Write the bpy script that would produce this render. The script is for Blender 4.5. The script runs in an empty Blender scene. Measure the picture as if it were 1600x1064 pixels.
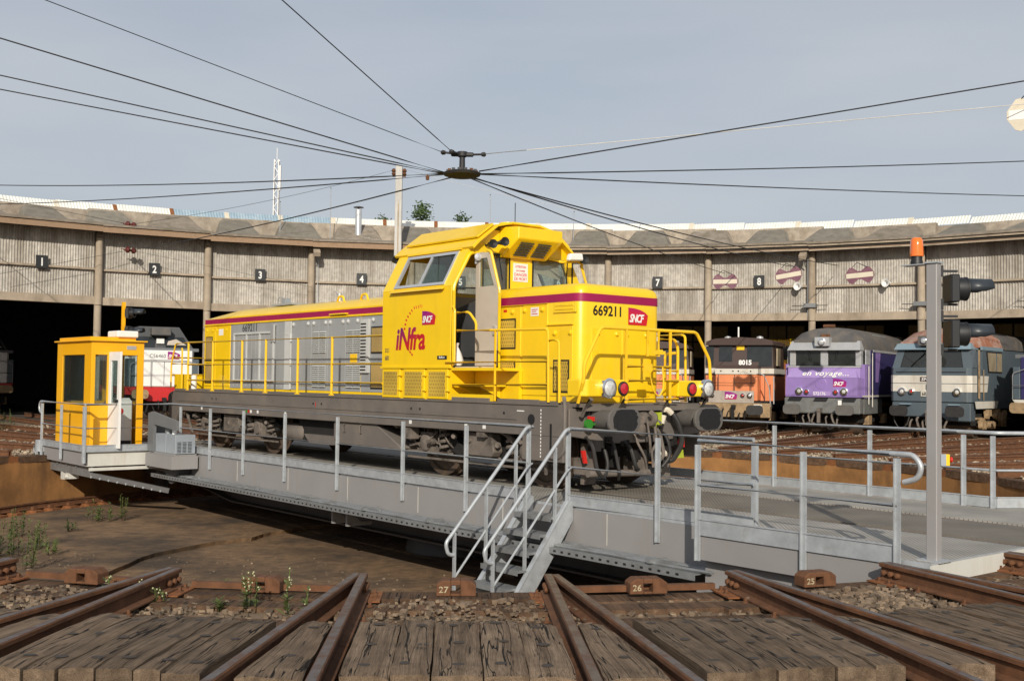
import bpy, math, random
from mathutils import Vector, Matrix
R_ = math.radians
random.seed(7)
SC = bpy.context.scene
COL = SC.collection
# ------------------------------------------------------------------ camera, sky, sun, exposure
cam_d = bpy.data.cameras.new('camera'); cam = bpy.data.objects.new('camera', cam_d); COL.objects.link(cam)
cam_d.sensor_width = 36.0; cam_d.lens = 1749.5 / 1600 * 36; cam_d.clip_start = 0.1; cam_d.clip_end = 3000
cam.matrix_world = Matrix.Translation((0, 0, 1.594)) @ Matrix.Rotation(math.pi / 2 + 0.0347, 4, 'X') @ Matrix.Rotation(0.0125, 4, 'Z')
SC.camera = cam
SUN_EL, SUN_AZ = R_(25), R_(181.0)          # azimuth measured clockwise from +Y: the sun stands behind the camera
wd = bpy.data.worlds.new('World'); SC.world = wd; wd.use_nodes = True
nt = wd.node_tree; nt.nodes.clear()
wo = nt.nodes.new('ShaderNodeOutputWorld'); bg = nt.nodes.new('ShaderNodeBackground'); sk = nt.nodes.new('ShaderNodeTexSky')
sk.sky_type = 'NISHITA'; sk.sun_disc = False; sk.sun_elevation = SUN_EL; sk.sun_rotation = SUN_AZ
sk.altitude = 100; sk.air_density = 1.0; sk.dust_density = 3.0; sk.ozone_density = 1.5
# thin high haze: pale streaky cloud veil over the sky, thinned overhead out of view to lower fill light
tc = nt.nodes.new('ShaderNodeTexCoord'); mp = nt.nodes.new('ShaderNodeMapping'); mp.inputs['Scale'].default_value = (1.2, 1.2, 5)
nz = nt.nodes.new('ShaderNodeTexNoise'); nz.inputs['Scale'].default_value = 2.2; nz.inputs['Detail'].default_value = 5
cr = nt.nodes.new('ShaderNodeMapRange'); cr.inputs[1].default_value = .3; cr.inputs[2].default_value = .75; cr.inputs[3].default_value = .66; cr.inputs[4].default_value = .97
mx = nt.nodes.new('ShaderNodeMix'); mx.data_type = 'RGBA'; mx.inputs[7].default_value = (5.75, 6.1, 6.6, 1)
L_ = nt.links.new
L_(tc.outputs['Generated'], mp.inputs[0]); L_(mp.outputs[0], nz.inputs[0]); L_(nz.outputs[0], cr.inputs[0]); sx_ = nt.nodes.new('ShaderNodeSeparateXYZ'); L_(tc.outputs['Generated'], sx_.inputs[0]); el_ = nt.nodes.new('ShaderNodeMapRange'); el_.inputs[1].default_value = .25; el_.inputs[2].default_value = 1; el_.inputs[3].default_value = 1; el_.inputs[4].default_value = .45; L_(sx_.outputs[2], el_.inputs[0]); ml_ = nt.nodes.new('ShaderNodeMath'); ml_.operation = 'MULTIPLY'; L_(cr.outputs[0], ml_.inputs[0]); L_(el_.outputs[0], ml_.inputs[1]); L_(ml_.outputs[0], mx.inputs[0])
L_(sk.outputs[0], mx.inputs[6]); L_(mx.outputs[2], bg.inputs[0]); bg.inputs[1].default_value = 0.095; L_(bg.outputs[0], wo.inputs[0])
sd = bpy.data.lights.new('sun', 'SUN'); sd.energy = 4.1; sd.angle = R_(0.6); sd.color = (1.0, .925, .81)
sun = bpy.data.objects.new('sun', sd); COL.objects.link(sun)
to_sun = Vector((math.sin(SUN_AZ) * math.cos(SUN_EL), math.cos(SUN_AZ) * math.cos(SUN_EL), math.sin(SUN_EL)))
sun.rotation_euler = to_sun.to_track_quat('Z', 'Y').to_euler(); sun.location = to_sun * 60
SC.view_settings.view_transform = 'Standard'; SC.view_settings.look = 'None'; SC.view_settings.exposure = 0; SC.view_settings.gamma = 1
SC.render.engine = 'CYCLES'
try: SC.cycles.max_bounces = 7; SC.cycles.transparent_max_bounces = 12
except Exception: pass
# ------------------------------------------------------------------ place: turntable centre, track fan
AZA = -0.0467; TH = 2 * math.pi / 42
CX, CY = math.sin(AZA) * 19.707, math.cos(AZA) * 19.707
CEN = Vector((CX, CY, 0)); RP = 10.45; RF = 28.04
AZB = R_(-39.55); RZB = math.atan2(-math.cos(AZB), -math.sin(AZB))   # bridge: local +x towards the near right end, -y towards the camera side
def pol(j, r, z=0.0, off=0.0):
    a = AZA + j * TH
    return Vector((CX + math.sin(a) * r + math.cos(a) * off, CY + math.cos(a) * r - math.sin(a) * off, z))
def polrot(j): return math.pi / 2 - (AZA + j * TH)      # rotation putting local +x outwards along track j
# ------------------------------------------------------------------ mesh helpers
class MB:
    def __init__(s): s.v = []; s.f = []; s.sm = []
    def add(s, vs, fs, smooth=False):
        n = len(s.v); s.v.extend([tuple(p) for p in vs]); s.f.extend([tuple(i + n for i in f) for f in fs]); s.sm.extend([smooth] * len(fs)); return s
    def box(s, x0, x1, y0, y1, z0, z1):
        if x0 > x1: x0, x1 = x1, x0
        if y0 > y1: y0, y1 = y1, y0
        if z0 > z1: z0, z1 = z1, z0
        return s.add([(x0, y0, z0), (x1, y0, z0), (x1, y1, z0), (x0, y1, z0), (x0, y0, z1), (x1, y0, z1), (x1, y1, z1), (x0, y1, z1)],
                     [(0, 3, 2, 1), (4, 5, 6, 7), (0, 1, 5, 4), (1, 2, 6, 5), (2, 3, 7, 6), (3, 0, 4, 7)])
    def prism(s, poly, vec):            # poly: list of 3d points (planar), extruded by vec
        vec = Vector(vec); P = [Vector(p) for p in poly]; n = len(P)
        nr = Vector((0, 0, 0))
        for i in range(n): nr += P[i].cross(P[(i + 1) % n])
        if nr.dot(vec) > 0: P.reverse()
        vs = P + [p + vec for p in P]
        fs = [tuple(range(n)), tuple(range(2 * n - 1, n - 1, -1))] + [(i, i + n, (i + 1) % n + n, (i + 1) % n) for i in range(n)]
        return s.add(vs, [tuple(reversed(f)) if False else f for f in fs])
    def xz(s, pts, y0, y1): return s.prism([(x, y0, z) for x, z in pts], (0, y1 - y0, 0))
    def yz(s, pts, x0, x1): return s.prism([(x0, y, z) for y, z in pts], (x1 - x0, 0, 0))
    def xy(s, pts, z0, z1): return s.prism([(x, y, z0) for x, y in pts], (0, 0, z1 - z0))
    def frame(s, d):
        d = Vector(d).normalized(); up = Vector((0, 0, 1)) if abs(d.z) < .95 else Vector((1, 0, 0))
        a = d.cross(up).normalized(); return d, a, a.cross(d).normalized()
    def beam(s, p, q, w, h):            # rectangular bar, w across, h in the upright sense
        p, q = Vector(p), Vector(q); d, a, b = s.frame(q - p)
        c = [a * w / 2 + b * h / 2, -a * w / 2 + b * h / 2, -a * w / 2 - b * h / 2, a * w / 2 - b * h / 2]
        return s.add([p + k for k in c] + [q + k for k in c], [(0, 1, 2, 3), (7, 6, 5, 4), (0, 4, 5, 1), (1, 5, 6, 2), (2, 6, 7, 3), (3, 7, 4, 0)])
    def cyl(s, p, q, r, n=12, r2=None, cap=True):
        p, q = Vector(p), Vector(q); d, a, b = s.frame(q - p); r2 = r if r2 is None else r2
        vs = [p + (a * math.cos(t) + b * math.sin(t)) * r for t in [2 * math.pi * i / n for i in range(n)]] + [q + (a * math.cos(t) + b * math.sin(t)) * r2 for t in [2 * math.pi * i / n for i in range(n)]]
        s.add(vs, [(i, (i + 1) % n, (i + 1) % n + n, i + n) for i in range(n)], True)
        if cap: s.add(vs[:n], [tuple(range(n - 1, -1, -1))]); s.add(vs[n:], [tuple(range(n))])
        return s
    def tube(s, pts, r, n=8):
        P = [Vector(p) for p in pts]; rings = []; ref = None
        for i, p in enumerate(P):
            t = (P[min(i + 1, len(P) - 1)] - P[max(i - 1, 0)]).normalized()
            if ref is None: _, a, b = s.frame(t)
            else:
                a = (ref - t * ref.dot(t)).normalized(); b = a.cross(t).normalized() * -1
                b = t.cross(a)
            ref = a
            rings.append([p + (a * math.cos(2 * math.pi * k / n) + b * math.sin(2 * math.pi * k / n)) * r for k in range(n)])
        vs = [v for R in rings for v in R]; m = len(P)
        s.add(vs, [(i * n + k, i * n + (k + 1) % n, (i + 1) * n + (k + 1) % n, (i + 1) * n + k) for i in range(m - 1) for k in range(n)], True)
        s.add(rings[0], [tuple(range(n - 1, -1, -1))]); s.add(rings[-1], [tuple(range(n))]); return s
    def lathe(s, c, axis, prof, n=20):  # prof: (distance along axis, radius)
        c = Vector(c); d, a, b = s.frame(axis); vs = []
        for h, r in prof:
            vs += [c + d * h + (a * math.cos(2 * math.pi * k / n) + b * math.sin(2 * math.pi * k / n)) * r for k in range(n)]
        m = len(prof)
        s.add(vs, [(i * n + k, i * n + (k + 1) % n, (i + 1) * n + (k + 1) % n, (i + 1) * n + k) for i in range(m - 1) for k in range(n)], True)
        if prof[0][1] > 1e-4: s.add(vs[:n], [tuple(range(n - 1, -1, -1))])
        if prof[-1][1] > 1e-4: s.add(vs[-n:], [tuple(range(n))])
        return s
    def loft(s, rings, smooth=False, cap=True):
        n = len(rings[0]); vs = [v for R in rings for v in R]
        s.add(vs, [(i * n + k, i * n + (k + 1) % n, (i + 1) * n + (k + 1) % n, (i + 1) * n + k) for i in range(len(rings) - 1) for k in range(n)], smooth)
        if cap: s.add(rings[0], [tuple(range(n - 1, -1, -1))]); s.add(rings[-1], [tuple(range(n))])
        return s
    def quad(s, a, b, c, d): return s.add([a, b, c, d], [(0, 1, 2, 3)])
    def mesh(s, name, mat, fix=True):
        me = bpy.data.meshes.new(name); me.from_pydata(s.v, [], s.f)
        me.polygons.foreach_set('use_smooth', s.sm)
        if fix:
            import bmesh
            bm = bmesh.new(); bm.from_mesh(me); bmesh.ops.recalc_face_normals(bm, faces=bm.faces); bm.to_mesh(me); bm.free()
        if any(s.sm):
            try: me.set_sharp_from_angle(angle=R_(38))
            except Exception: pass
        if mat: me.materials.append(M[mat] if isinstance(mat, str) else mat)
        me.update(); return me
    def build(s, name, mat, parent=None, bevel=0, seg=1, **kw):
        o = link(name, s.mesh(name, mat), parent, **kw)
        if bevel:
            b = o.modifiers.new('edge', 'BEVEL'); b.width = bevel; b.segments = seg; b.limit_method = 'ANGLE'; b.angle_limit = R_(40)
        return o
def tag(o, label=None, cat=None, group=None, kind=None):
    if label: o['label'] = label
    if cat: o['category'] = cat
    if group: o['group'] = group
    if kind: o['kind'] = kind
    return o
def link(name, me, parent=None, label=None, cat=None, group=None, kind=None, loc=None, rz=None):
    o = bpy.data.objects.new(name, me); COL.objects.link(o)
    if parent: o.parent = parent
    if loc is not None: o.location = loc
    if rz is not None: o.rotation_euler = (0, 0, rz)
    return tag(o, label, cat, group, kind)
def thing(name, label, cat, loc=(0, 0, 0), rz=0, group=None):
    o = link(name, None, None, label, cat, group, loc=loc, rz=rz); o.empty_display_size = .2; return o
def arc(cx, cz, r, a0, a1, n=6): return [(cx + r * math.cos(R_(a0 + (a1 - a0) * i / n)), cz + r * math.sin(R_(a0 + (a1 - a0) * i / n))) for i in range(n + 1)]
def rrect(x0, x1, z0, z1, r, n=4):
    return arc(x1 - r, z1 - r, r, 0, 90, n) + arc(x0 + r, z1 - r, r, 90, 180, n) + arc(x0 + r, z0 + r, r, 180, 270, n) + arc(x1 - r, z0 + r, r, 270, 360, n)
def bend(pts, r=.06, n=4):              # round the corners of a polyline
    P = [Vector(p) for p in pts]; out = [P[0]]
    for i in range(1, len(P) - 1):
        a, b, c = P[i - 1], P[i], P[i + 1]; d1 = (a - b); d2 = (c - b); k = min(r, d1.length * .45, d2.length * .45)
        s0 = b + d1.normalized() * k; s1 = b + d2.normalized() * k
        for t in range(n + 1):
            t /= n; out.append(s0 * (1 - t) ** 2 + b * 2 * t * (1 - t) + s1 * t * t)
    return out + [P[-1]]
def text(name, s, size, mat, parent, org, ex, ez, xs=1.0, shear=0, off=0.0, ext=.0015, align='LEFT', space=1.0):
    cu = bpy.data.curves.new(name, 'FONT'); cu.body = s; cu.size = size; cu.shear = shear; cu.offset = off; cu.extrude = ext; cu.align_x = align; cu.space_character = space; cu.resolution_u = 3
    to = bpy.data.objects.new('tmp', cu); me = bpy.data.meshes.new_from_object(to); bpy.data.objects.remove(to); bpy.data.curves.remove(cu)
    ex = Vector(ex).normalized(); ez = Vector(ez).normalized(); ey = ex.cross(ez).normalized()
    m = Matrix(((ex.x * xs, ez.x, ey.x, org[0]), (ex.y * xs, ez.y, ey.y, org[1]), (ex.z * xs, ez.z, ey.z, org[2]), (0, 0, 0, 1)))
    me.transform(m); me.use_auto_texspace = True; me.update(); me.name = name; me.materials.clear(); me.materials.append(M[mat]); return link(name, me, parent)
# ------------------------------------------------------------------ materials
M = {}
def mat(name, col, rough=.6, metal=0, var=.12, vs=3.0, dirt=None, damt=.5, ds=2.0, dthr=.5, bump=0, bs=30, spec=.5, coat=0, streak=False, rnd=0, det=6, isl=0):
    m = bpy.data.materials.new(name); m.use_nodes = True; t = m.node_tree; N = t.nodes; K = t.links.new; p = N['Principled BSDF']
    p.inputs['Roughness'].default_value = rough; p.inputs['Metallic'].default_value = metal
    p.inputs['Specular IOR Level'].default_value = spec; p.inputs['Coat Weight'].default_value = coat
    co = N.new('ShaderNodeTexCoord'); src = co.outputs['Object']
    if rnd:
        oi = N.new('ShaderNodeObjectInfo'); ad = N.new('ShaderNodeVectorMath'); ad.operation = 'MULTIPLY_ADD'
        ad.inputs[1].default_value = (1, 1, 1); K(src, ad.inputs[0]); sc = N.new('ShaderNodeMath'); sc.operation = 'MULTIPLY'; sc.inputs[1].default_value = 57; K(oi.outputs['Random'], sc.inputs[0])
        cb = N.new('ShaderNodeCombineXYZ'); K(sc.outputs[0], cb.inputs[0]); K(sc.outputs[0], cb.inputs[1]); K(cb.outputs[0], ad.inputs[2]); src = ad.outputs[0]
    n1 = N.new('ShaderNodeTexNoise'); n1.inputs['Scale'].default_value = vs; n1.inputs['Detail'].default_value = det; n1.inputs['Roughness'].default_value = .6; K(src, n1.inputs[0])
    mr = N.new('ShaderNodeMapRange'); mr.inputs[1].default_value = .3; mr.inputs[2].default_value = .7; mr.inputs[3].default_value = 1 - var; mr.inputs[4].default_value = 1 + var; K(n1.outputs[0], mr.inputs[0])
    val = mr.outputs[0]
    if rnd:
        m2 = N.new('ShaderNodeMapRange'); m2.inputs[3].default_value = 1 - rnd; m2.inputs[4].default_value = 1 + rnd; K(oi.outputs['Random'], m2.inputs[0])
        mm = N.new('ShaderNodeMath'); mm.operation = 'MULTIPLY'; K(val, mm.inputs[0]); K(m2.outputs[0], mm.inputs[1]); val = mm.outputs[0]
    if isl:
        gi = N.new('ShaderNodeNewGeometry'); m2 = N.new('ShaderNodeMapRange'); m2.inputs[3].default_value = 1 - isl; m2.inputs[4].default_value = 1 + isl; K(gi.outputs['Random Per Island'], m2.inputs[0]); mm = N.new('ShaderNodeMath'); mm.operation = 'MULTIPLY'; K(val, mm.inputs[0]); K(m2.outputs[0], mm.inputs[1]); val = mm.outputs[0]
    sc = N.new('ShaderNodeMix'); sc.data_type = 'RGBA'; sc.blend_type = 'MULTIPLY'; sc.inputs[0].default_value = 1; sc.inputs[6].default_value = (*col, 1); K(val, sc.inputs[7]); out = sc.outputs[2]
    if dirt:
        n2 = N.new('ShaderNodeTexNoise'); n2.inputs['Scale'].default_value = ds; n2.inputs['Detail'].default_value = 8; n2.inputs['Roughness'].default_value = .65
        if streak:
            mp = N.new('ShaderNodeMapping'); mp.inputs['Scale'].default_value = streak if isinstance(streak, tuple) else (1, 1, .12); K(src, mp.inputs[0]); K(mp.outputs[0], n2.inputs[0])
        else: K(src, n2.inputs[0])
        r2 = N.new('ShaderNodeMapRange'); r2.inputs[1].default_value = dthr; r2.inputs[2].default_value = dthr + .2; r2.inputs[3].default_value = 0; r2.inputs[4].default_value = damt; K(n2.outputs[0], r2.inputs[0])
        dm = N.new('ShaderNodeMix'); dm.data_type = 'RGBA'; dm.inputs[7].default_value = (*dirt, 1); K(r2.outputs[0], dm.inputs[0]); K(out, dm.inputs[6]); out = dm.outputs[2]
        rr = N.new('ShaderNodeMapRange'); rr.inputs[3].default_value = rough; rr.inputs[4].default_value = min(1, rough + .25); K(r2.outputs[0], rr.inputs[0]); K(rr.outputs[0], p.inputs['Roughness'])
    K(out, p.inputs['Base Color'])
    if bump:
        n3 = N.new('ShaderNodeTexNoise'); n3.inputs['Scale'].default_value = bs; n3.inputs['Detail'].default_value = 5; K(src, n3.inputs[0])
        b = N.new('ShaderNodeBump'); b.inputs['Strength'].default_value = bump; b.inputs['Distance'].default_value = .02; K(n3.outputs[0], b.inputs['Height']); K(b.outputs[0], p.inputs['Normal'])
    M[name] = m; return m
def glass(name, tint=(.8, .85, .85), rough=.02, dust_sheen=.06):  # grey-green diffuse share paints pane reflections along with thin dust
    m = bpy.data.materials.new(name); m.use_nodes = True; t = m.node_tree; N = t.nodes; K = t.links.new; N.clear()
    o = N.new('ShaderNodeOutputMaterial'); tr = N.new('ShaderNodeBsdfTransparent'); gl = N.new('ShaderNodeBsdfGlossy'); mx = N.new('ShaderNodeMixShader'); lw = N.new('ShaderNodeLayerWeight'); pw = N.new('ShaderNodeMath'); pw.operation = 'POWER'; pw.inputs[1].default_value = 4; fr = N.new('ShaderNodeMath'); fr.operation = 'MULTIPLY_ADD'; fr.inputs[1].default_value = .6; fr.inputs[2].default_value = .07; K(lw.outputs['Facing'], pw.inputs[0]); K(pw.outputs[0], fr.inputs[0]); df = N.new('ShaderNodeBsdfDiffuse'); df.inputs[0].default_value = (.4, .42, .38, 1); m2 = N.new('ShaderNodeMixShader'); m2.inputs[0].default_value = dust_sheen
    tr.inputs[0].default_value = (*tint, 1); gl.inputs['Roughness'].default_value = rough; 
    K(fr.outputs[0], mx.inputs[0]); K(tr.outputs[0], mx.inputs[1]); K(gl.outputs[0], mx.inputs[2]); K(mx.outputs[0], m2.inputs[1]); K(df.outputs[0], m2.inputs[2]); K(m2.outputs[0], o.inputs[0]); M[name] = m
def pattern(name, ca, cb, scale, kind, rough=.6, metal=0, width=.3, bump=.3, axis=(1, 0, 1)):
    # expanded metal / perforated sheet: two colours in a fine repeating relief
    m = bpy.data.materials.new(name); m.use_nodes = True; t = m.node_tree; N = t.nodes; K = t.links.new; p = N['Principled BSDF']; p.inputs['Roughness'].default_value = rough; p.inputs['Metallic'].default_value = metal
    co = N.new('ShaderNodeTexCoord'); sx = N.new('ShaderNodeSeparateXYZ'); K(co.outputs['Object'], sx.inputs[0])
    def math_(op, a, b=None):
        n = N.new('ShaderNodeMath'); n.operation = op
        for i, q in enumerate((a, b)):
            if q is None: continue
            if isinstance(q, (int, float)): n.inputs[i].default_value = q
            else: K(q, n.inputs[i])
        return n.outputs[0]
    a = sx.outputs[0]; b = sx.outputs[2 if kind != 'deck' else 1]
    a = math_('MULTIPLY', a, scale[0]); b = math_('MULTIPLY', b, scale[1])
    u = math_('ABSOLUTE', math_('SUBTRACT', math_('FRACT', math_('ADD', a, b)), .5)); v = math_('ABSOLUTE', math_('SUBTRACT', math_('FRACT', math_('SUBTRACT', a, b)), .5))
    h = math_('MAXIMUM', u, v); w = math_('GREATER_THAN', h, .5 - width / 2)
    nz = N.new('ShaderNodeTexNoise'); nz.inputs['Scale'].default_value = 1.4; nz.inputs['Detail'].default_value = 6; K(co.outputs['Object'], nz.inputs[0])
    mr = N.new('ShaderNodeMapRange'); mr.inputs[1].default_value = .3; mr.inputs[2].default_value = .7; mr.inputs[3].default_value = .75; mr.inputs[4].default_value = 1.15; K(nz.outputs[0], mr.inputs[0])
    mx = N.new('ShaderNodeMix'); mx.data_type = 'RGBA'; mx.inputs[6].default_value = (*cb, 1); mx.inputs[7].default_value = (*ca, 1); K(w, mx.inputs[0])
    m2 = N.new('ShaderNodeMix'); m2.data_type = 'RGBA'; m2.blend_type = 'MULTIPLY'; m2.inputs[0].default_value = 1; K(mx.outputs[2], m2.inputs[6]); K(mr.outputs[0], m2.inputs[7]); K(m2.outputs[2], p.inputs['Base Color'])
    bp = N.new('ShaderNodeBump'); bp.inputs['Strength'].default_value = bump; bp.inputs['Distance'].default_value = .01; K(h, bp.inputs['Height']); K(bp.outputs[0], p.inputs['Normal'])
    M[name] = m
YEL = (.86, .565, .008)
mat('yellow', YEL, .36, var=.05, vs=1.5, dirt=(.52, .32, .035), damt=.2, ds=2.6, dthr=.52, coat=.3, bump=.035, bs=3, streak=(1.6, 1.6, .22))
mat('yellow_lit', (.9, .58, .03), .45, var=.05, vs=2)
mat('rail_yellow', (.88, .54, .015), .4, var=.06, vs=6, dirt=(.45, .3, .05), damt=.3, ds=6)
mat('purple_stripe', (.30, .008, .07), .4, var=.06)
mat('hood_grey', (.30, .315, .32), .42, var=.06, vs=1.5, dirt=(.18, .17, .15), damt=.3, ds=2.5, streak=True, coat=.15)
mat('hood_light', (.50, .51, .50), .45, var=.05, dirt=(.25, .24, .2), damt=.3, ds=4, streak=True)
mat('louvre_dark', (.06, .062, .065), .6)
mat('frame_grey', (.135, .118, .105), .62, var=.08, vs=2, dirt=(.2, .165, .13), damt=.5, ds=1.4, dthr=.45, bump=.05, bs=12)
mat('bogie_grey', (.15, .125, .105), .75, var=.2, vs=5, dirt=(.03, .025, .02), damt=.85, ds=4, dthr=.5, bump=.15, bs=25)
mat('underframe_shade', (.012, .011, .010), .9, var=.3, vs=5)  # near-black: shade of the gaps below the locomotives put into the colour
mat('wheel_steel', (.10, .07, .05), .65, .2, var=.3, vs=5, dirt=(.30, .2, .02), damt=.8, ds=3, dthr=.6)
mat('tread_steel', (.3, .28, .26), .35, .8, var=.1)
mat('black', (.012, .012, .013), .5, var=.2)
mat('rubber', (.025, .023, .022), .6, var=.25, vs=8)
mat('buffer_grey', (.105, .098, .09), .6, var=.15, vs=6)
mat('grease', (.014, .014, .015), .45, var=.3, vs=20)
mat('beige', (.50, .44, .36), .5, var=.05, dirt=(.3, .26, .2), damt=.3, ds=3)
mat('white', (.78, .77, .74), .5, var=.04, dirt=(.5, .46, .4), damt=.25, ds=3)
mat('logo_red', (.55, .012, .025), .45, var=.05)
mat('red', (.55, .02, .012), .45, var=.08)
mat('green', (.03, .19, .02), .5, var=.1)
mat('lime', (.36, .42, .03), .5, var=.1)
mat('chrome', (.85, .86, .88), .12, 1, var=.03)
mat('lens_red', (.5, .02, .03), .15, var=.05, coat=1)
mat('lens_clear', (.75, .75, .72), .25, .35, var=.3, vs=26, coat=1)
mat('alu', (.62, .63, .64), .35, .6, var=.06)
mat('galv', (.415, .44, .46), .45, .32, var=.16, vs=7, dirt=(.22, .19, .15), damt=.45, ds=6, dthr=.56)
mat('galv_dark', (.25, .26, .265), .5, .4, var=.14, vs=7, dirt=(.12, .1, .07), damt=.5, ds=3)
mat('bridge_grey', (.255, .247, .243), .6, var=.05, vs=1.5, dirt=(.25, .19, .135), damt=.35, ds=4, dthr=.57, streak=(1, 1, .2))
mat('bridge_white', (.56, .55, .50), .6, var=.05, dirt=(.38, .33, .24), damt=.5, ds=3, streak=True)
mat('girder_dark', (.085, .083, .082), .6, var=.1, vs=2, dirt=(.04, .036, .03), damt=.5, ds=2)
mat('cabin_orange', (.86, .425, .006), .4, var=.03, coat=.2, dirt=(.6, .3, .02), damt=.2, ds=2)
mat('box_grey', (.15, .155, .16), .45, var=.06); mat('box_blue', (.36, .40, .44), .4, .3, var=.06)
mat('rust', (.125, .052, .021), .85, var=.32, vs=8, dirt=(.065, .027, .013), damt=.7, ds=6, bump=.15, bs=40)
mat('rust_bright', (.22, .08, .024), .85, var=.3, vs=8, dirt=(.12, .05, .02), damt=.6, ds=6, bump=.15, bs=40)
mat('rail_top', (.145, .122, .11), .42, .5, var=.15, vs=12, dirt=(.16, .07, .03), damt=.75, ds=7, dthr=.45)
mat('yard', (.20, .14, .085), .95, var=.3, vs=3, dirt=(.10, .07, .045), damt=.8, ds=.5, dthr=.42, bump=.6, bs=14, det=10)
mat('ballast', (.165, .12, .08), .95, var=.35, vs=9, rnd=0, dirt=(.12, .075, .045), damt=.8, ds=2.5, isl=.5); mat('recess_grey', (.30, .255, .20), .92, rnd=.12, var=.25, vs=3, dirt=(.16, .12, .085), damt=.7, ds=2.2, bump=.2, bs=10, streak=(1, 1, .3)); mat('hump_grey', (.20, .18, .145), .92, rnd=.15, var=.2, vs=3, dirt=(.12, .11, .08), damt=.7, ds=2, bump=.2, bs=10)
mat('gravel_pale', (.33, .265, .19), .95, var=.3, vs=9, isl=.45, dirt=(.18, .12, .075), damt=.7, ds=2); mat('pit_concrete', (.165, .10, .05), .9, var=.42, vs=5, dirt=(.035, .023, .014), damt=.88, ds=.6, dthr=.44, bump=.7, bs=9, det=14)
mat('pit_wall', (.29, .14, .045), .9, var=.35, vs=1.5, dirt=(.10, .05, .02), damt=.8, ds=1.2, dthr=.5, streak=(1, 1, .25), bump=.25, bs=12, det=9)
mat('concrete', (.36, .295, .22), .9, rnd=.06, var=.16, vs=2.5, dirt=(.17, .13, .09), damt=.7, ds=1.6, dthr=.5, streak=(1, 1, .4), bump=.2, bs=10)
mat('corrugated', (.45, .42, .37), .92, rnd=.1, var=.24, vs=6, dirt=(.20, .17, .13), damt=.7, ds=1.6, dthr=.46, streak=(1, 1, .16), bump=.15, bs=18, det=10)
mat('roof_slab', (.25, .21, .165), .92, rnd=.1, var=.2, vs=3, dirt=(.13, .11, .07), damt=.8, ds=2, dthr=.46, bump=.2, bs=10)
mat('roof_white', (.74, .74, .68), .6, var=.05, dirt=(.5, .48, .4), damt=.4, ds=2, streak=True)
mat('roof_blue', (.30, .40, .47), .4, var=.1, dirt=(.5, .55, .58), damt=.7, ds=2.5, dthr=.52, streak=(1, 1, .6))
mat('fascia_wood', (.30, .20, .125), .85, var=.15, dirt=(.16, .1, .06), damt=.6, ds=3)
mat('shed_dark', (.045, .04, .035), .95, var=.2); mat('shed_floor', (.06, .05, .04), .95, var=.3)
mat('dirty_pane', (.11, .095, .07), .4, var=.3, vs=4)
mat('plaque', (.02, .022, .024), .5); mat('plaque_white', (.75, .75, .72), .6, dirt=(.4, .4, .38), damt=.4, ds=20)
mat('sign_mauve', (.17, .07, .10), .55, var=.12, dirt=(.3, .2, .18), damt=.4, ds=6)
mat('sign_cream', (.62, .56, .44), .6, var=.08, dirt=(.2, .13, .08), damt=.5, ds=9, dthr=.58)
mat('wire', (.02, .02, .021), .6); mat('wire_pale', (.55, .54, .5), .5); mat('insulator', (.10, .02, .015), .3)
mat('pole', (.50, .49, .46), .8, var=.08, dirt=(.25, .2, .15), damt=.5, ds=3, streak=True)
mat('steel_pole', (.31, .30, .295), .45, .1, var=.03)
mat('signal_black', (.014, .015, .017), .5, var=.1)
mat('lamp_orange', (.85, .17, .01), .15, var=.05, coat=1)
mat('leaf', (.085, .11, .028), .6, var=.4, vs=9, rnd=.25); mat('leaf_tree', (.05, .085, .022), .6, var=.4, vs=2, rnd=.15); mat('bark', (.06, .045, .03), .9)
mat('flower', (.42, .42, .24), .7); mat('chalk', (.38, .32, .2), .8, dirt=(.12, .06, .03), damt=.9, ds=40, dthr=.5)
mat('plank_dark', (.05, .04, .033), .9)
glass('glass_teal', (.30, .42, .42)); glass('glass', (.74, .82, .82), dust_sheen=.025); glass('glass_dark', (.18, .22, .22)); glass('glass_clear', (.86, .9, .88))
pattern('mesh_yellow', (.55, .37, .05), (.20, .13, .02), (22, 9), 'mesh', width=.5)
pattern('mesh_tan', (.42, .29, .10), (.24, .16, .05), (30, 30), 'mesh', width=.5)
pattern('grid_grey', (.36, .37, .37), (.12, .125, .13), (28, 28), 'mesh', width=.5)
pattern('deck_grate', (.36, .34, .30), (.15, .14, .12), (17, 17), 'deck', rough=.7, metal=.15, width=.55)
pattern('deck_worn', (.21, .185, .15), (.09, .08, .06), (17, 17), 'deck', rough=.75, metal=.2, width=.55)
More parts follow.
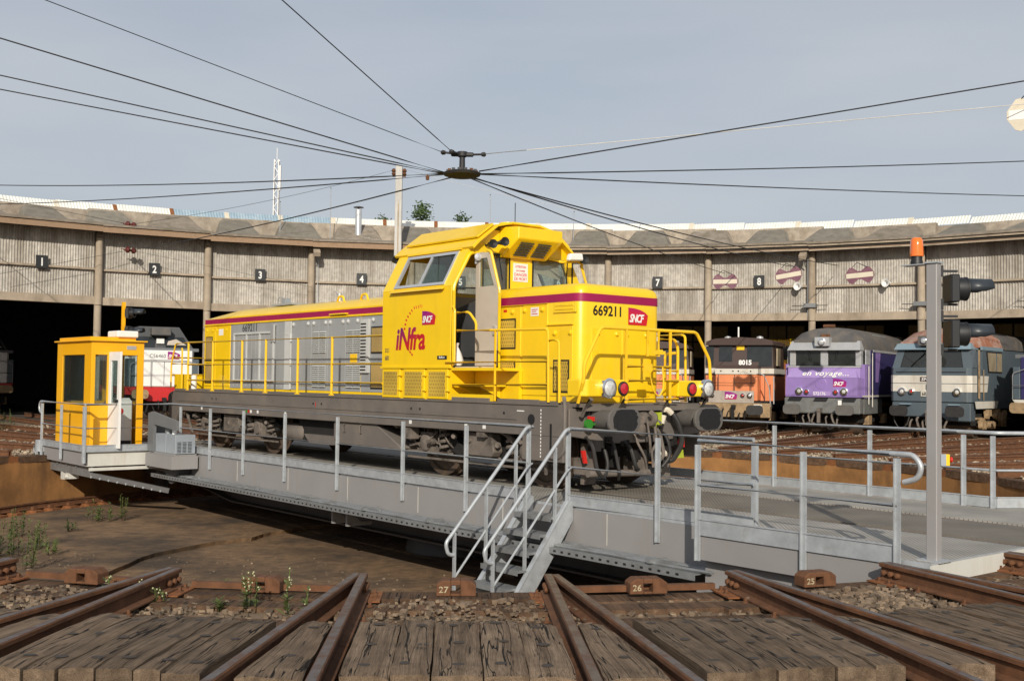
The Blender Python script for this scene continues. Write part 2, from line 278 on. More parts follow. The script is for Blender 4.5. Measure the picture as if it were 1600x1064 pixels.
def wood(name, base, dark):
    m = bpy.data.materials.new(name); m.use_nodes = True; t = m.node_tree; N = t.nodes; K = t.links.new; p = N['Principled BSDF']; p.inputs['Roughness'].default_value = .9; p.inputs['Specular IOR Level'].default_value = .25
    co = N.new('ShaderNodeTexCoord'); oi = N.new('ShaderNodeObjectInfo'); ml = N.new('ShaderNodeMath'); ml.operation = 'MULTIPLY'; ml.inputs[1].default_value = 91; K(oi.outputs['Random'], ml.inputs[0])
    cb = N.new('ShaderNodeCombineXYZ'); K(ml.outputs[0], cb.inputs[1]); K(ml.outputs[0], cb.inputs[0]); va = N.new('ShaderNodeVectorMath'); va.operation = 'ADD'; K(co.outputs['Object'], va.inputs[0]); K(cb.outputs[0], va.inputs[1])
    wn = N.new('ShaderNodeTexNoise'); wn.inputs['Scale'].default_value = 1.7; wn.inputs['Detail'].default_value = 3; K(va.outputs[0], wn.inputs[0])
    wm = N.new('ShaderNodeVectorMath'); wm.operation = 'MULTIPLY_ADD'; wm.inputs[1].default_value = (0, .035, .035); K(wn.outputs['Color'], wm.inputs[0]); K(va.outputs[0], wm.inputs[2])
    def noise(sc, s, d):
        mp = N.new('ShaderNodeMapping'); mp.inputs['Scale'].default_value = sc; K(wm.outputs[0], mp.inputs[0]); n = N.new('ShaderNodeTexNoise'); n.inputs['Scale'].default_value = s; n.inputs['Detail'].default_value = d; n.inputs['Roughness'].default_value = .6; K(mp.outputs[0], n.inputs[0]); return n.outputs[0]
    def rng(x, a, b, c, d):
        r = N.new('ShaderNodeMapRange'); 
        for i, q in enumerate((a, b, c, d)): r.inputs[i + 1].default_value = q
        K(x, r.inputs[0]); return r.outputs[0]
    fine = noise((2.2, 150, 150), 1, 6); wide = noise((.7, 14, 14), 1, 5); crack = noise((.9, 42, 42), 1, 4); blot = noise((4, 4, 4), 1, 4)
    def line(x, w):
        a = N.new('ShaderNodeMath'); a.operation = 'SUBTRACT'; a.inputs[1].default_value = .5; K(x, a.inputs[0]); b = N.new('ShaderNodeMath'); b.operation = 'ABSOLUTE'; K(a.outputs[0], b.inputs[0]); return rng(b.outputs[0], w * .35, w, 1, 0)
    mk = rng(noise((3, 6, 6), 1, 2), .55, .66, 0, .8); l1 = line(noise((.3, 8, 8), 1, 3), .009); l2 = line(noise((.5, 24, 24), 1, 3), .018)
    q1 = N.new('ShaderNodeMath'); q1.operation = 'MULTIPLY'; K(l2, q1.inputs[0]); K(mk, q1.inputs[1]); q2 = N.new('ShaderNodeMath'); q2.operation = 'MAXIMUM'; K(q1.outputs[0], q2.inputs[0]); K(l1, q2.inputs[1]); q3 = N.new('ShaderNodeMath'); q3.operation = 'MAXIMUM'; K(q2.outputs[0], q3.inputs[0]); K(rng(crack, .25, .31, .8, 0), q3.inputs[1]); ge = N.new('ShaderNodeNewGeometry'); sn = N.new('ShaderNodeSeparateXYZ'); K(ge.outputs['Normal'], sn.inputs[0]); gz = N.new('ShaderNodeMath'); gz.operation = 'GREATER_THAN'; gz.inputs[1].default_value = .6; K(sn.outputs[2], gz.inputs[0]); q4 = N.new('ShaderNodeMath'); q4.operation = 'MULTIPLY'; K(q3.outputs[0], q4.inputs[0]); K(gz.outputs[0], q4.inputs[1]); ck = q4.outputs[0]
    mx = N.new('ShaderNodeMix'); mx.data_type = 'RGBA'; mx.inputs[6].default_value = (*dark, 1); mx.inputs[7].default_value = (*base, 1); K(rng(wide, .3, .7, 0, 1), mx.inputs[0])
    m2 = N.new('ShaderNodeMix'); m2.data_type = 'RGBA'; m2.blend_type = 'MULTIPLY'; m2.inputs[0].default_value = 1; K(mx.outputs[2], m2.inputs[6]); K(rng(fine, .3, .7, .55, 1.35), m2.inputs[7])
    m3 = N.new('ShaderNodeMix'); m3.data_type = 'RGBA'; m3.inputs[7].default_value = (.012, .009, .007, 1); K(ck, m3.inputs[0]); K(m2.outputs[2], m3.inputs[6])
    m4 = N.new('ShaderNodeMix'); m4.data_type = 'RGBA'; m4.blend_type = 'MULTIPLY'; m4.inputs[0].default_value = 1; K(m3.outputs[2], m4.inputs[6]); K(rng(blot, .3, .7, .75, 1.2), m4.inputs[7])
    m5 = N.new('ShaderNodeMix'); m5.data_type = 'RGBA'; m5.blend_type = 'MULTIPLY'; m5.inputs[0].default_value = 1; K(m4.outputs[2], m5.inputs[6]); K(rng(oi.outputs['Random'], 0, 1, .78, 1.2), m5.inputs[7]); K(m5.outputs[2], p.inputs['Base Color'])
    hh = N.new('ShaderNodeMath'); hh.operation = 'MULTIPLY_ADD'; hh.inputs[1].default_value = -1.6; K(ck, hh.inputs[0]); K(fine, hh.inputs[2])
    bp = N.new('ShaderNodeBump'); bp.inputs['Strength'].default_value = .9; bp.inputs['Distance'].default_value = .012; K(hh.outputs[0], bp.inputs['Height']); K(bp.outputs[0], p.inputs['Normal'])
    M[name] = m
wood('old_wood', (.245, .178, .12), (.115, .078, .05)); wood('dark_wood', (.17, .10, .058), (.075, .045, .028))
def sncf(parent, org, ex, ez, s, letters='SNCF', white='white'):
    # railway logo plate: straight left side, sloping top, slanted right side, red to violet; s = width
    ex = Vector(ex).normalized(); ez = Vector(ez).normalized(); ey = ex.cross(ez); o = Vector(org)
    P = [(0, 0), (.93, 0), (1.0, .36), (.86, .46), (.6, .55), (.3, .595), (0, .61)]
    mb = MB(); mb.prism([o + ex * (x * s) + ez * (z * s) for x, z in P], ey * .004)
    pl = mb.build('logo_plate', 'logo_grad', parent)
    text('logo_letters', letters, s * .40, white, parent, o + ex * s * .04 + ez * s * .10 + ey * .009, ex, ez, .78, .28, s * .012, space=.86)
    return pl
def gradmat(name, ca, cb, axis_vec, lo, hi):
    m = bpy.data.materials.new(name); m.use_nodes = True; t = m.node_tree; N = t.nodes; K = t.links.new; p = N['Principled BSDF']; p.inputs['Roughness'].default_value = .4
    co = N.new('ShaderNodeTexCoord'); sp = N.new('ShaderNodeSeparateXYZ'); K(co.outputs['Generated'], sp.inputs[0])
    ad = N.new('ShaderNodeMath'); ad.operation = 'SUBTRACT'; K(sp.outputs[0], ad.inputs[0]); K(sp.outputs[2], ad.inputs[1])
    r = N.new('ShaderNodeMapRange'); r.inputs[1].default_value = lo; r.inputs[2].default_value = hi; K(ad.outputs[0], r.inputs[0])
    mx = N.new('ShaderNodeMix'); mx.data_type = 'RGBA'; mx.inputs[6].default_value = (*ca, 1); mx.inputs[7].default_value = (*cb, 1); K(r.outputs[0], mx.inputs[0]); K(mx.outputs[2], p.inputs['Base Color']); M[name] = m
gradmat('logo_grad', (.26, .01, .19), (.55, .012, .02), None, -.6, .5)
gradmat('infra_grad', (.17, .01, .12), (.48, .012, .02), None, -.75, .15)
# ================================================================== ground, pit
def ring_sheet(name, radii, z, mat_, n=168, j0=0, j1=42, zf=None, **kw):
    mb = MB(); full = abs(j1 - j0 - 42) < 1e-6; c = n if full else n + 1
    vs = []
    for i, r in enumerate(radii):
        for k in range(c): vs.append(pol(j0 + (j1 - j0) * k / n, r, (zf(r) if zf else z)))
    fs = [(i * c + k, i * c + (k + 1) % c, (i + 1) * c + (k + 1) % c, (i + 1) * c + k) for i in range(len(radii) - 1) for k in range(n)]
    mb.add(vs, fs); return mb.build(name, mat_, None, **kw)
ring_sheet('yard_ground', [10.72, 12, 14, 17, 21, 26, 34, 50, 90, 200, 600, 1500], -.2, 'yard', kind='structure')
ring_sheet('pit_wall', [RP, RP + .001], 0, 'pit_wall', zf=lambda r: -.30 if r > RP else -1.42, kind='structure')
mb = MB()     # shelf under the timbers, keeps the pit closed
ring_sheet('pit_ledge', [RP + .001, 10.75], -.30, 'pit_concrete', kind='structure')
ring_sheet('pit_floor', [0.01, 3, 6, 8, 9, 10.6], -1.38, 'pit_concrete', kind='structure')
def step_r(j):                       # inner edge of the upper floor slab
    pts = [(-42, 3.6), (-21, 6.4), (-14.4, 6.05), (-11.2, 4.7), (-9.07, 3.8), (0, 3.6), (21, 6.4), (42, 3.6)]
    for (a, ra), (b, rb) in zip(pts, pts[1:]):
        if a <= j <= b:
            t = (j - a) / (b - a); return ra + (rb - ra) * t
    return 3.6
mb = MB(); n = 180; top = []; 
for k in range(n):
    j = -21 + 42 * k / n; r = step_r(j) + .03 * math.sin(k * .7) + random.uniform(-.015, .015)
    top.append((pol(j, r, -1.31), pol(j, 9.35, -1.25), pol(j, r + .02, -1.38), pol(j, 9.36, -1.38)))
vs = [p for t in top for p in t]
mb.add(vs, [(k * 4, k * 4 + 1, ((k + 1) % n) * 4 + 1, ((k + 1) % n) * 4) for k in range(n)] + [(k * 4 + 2, k * 4, ((k + 1) % n) * 4, ((k + 1) % n) * 4 + 2) for k in range(n)] + [(k * 4 + 1, k * 4 + 3, ((k + 1) % n) * 4 + 3, ((k + 1) % n) * 4 + 1) for k in range(n)])
mb.build('pit_slab', 'pit_concrete', None, kind='structure')
# ring rail on short timbers at the foot of the wall
rr = thing('ring_rail', 'rusty circular rail on short timber blocks along the foot of the pit wall', 'rail', CEN)
prof = [(-.06, 0), (.06, 0), (.06, .012), (.012, .03), (.012, .09), (.034, .1), (.034, .13), (-.034, .13), (-.034, .1), (-.012, .09), (-.012, .03), (-.06, .012)]
rings = [[pol(42 * k / 168, 9.75 + x, -1.22 + z) - CEN for x, z in prof] for k in range(169)]
mb = MB(); mb.loft(rings, cap=False); mb.build('rail', 'rust', rr)
bm_ = MB().box(9.45, 10.2, -.11, .11, -1.38, -1.225).mesh('block', 'rust_bright'); bm2 = [MB().box(a, a + .08, -.05, .05, -1.22, -1.16).mesh('clip', 'rust') for a in (9.58, 9.84)]
for k in range(126):
    j = k / 3 + random.uniform(-.04, .04)
    o = link('block', bm_, rr, rz=polrot(j)); o2 = [link('clip', q, o) for q in bm2]
# ================================================================== tracks of the fan
RAILP = [(-.065, -.15), (.065, -.15), (.065, -.138), (.012, -.12), (.009, -.045), (.035, -.032), (.035, -.006), (.028, 0), (-.028, 0), (-.035, -.006), (-.035, -.032), (-.009, -.045), (-.012, -.12), (-.065, -.138)]
def rail_mesh(y, x0, x1): return MB().yz([(y + a, z) for a, z in RAILP], x0, x1)
def rail_body(y, x0, x1):
    p = [(-.065, -.15), (.065, -.15), (.065, -.138), (.012, -.12), (.009, -.045), (.035, -.032), (.035, -.007), (.0285, -.0015), (-.0285, -.0015), (-.035, -.007), (-.035, -.032), (-.009, -.045), (-.012, -.12), (-.065, -.138)]
    return MB().yz([(y + a, z) for a, z in p], x0, x1)
X1 = 33.0
far_rail = [rail_body(y, 10.5, X1).mesh('rail', 'rust') for y in (-.755, .755)]
far_top = [MB().box(10.5, X1, y - .026, y + .026, -.001, .0005).mesh('rail_head', 'rail_top') for y in (-.755, .755)]
sleeper = MB().box(-.12, .12, -1.15, 1.15, -.27, -.15).mesh('sleeper', 'dark_wood')
bolt_m = MB()
for x in (10.56, 10.64, 10.72): bolt_m.cyl((x, 0, -.085), (x, .055, -.085), .026, 8)
bolt_m = bolt_m.mesh('fish_bolt', 'rust')
FARJ = list(range(-9, 12)); NEARJ = [21 + k for k in range(-6, 5)]
def lbl_far(j):
    return {0: 'rusty yard track running from the pit straight behind the yellow locomotive', -4: 'rusty yard track in front of shed bay number one', -3: 'rusty yard track in front of shed bay number two', -2: 'rusty yard track in front of shed bay number three', -1: 'rusty yard track in front of shed bay number four', 1: 'rusty yard track in front of shed bay number six', 2: 'rusty yard track in front of shed bay number seven', 3: 'rusty yard track leading to the orange shunter 8015', 4: 'rusty yard track leading to the violet locomotive', 5: 'rusty yard track leading to the blue and white locomotive', 6: 'rusty yard track leading to the cream locomotive at the right edge'}.get(j, None)
for j in FARJ:
    lb = lbl_far(j) or ('rusty yard track left of shed bay number one, %s' % {-5: 'next to it', -6: 'second from it', -7: 'third from it', -8: 'fourth from it', -9: 'fifth from it'}[j] if j < 0 else 'rusty yard track right of the cream locomotive, %s' % {7: 'next to it', 8: 'second from it', 9: 'third from it', 10: 'fourth from it', 11: 'fifth from it'}[j])
    t = thing('yard_track', lb, 'railway track', (CX, CY, -.03 + (.003 if j % 2 else 0)), polrot(j), 'tracks fanning out across the yard to the shed')
    for i in range(2):
        o = link('rail', far_rail[i], t); link('rail_head', far_top[i], o)
    for k in range(20):
        x = 10.95 + k * .62 + random.uniform(-.08, .08)
        if x > 23: break
        s = link('sleeper', sleeper, t); s.location = (x, random.uniform(-.05, .05), random.uniform(-.035, -.008) - (.003 if j % 2 else 0)); s.rotation_euler = (0, 0, random.uniform(-.03, .03))
# timbers lining the pit edge, one per track
rim = thing('pit_coping', 'weathered timber coping beams lining the rim of the turntable pit', 'coping', CEN)
cop = [MB().box(RP - .02, RP + .27, -.69 - .02 * k, .67 + .02 * k, -.31, -.155 - .012 * k).mesh('coping_timber', 'dark_wood') for k in range(3)]
fil = MB().box(RP + .0, RP + .24, -.155, .155, -.31, -.175).mesh('corner_block', 'rust_bright')
for j in range(42):
    o = link('coping_timber', cop[j % 3], rim, rz=polrot(j) + random.uniform(-.004, .004)); o.location.z = random.uniform(-.012, .008)
    link('corner_block', fil, rim, rz=polrot(j + .5))
# ================================================================== roundhouse
rh = thing('roundhouse', 'curved concrete locomotive roundhouse with corrugated panels above open dark bays', 'roundhouse', CEN)
HB = RF * math.tan(TH / 2)
def corr(x, y0, y1, z0, z1, pitch=.1, amp=.017, top_x=None):
    mb = MB(); n = int((y1 - y0) / (pitch / 4)); vs = []
    for i in range(n + 1):
        y = y0 + (y1 - y0) * i / n; a = amp * (1, .2, -1, -.2)[i % 4] if True else 0
        vs += [(x + a, y, z0), ((top_x or x) + a, y, z1)]
    mb.add(vs, [(2 * i, 2 * i + 2, 2 * i + 3, 2 * i + 1) for i in range(n)], False); return mb
pan_up = corr(RF + .10, -HB + .1, HB - .1, 5.57, 7.35).mesh('upper_panel', 'corrugated', False)
pan_lo = corr(RF + .10, -HB + .1, HB - .1, 4.46, 5.5).mesh('lower_panel', 'corrugated', False)
lint = MB().box(RF - .10, RF + .32, -HB - .01, HB + .01, 4.17, 4.47).mesh('lintel', 'concrete')
beam = MB().box(RF - .03, RF + .14, -HB + .12, HB - .12, 5.5, 5.575).mesh('rail_beam', 'concrete')
EX = RF - .75; he = EX * math.tan(TH / 2)
eave = MB().box(EX, EX + .07, -he - .004, he + .004, 6.93, 7.16).mesh('fascia', 'fascia_wood'); eaveb = MB().box(EX, EX + .07, -he - .004, he + .004, 7.07, 7.16).mesh('fascia', 'concrete'); eavec = MB().box(EX + .1, EX + .18, -he - .004, he + .004, 6.9, 6.95).mesh('gutter_lip', 'concrete'); eaved = MB().box(EX + .12, EX + .2, -he - .004, he + .004, 6.951, 7.06).mesh('gutter_back', 'fascia_wood')
eav2 = MB().xz([(EX - .06, 7.162), (EX - .06, 7.24), (RF + .3, 7.42), (RF + .3, 7.30)], -he - .03, he + .03).mesh('eave_slab', 'roof_slab')
gut = MB().box(EX + .075, RF + .1, -he - .01, he + .01, 7.0, 7.1).mesh('soffit', 'shed_dark')
rslope = MB().xz([(RF + .25, 7.33), (RF + 1.75, 7.62), (RF + 1.9, 8.3), (RF + 2.3, 8.32), (RF + 2.3, 7.5), (RF + .35, 7.2)], -HB - .14, HB + .14).mesh('roof_slope', 'recess_grey')
colm = MB().cyl((RF - .0, 0, -.3), (RF - .0, 0, 4.16), .14, 14).cyl((RF - .03, 0, 4.16), (RF - .03, 0, 6.75), .155, 14, .135).cyl((RF - .03, 0, 6.75), (RF + .05, 0, 6.98), .135, 14, .10).mesh('column', 'concrete')
wb = [corr(RF + 2.32, -1.13, 1.13, 8.28, 8.64, .12, .02, RF + 2.75).mesh('ridge_sheet', m, False) for m in ('roof_white', 'roof_blue')]
strap = MB().prism([(RF + 2.285, -.1, 8.275), (RF + 2.285, .1, 8.275), (RF + 2.715, .1, 8.645), (RF + 2.715, -.1, 8.645)], (-.006, 0, 0)).mesh('ridge_strap', 'sign_cream'); strapr = MB().prism([(RF + 2.285, -.08, 8.275), (RF + 2.285, .08, 8.275), (RF + 2.715, .08, 8.645), (RF + 2.715, -.08, 8.645)], (-.006, 0, 0)).mesh('ridge_strap', 'rust_bright')
roofp = MB().xz([(RF + 2.3, 8.62), (RF + 24, 8.2), (RF + 24, 8.05), (RF + 2.3, 8.5)], -1, 1).mesh('roof', 'shed_dark')
def hump(w0, w1, d):
    x0, z0, x1, z1 = RF + .75, 7.38, RF + 2.0, 8.24
    a = [(x0 - d, -w0, z0), (x0 - d, w0, z0), (x1 - d * .3, w1, z1), (x1 - d * .3, -w1, z1)]; b = [(x0 + .25, -w0 * 1.12, z0 - .02), (x0 + .25, w0 * 1.12, z0 - .02), (x1 + .1, w1 * 1.2, z1 + .02), (x1 + .1, -w1 * 1.2, z1 + .02)]
    return MB().add(a + b, [(0, 1, 2, 3), (7, 6, 5, 4), (0, 4, 5, 1), (1, 5, 6, 2), (2, 6, 7, 3), (3, 7, 4, 0)])
humps = [hump(.95, .55, .42).mesh('roof_hump', 'hump_grey'), hump(1.05, .62, .5).mesh('roof_hump', 'roof_slab'), hump(.85, .5, .36).mesh('roof_hump', 'hump_grey')]
def drop(j): return min(.42, .0135 * j * j)
def squash(o, j): k = 1 - drop(j); o.scale = (1, 1, k); o.location.z += 7.3 * (1 - k)
def shear(o, j): o.location.z = -.024 * j + (.03 if j < -2.5 else 0)
BAYS = list(range(-9, 12))
for j in BAYS:
    for nm, me in ((('fascia', eaveb), ('gutter_lip', eavec), ('gutter_back', eaved)) if j > 0 else (('fascia', eave),)) + (('upper_panel', pan_up), ('lower_panel', pan_lo), ('lintel', lint), ('rail_beam', beam), ('eave_slab', eav2), ('soffit', gut), ('roof_slope', rslope)):
        o = link(nm, me, rh, rz=polrot(j)); shear(o, j)
        if nm == 'roof_slope': squash(o, j)
    o = link('column', colm, rh, rz=polrot(j + .5)); shear(o, j + .5)
o = link('column', colm, rh, rz=polrot(BAYS[0] - .5)); shear(o, BAYS[0] - .5)
for k in range(-16, 20):
    j = k * .58 + .13
    o = link('roof_hump', humps[k % 3], rh, rz=polrot(j)); shear(o, j); squash(o, j)
for k in range(-19, 24):
    j = k * .5
    o = link('ridge_sheet', wb[1 if -2.6 < j < -1.15 else 0], rh, rz=polrot(j)); shear(o, j); o.location.z += .03 - drop(j)
    if k % 2 == 0 or -9 < k < 3:
        s = link('ridge_strap', strapr if k in (-6, -7, -2, 0, -1) else strap, rh, rz=polrot(j + .25)); s.location.z = o.location.z
# roof behind, back wall with dim windows, floor and end walls of the shed
ring_sheet_j = (-9.5, 11.5)
mb = MB(); n = 63
def band(mb, r0, z0, r1, z1):
    vs = []
    for k in range(n + 1):
        j = -9.5 + 21 * k / n; vs += [pol(j, r0, z0) - CEN, pol(j, r1, z1) - CEN]
    mb.add(vs, [(2 * i, 2 * i + 2, 2 * i + 3, 2 * i + 1) for i in range(n)])
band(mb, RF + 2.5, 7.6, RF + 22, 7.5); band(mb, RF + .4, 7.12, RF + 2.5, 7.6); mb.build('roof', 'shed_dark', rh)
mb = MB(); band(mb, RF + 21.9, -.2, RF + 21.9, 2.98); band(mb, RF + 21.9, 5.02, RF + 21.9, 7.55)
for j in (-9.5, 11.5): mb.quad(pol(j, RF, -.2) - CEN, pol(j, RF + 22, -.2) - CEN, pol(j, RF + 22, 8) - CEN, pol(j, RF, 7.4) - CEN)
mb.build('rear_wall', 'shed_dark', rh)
pm_ = bpy.data.materials.new('dirty_pane'); pm_.use_nodes = True; tn = pm_.node_tree; tn.nodes.clear(); a_ = tn.nodes.new('ShaderNodeOutputMaterial'); b_ = tn.nodes.new('ShaderNodeBsdfTranslucent'); c_ = tn.nodes.new('ShaderNodeTexNoise'); c_.inputs['Scale'].default_value = 3
e_ = tn.nodes.new('ShaderNodeMix'); e_.data_type = 'RGBA'; e_.inputs[6].default_value = (.27, .215, .13, 1); e_.inputs[7].default_value = (.10, .075, .05, 1); tn.links.new(c_.outputs[0], e_.inputs[0]); tn.links.new(e_.outputs[2], b_.inputs[0]); tn.links.new(b_.outputs[0], a_.inputs[0]); M['dirty_pane'] = pm_
XW = RF + 21.8
pane = MB().box(XW - .02, XW, -.5, .5, 0, .95).mesh('pane', 'dirty_pane')
wfr = MB()
for y in (-1.62, -.54, .54, 1.62): wfr.box(XW - .06, XW - .021, y - .04, y + .04, 3.0, 5.0)
for z in (3.0, 4.0, 5.0): wfr.box(XW - .065, XW - .022, -1.66, 1.66, z - .04, z + .04)
wfr = wfr.mesh('window_frame', 'shed_dark')
# openings in the rear wall are taken by pale panes set proud of it, each window a part with its panes
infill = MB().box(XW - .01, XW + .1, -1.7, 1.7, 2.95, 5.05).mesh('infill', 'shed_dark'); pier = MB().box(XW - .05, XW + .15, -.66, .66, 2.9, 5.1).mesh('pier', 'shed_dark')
for k in range(-16, 20):
    j = k * .6 + .2
    link('pier', pier, rh, rz=polrot(j + .3))
    if j < .6: link('infill', infill, rh, rz=polrot(j)); continue
    w = link('window', wfr, rh, rz=polrot(j))
    for y in (-1.08, 0, 1.08):
        for z in (3.03, 4.03):
            p_ = link('pane', pane, w); p_.location = (0, y, z)
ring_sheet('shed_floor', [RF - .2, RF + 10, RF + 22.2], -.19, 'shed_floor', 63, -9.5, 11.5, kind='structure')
# bay number plaques
PM = MB().box(-.03, .03, -.21, .21, -.24, .24).mesh('plate', 'plaque')
for n_, j in ((1, -4), (2, -3), (3, -2), (4, -1), (5, 0), (6, 1), (7, 2), (8, 3)):
    p = pol(j, RF - .07, 5.82 - .02 * j + (-.1 if j < 1 else -.06)); t = thing('bay_number', 'small black plaque with white number %s on the shed front' % ('one two three four five six seven eight'.split()[n_ - 1]), 'number sign', p, polrot(j), 'bay number plaques')
    link('plate', PM, t)
    text('numeral', str(n_), .40, 'plaque_white', t, (-.034, .0, -.145), (0, -1, 0), (0, 0, 1), .8, 0, .012, align='CENTER')
# ================================================================== turntable bridge (local: x along, -y towards the camera side)
br = thing('turntable_bridge', 'long grey steel turntable bridge with galvanised railings spanning the pit', 'turntable', CEN, RZB)
B0, B1 = -10.15, 10.46           # ends
WN, WW = -2.2, -2.62             # near edge: narrow part, wide end
mb = MB().box(B0, 7.75, -2.2, -.86, -.03, .012).box(B0, 8.25, .86, 2.2, -.03, .012).box(7.75, B1, WW, -.86, -.03, .012).box(8.25, B1, .86, 2.75, -.03, .012)
mb.build('deck', 'deck_grate', br)
MB().box(-7.2, 7.76, WN - .012, WN, -.015, .016).build('deck_edge', 'galv', br); MB().box(7.77, B1, WW - .012, WW, -.032, .016).box(B1, B1 + .012, WW - .012, 2.76, .001, .016).build('deck_edge', 'galv', br); MB().box(B0, 8.25, 2.2, 2.212, -.032, .016).build('deck_edge', 'galv', br)
MB().box(B0, B1, -.66, .66, -.03, .010).build('track_deck', 'deck_worn', br)
for y in (-.755, .755):
    o = MB().box(B0, B1, y - .036, y + .036, -.1, -.0).build('rail', 'rail_top', br)
MB().box(B0, B1, -.715, -.66, -.1, -.035).box(B0, B1, .66, .715, -.1, -.035).box(B0, B1, -.86, -.795, -.1, -.02).box(B0, B1, .795, .86, -.1, -.02).build('flangeway', 'rust', br)
# near side fascia, cable tray and girders
MB().box(-8.3, 7.76, WN - .03, WN + .03, -.462, -.016).build('fascia', 'bridge_grey', br)
for x in range(-8, 8, 2): MB().box(x - .004, x + .004, WN - .036, WN - .031, -.40, -.02).build('fascia_joint', 'bridge_white', br)
MB().box(7.765, B1 - .02, WW - .03, WW + .02, -.29, -.035).box(7.765, 7.79, WW + .021, WN + .05, -.29, -.035).build('wide_fascia', 'bridge_grey', br)
MB().box(7.78, B1 - .1, WW + .12, WW + .16, -.62, -.295).box(7.78, B1 - .1, WW - .02, WW + .16, -.64, -.622).build('end_beam', 'bridge_grey', br)
MB().box(B1, B1 + .015, WW, 2.75, -.19, .0).box(B1 - .25, B1 - .002, WW - .045, WW - .032, -.16, -.03).build('end_plate', 'bridge_white', br)
tray = MB().box(-7.2, 7.74, WN - .42, WN - .04, -.475, -.46).box(-7.2, 7.74, WN - .435, WN - .42, -.53, -.455)
tray.build('cable_tray', 'galv_dark', br)
sl = MB().box(-.035, .035, -.004, .004, -.022, .022).mesh('tray_slot', 'black')
mb = MB()
for k in range(110):
    x = -7 + k * .133
    mb.box(x - .022, x + .022, WN - .438, WN - .4355, -.505, -.48)
o = mb.build('tray_slots', 'black', br); o['kind'] = 'stuff'
mb = MB()
for k, y in enumerate((-.12, -.17, -.22, -.28, -.33)):
    pts = [(-7.1 + i * .5, WN + y + .012 * math.sin(i * 1.3 + k), -.44 + .006 * math.sin(i * 2.1 + k * 2)) for i in range(31)]
    mb.tube(pts, .014 if k % 2 else .02, 6)
mb.build('cables', 'galv_dark', br)
for k, x in enumerate((-5.6, -3.1, -1.2, .9, 2.6, 6.9)):
    MB().box(x, x + .45, WN - .3, WN - .26, -.44, -.40).box(x + .1, x + .16, WN - .4, WN - .1, -.44, -.405).build('tray_clip', 'galv_dark', br)
for y in (-1.1, 1.1):     # deep main girders, tapering towards the ends
    mb = MB().xz([(-9.6, -.05), (9.6, -.05), (9.6, -.55), (6.2, -1.02), (-6.2, -1.02), (-9.6, -.6)], y - .02, y + .02)
    mb.xz([(9.6, -.55), (6.2, -1.02), (-6.2, -1.02), (-9.6, -.6), (-9.6, -.63), (-6.2, -1.05), (6.2, -1.05), (9.6, -.58)], y - .2, y + .2)
    for x in range(-9, 10): mb.box(x - .012, x + .012, y - .14, y + .14, -.72, -.04)
    mb.build('girder', 'girder_dark', br)
mb = MB()
for x in range(-9, 10, 2): mb.box(x - .06, x + .06, -1.43, 1.43, -.55, -.1)
for x in range(-9, 9, 2): mb.beam((x, -1.43, -.4), (x + 2, 1.43, -.4), .08, .08)
mb.build('cross_bracing', 'girder_dark', br)
MB().lathe((0, 0, -1.4), (0, 0, 1), [(0, .9), (.25, .85), (.3, .5), (1.2, .45)], 20).build('centre_pivot', 'girder_dark', br)
for x in (-9.55, 9.55):
    for y in (-1.45, 1.45):
        MB().lathe((x, y - .06, -.78), (0, 1, 0), [(0, .31), (.1, .31), (.1, .35), (.13, .35)], 20).box(x - .5, x + .5, y - .18, y - .1, -.72, -.5).build('carrying_wheel', 'girder_dark', br)
for x in (-.35, .1):        # brackets hanging below the tray
    MB().box(x, x + .05, WN - .12, WN - .04, -.78, -.48).box(x, x + .05, WN - .12, WN + .35, -.80, -.74).prism([(x, WN - .04, -.74), (x, WN - .04, -.6), (x, WN + .15, -.74)], (.05, 0, 0)).build('bracket', 'bridge_grey', br)
# railings
def railing(parent, path, posts, h=.98, knee=.5, r=.026, kick=True, zb=-.26, kz=(.02, .155), curl=None, side=-1, post_w=.055):
    rl = link('railing', None, parent); rl.empty_display_size = .1
    P = [Vector((x, y, 0)) for x, y in path]
    top = [p + Vector((0, 0, h)) for p in P]
    if curl: top = top + [P[-1] + Vector(curl) * .16 + Vector((0, 0, h)), P[-1] + Vector(curl) * .24 + Vector((0, 0, h - .10)), P[-1] + Vector(curl) * .2 + Vector((0, 0, h - .21)), P[-1] + Vector(curl) * .06 + Vector((0, 0, h - .25))]
    MB().tube(bend(top, .09, 5), r, 10).build('top_rail', 'galv', rl)
    MB().tube([p + Vector((0, 0, knee)) for p in P], r * .62, 8).build('knee_rail', 'galv', rl)
    if kick:
        for a, b in zip(P, P[1:]):
            d = (b - a).normalized(); nn = Vector((d.y, -d.x, 0)) * .02
            mb = MB().beam(a + nn * 0 + Vector((0, 0, sum(kz) / 2)), b + Vector((0, 0, sum(kz) / 2)), .008, kz[1] - kz[0]); mb.beam(a + Vector((0, 0, kz[1])), b + Vector((0, 0, kz[1])), .03, .012)
            mb.build('kick_plate', 'galv', rl)
    for x, y in posts:
        mb = MB().box(x - post_w / 2, x + post_w / 2, y - .01, y + .01, zb, h - .04).box(x - post_w / 2, x - post_w / 2 + .012, y - .03, y + .03, zb, h - .04)
        mb.build('post', 'galv', rl)
    return rl
yN = WN - .05
posts = [x for x in (-6.62, -5.18, -3.72, -2.1, -.3, 1.62, 3.2)]
railing(br, [(-7.3, yN), (4.55, yN)], [(x, yN) for x in posts] + [(4.55, yN)])
railing(br, [(5.32, yN), (8.15, WN + .04)], [(5.32, yN), (6.85, yN)])
MB().beam((8.12, WN + .1, 0), (8.12, WN + .1, .93), .05, .06).beam((8.1, WN + .15, .0), (8.1, WN + .15, .93), .02, .03).build('gate_post', 'galv', br)
yW = WW - .05
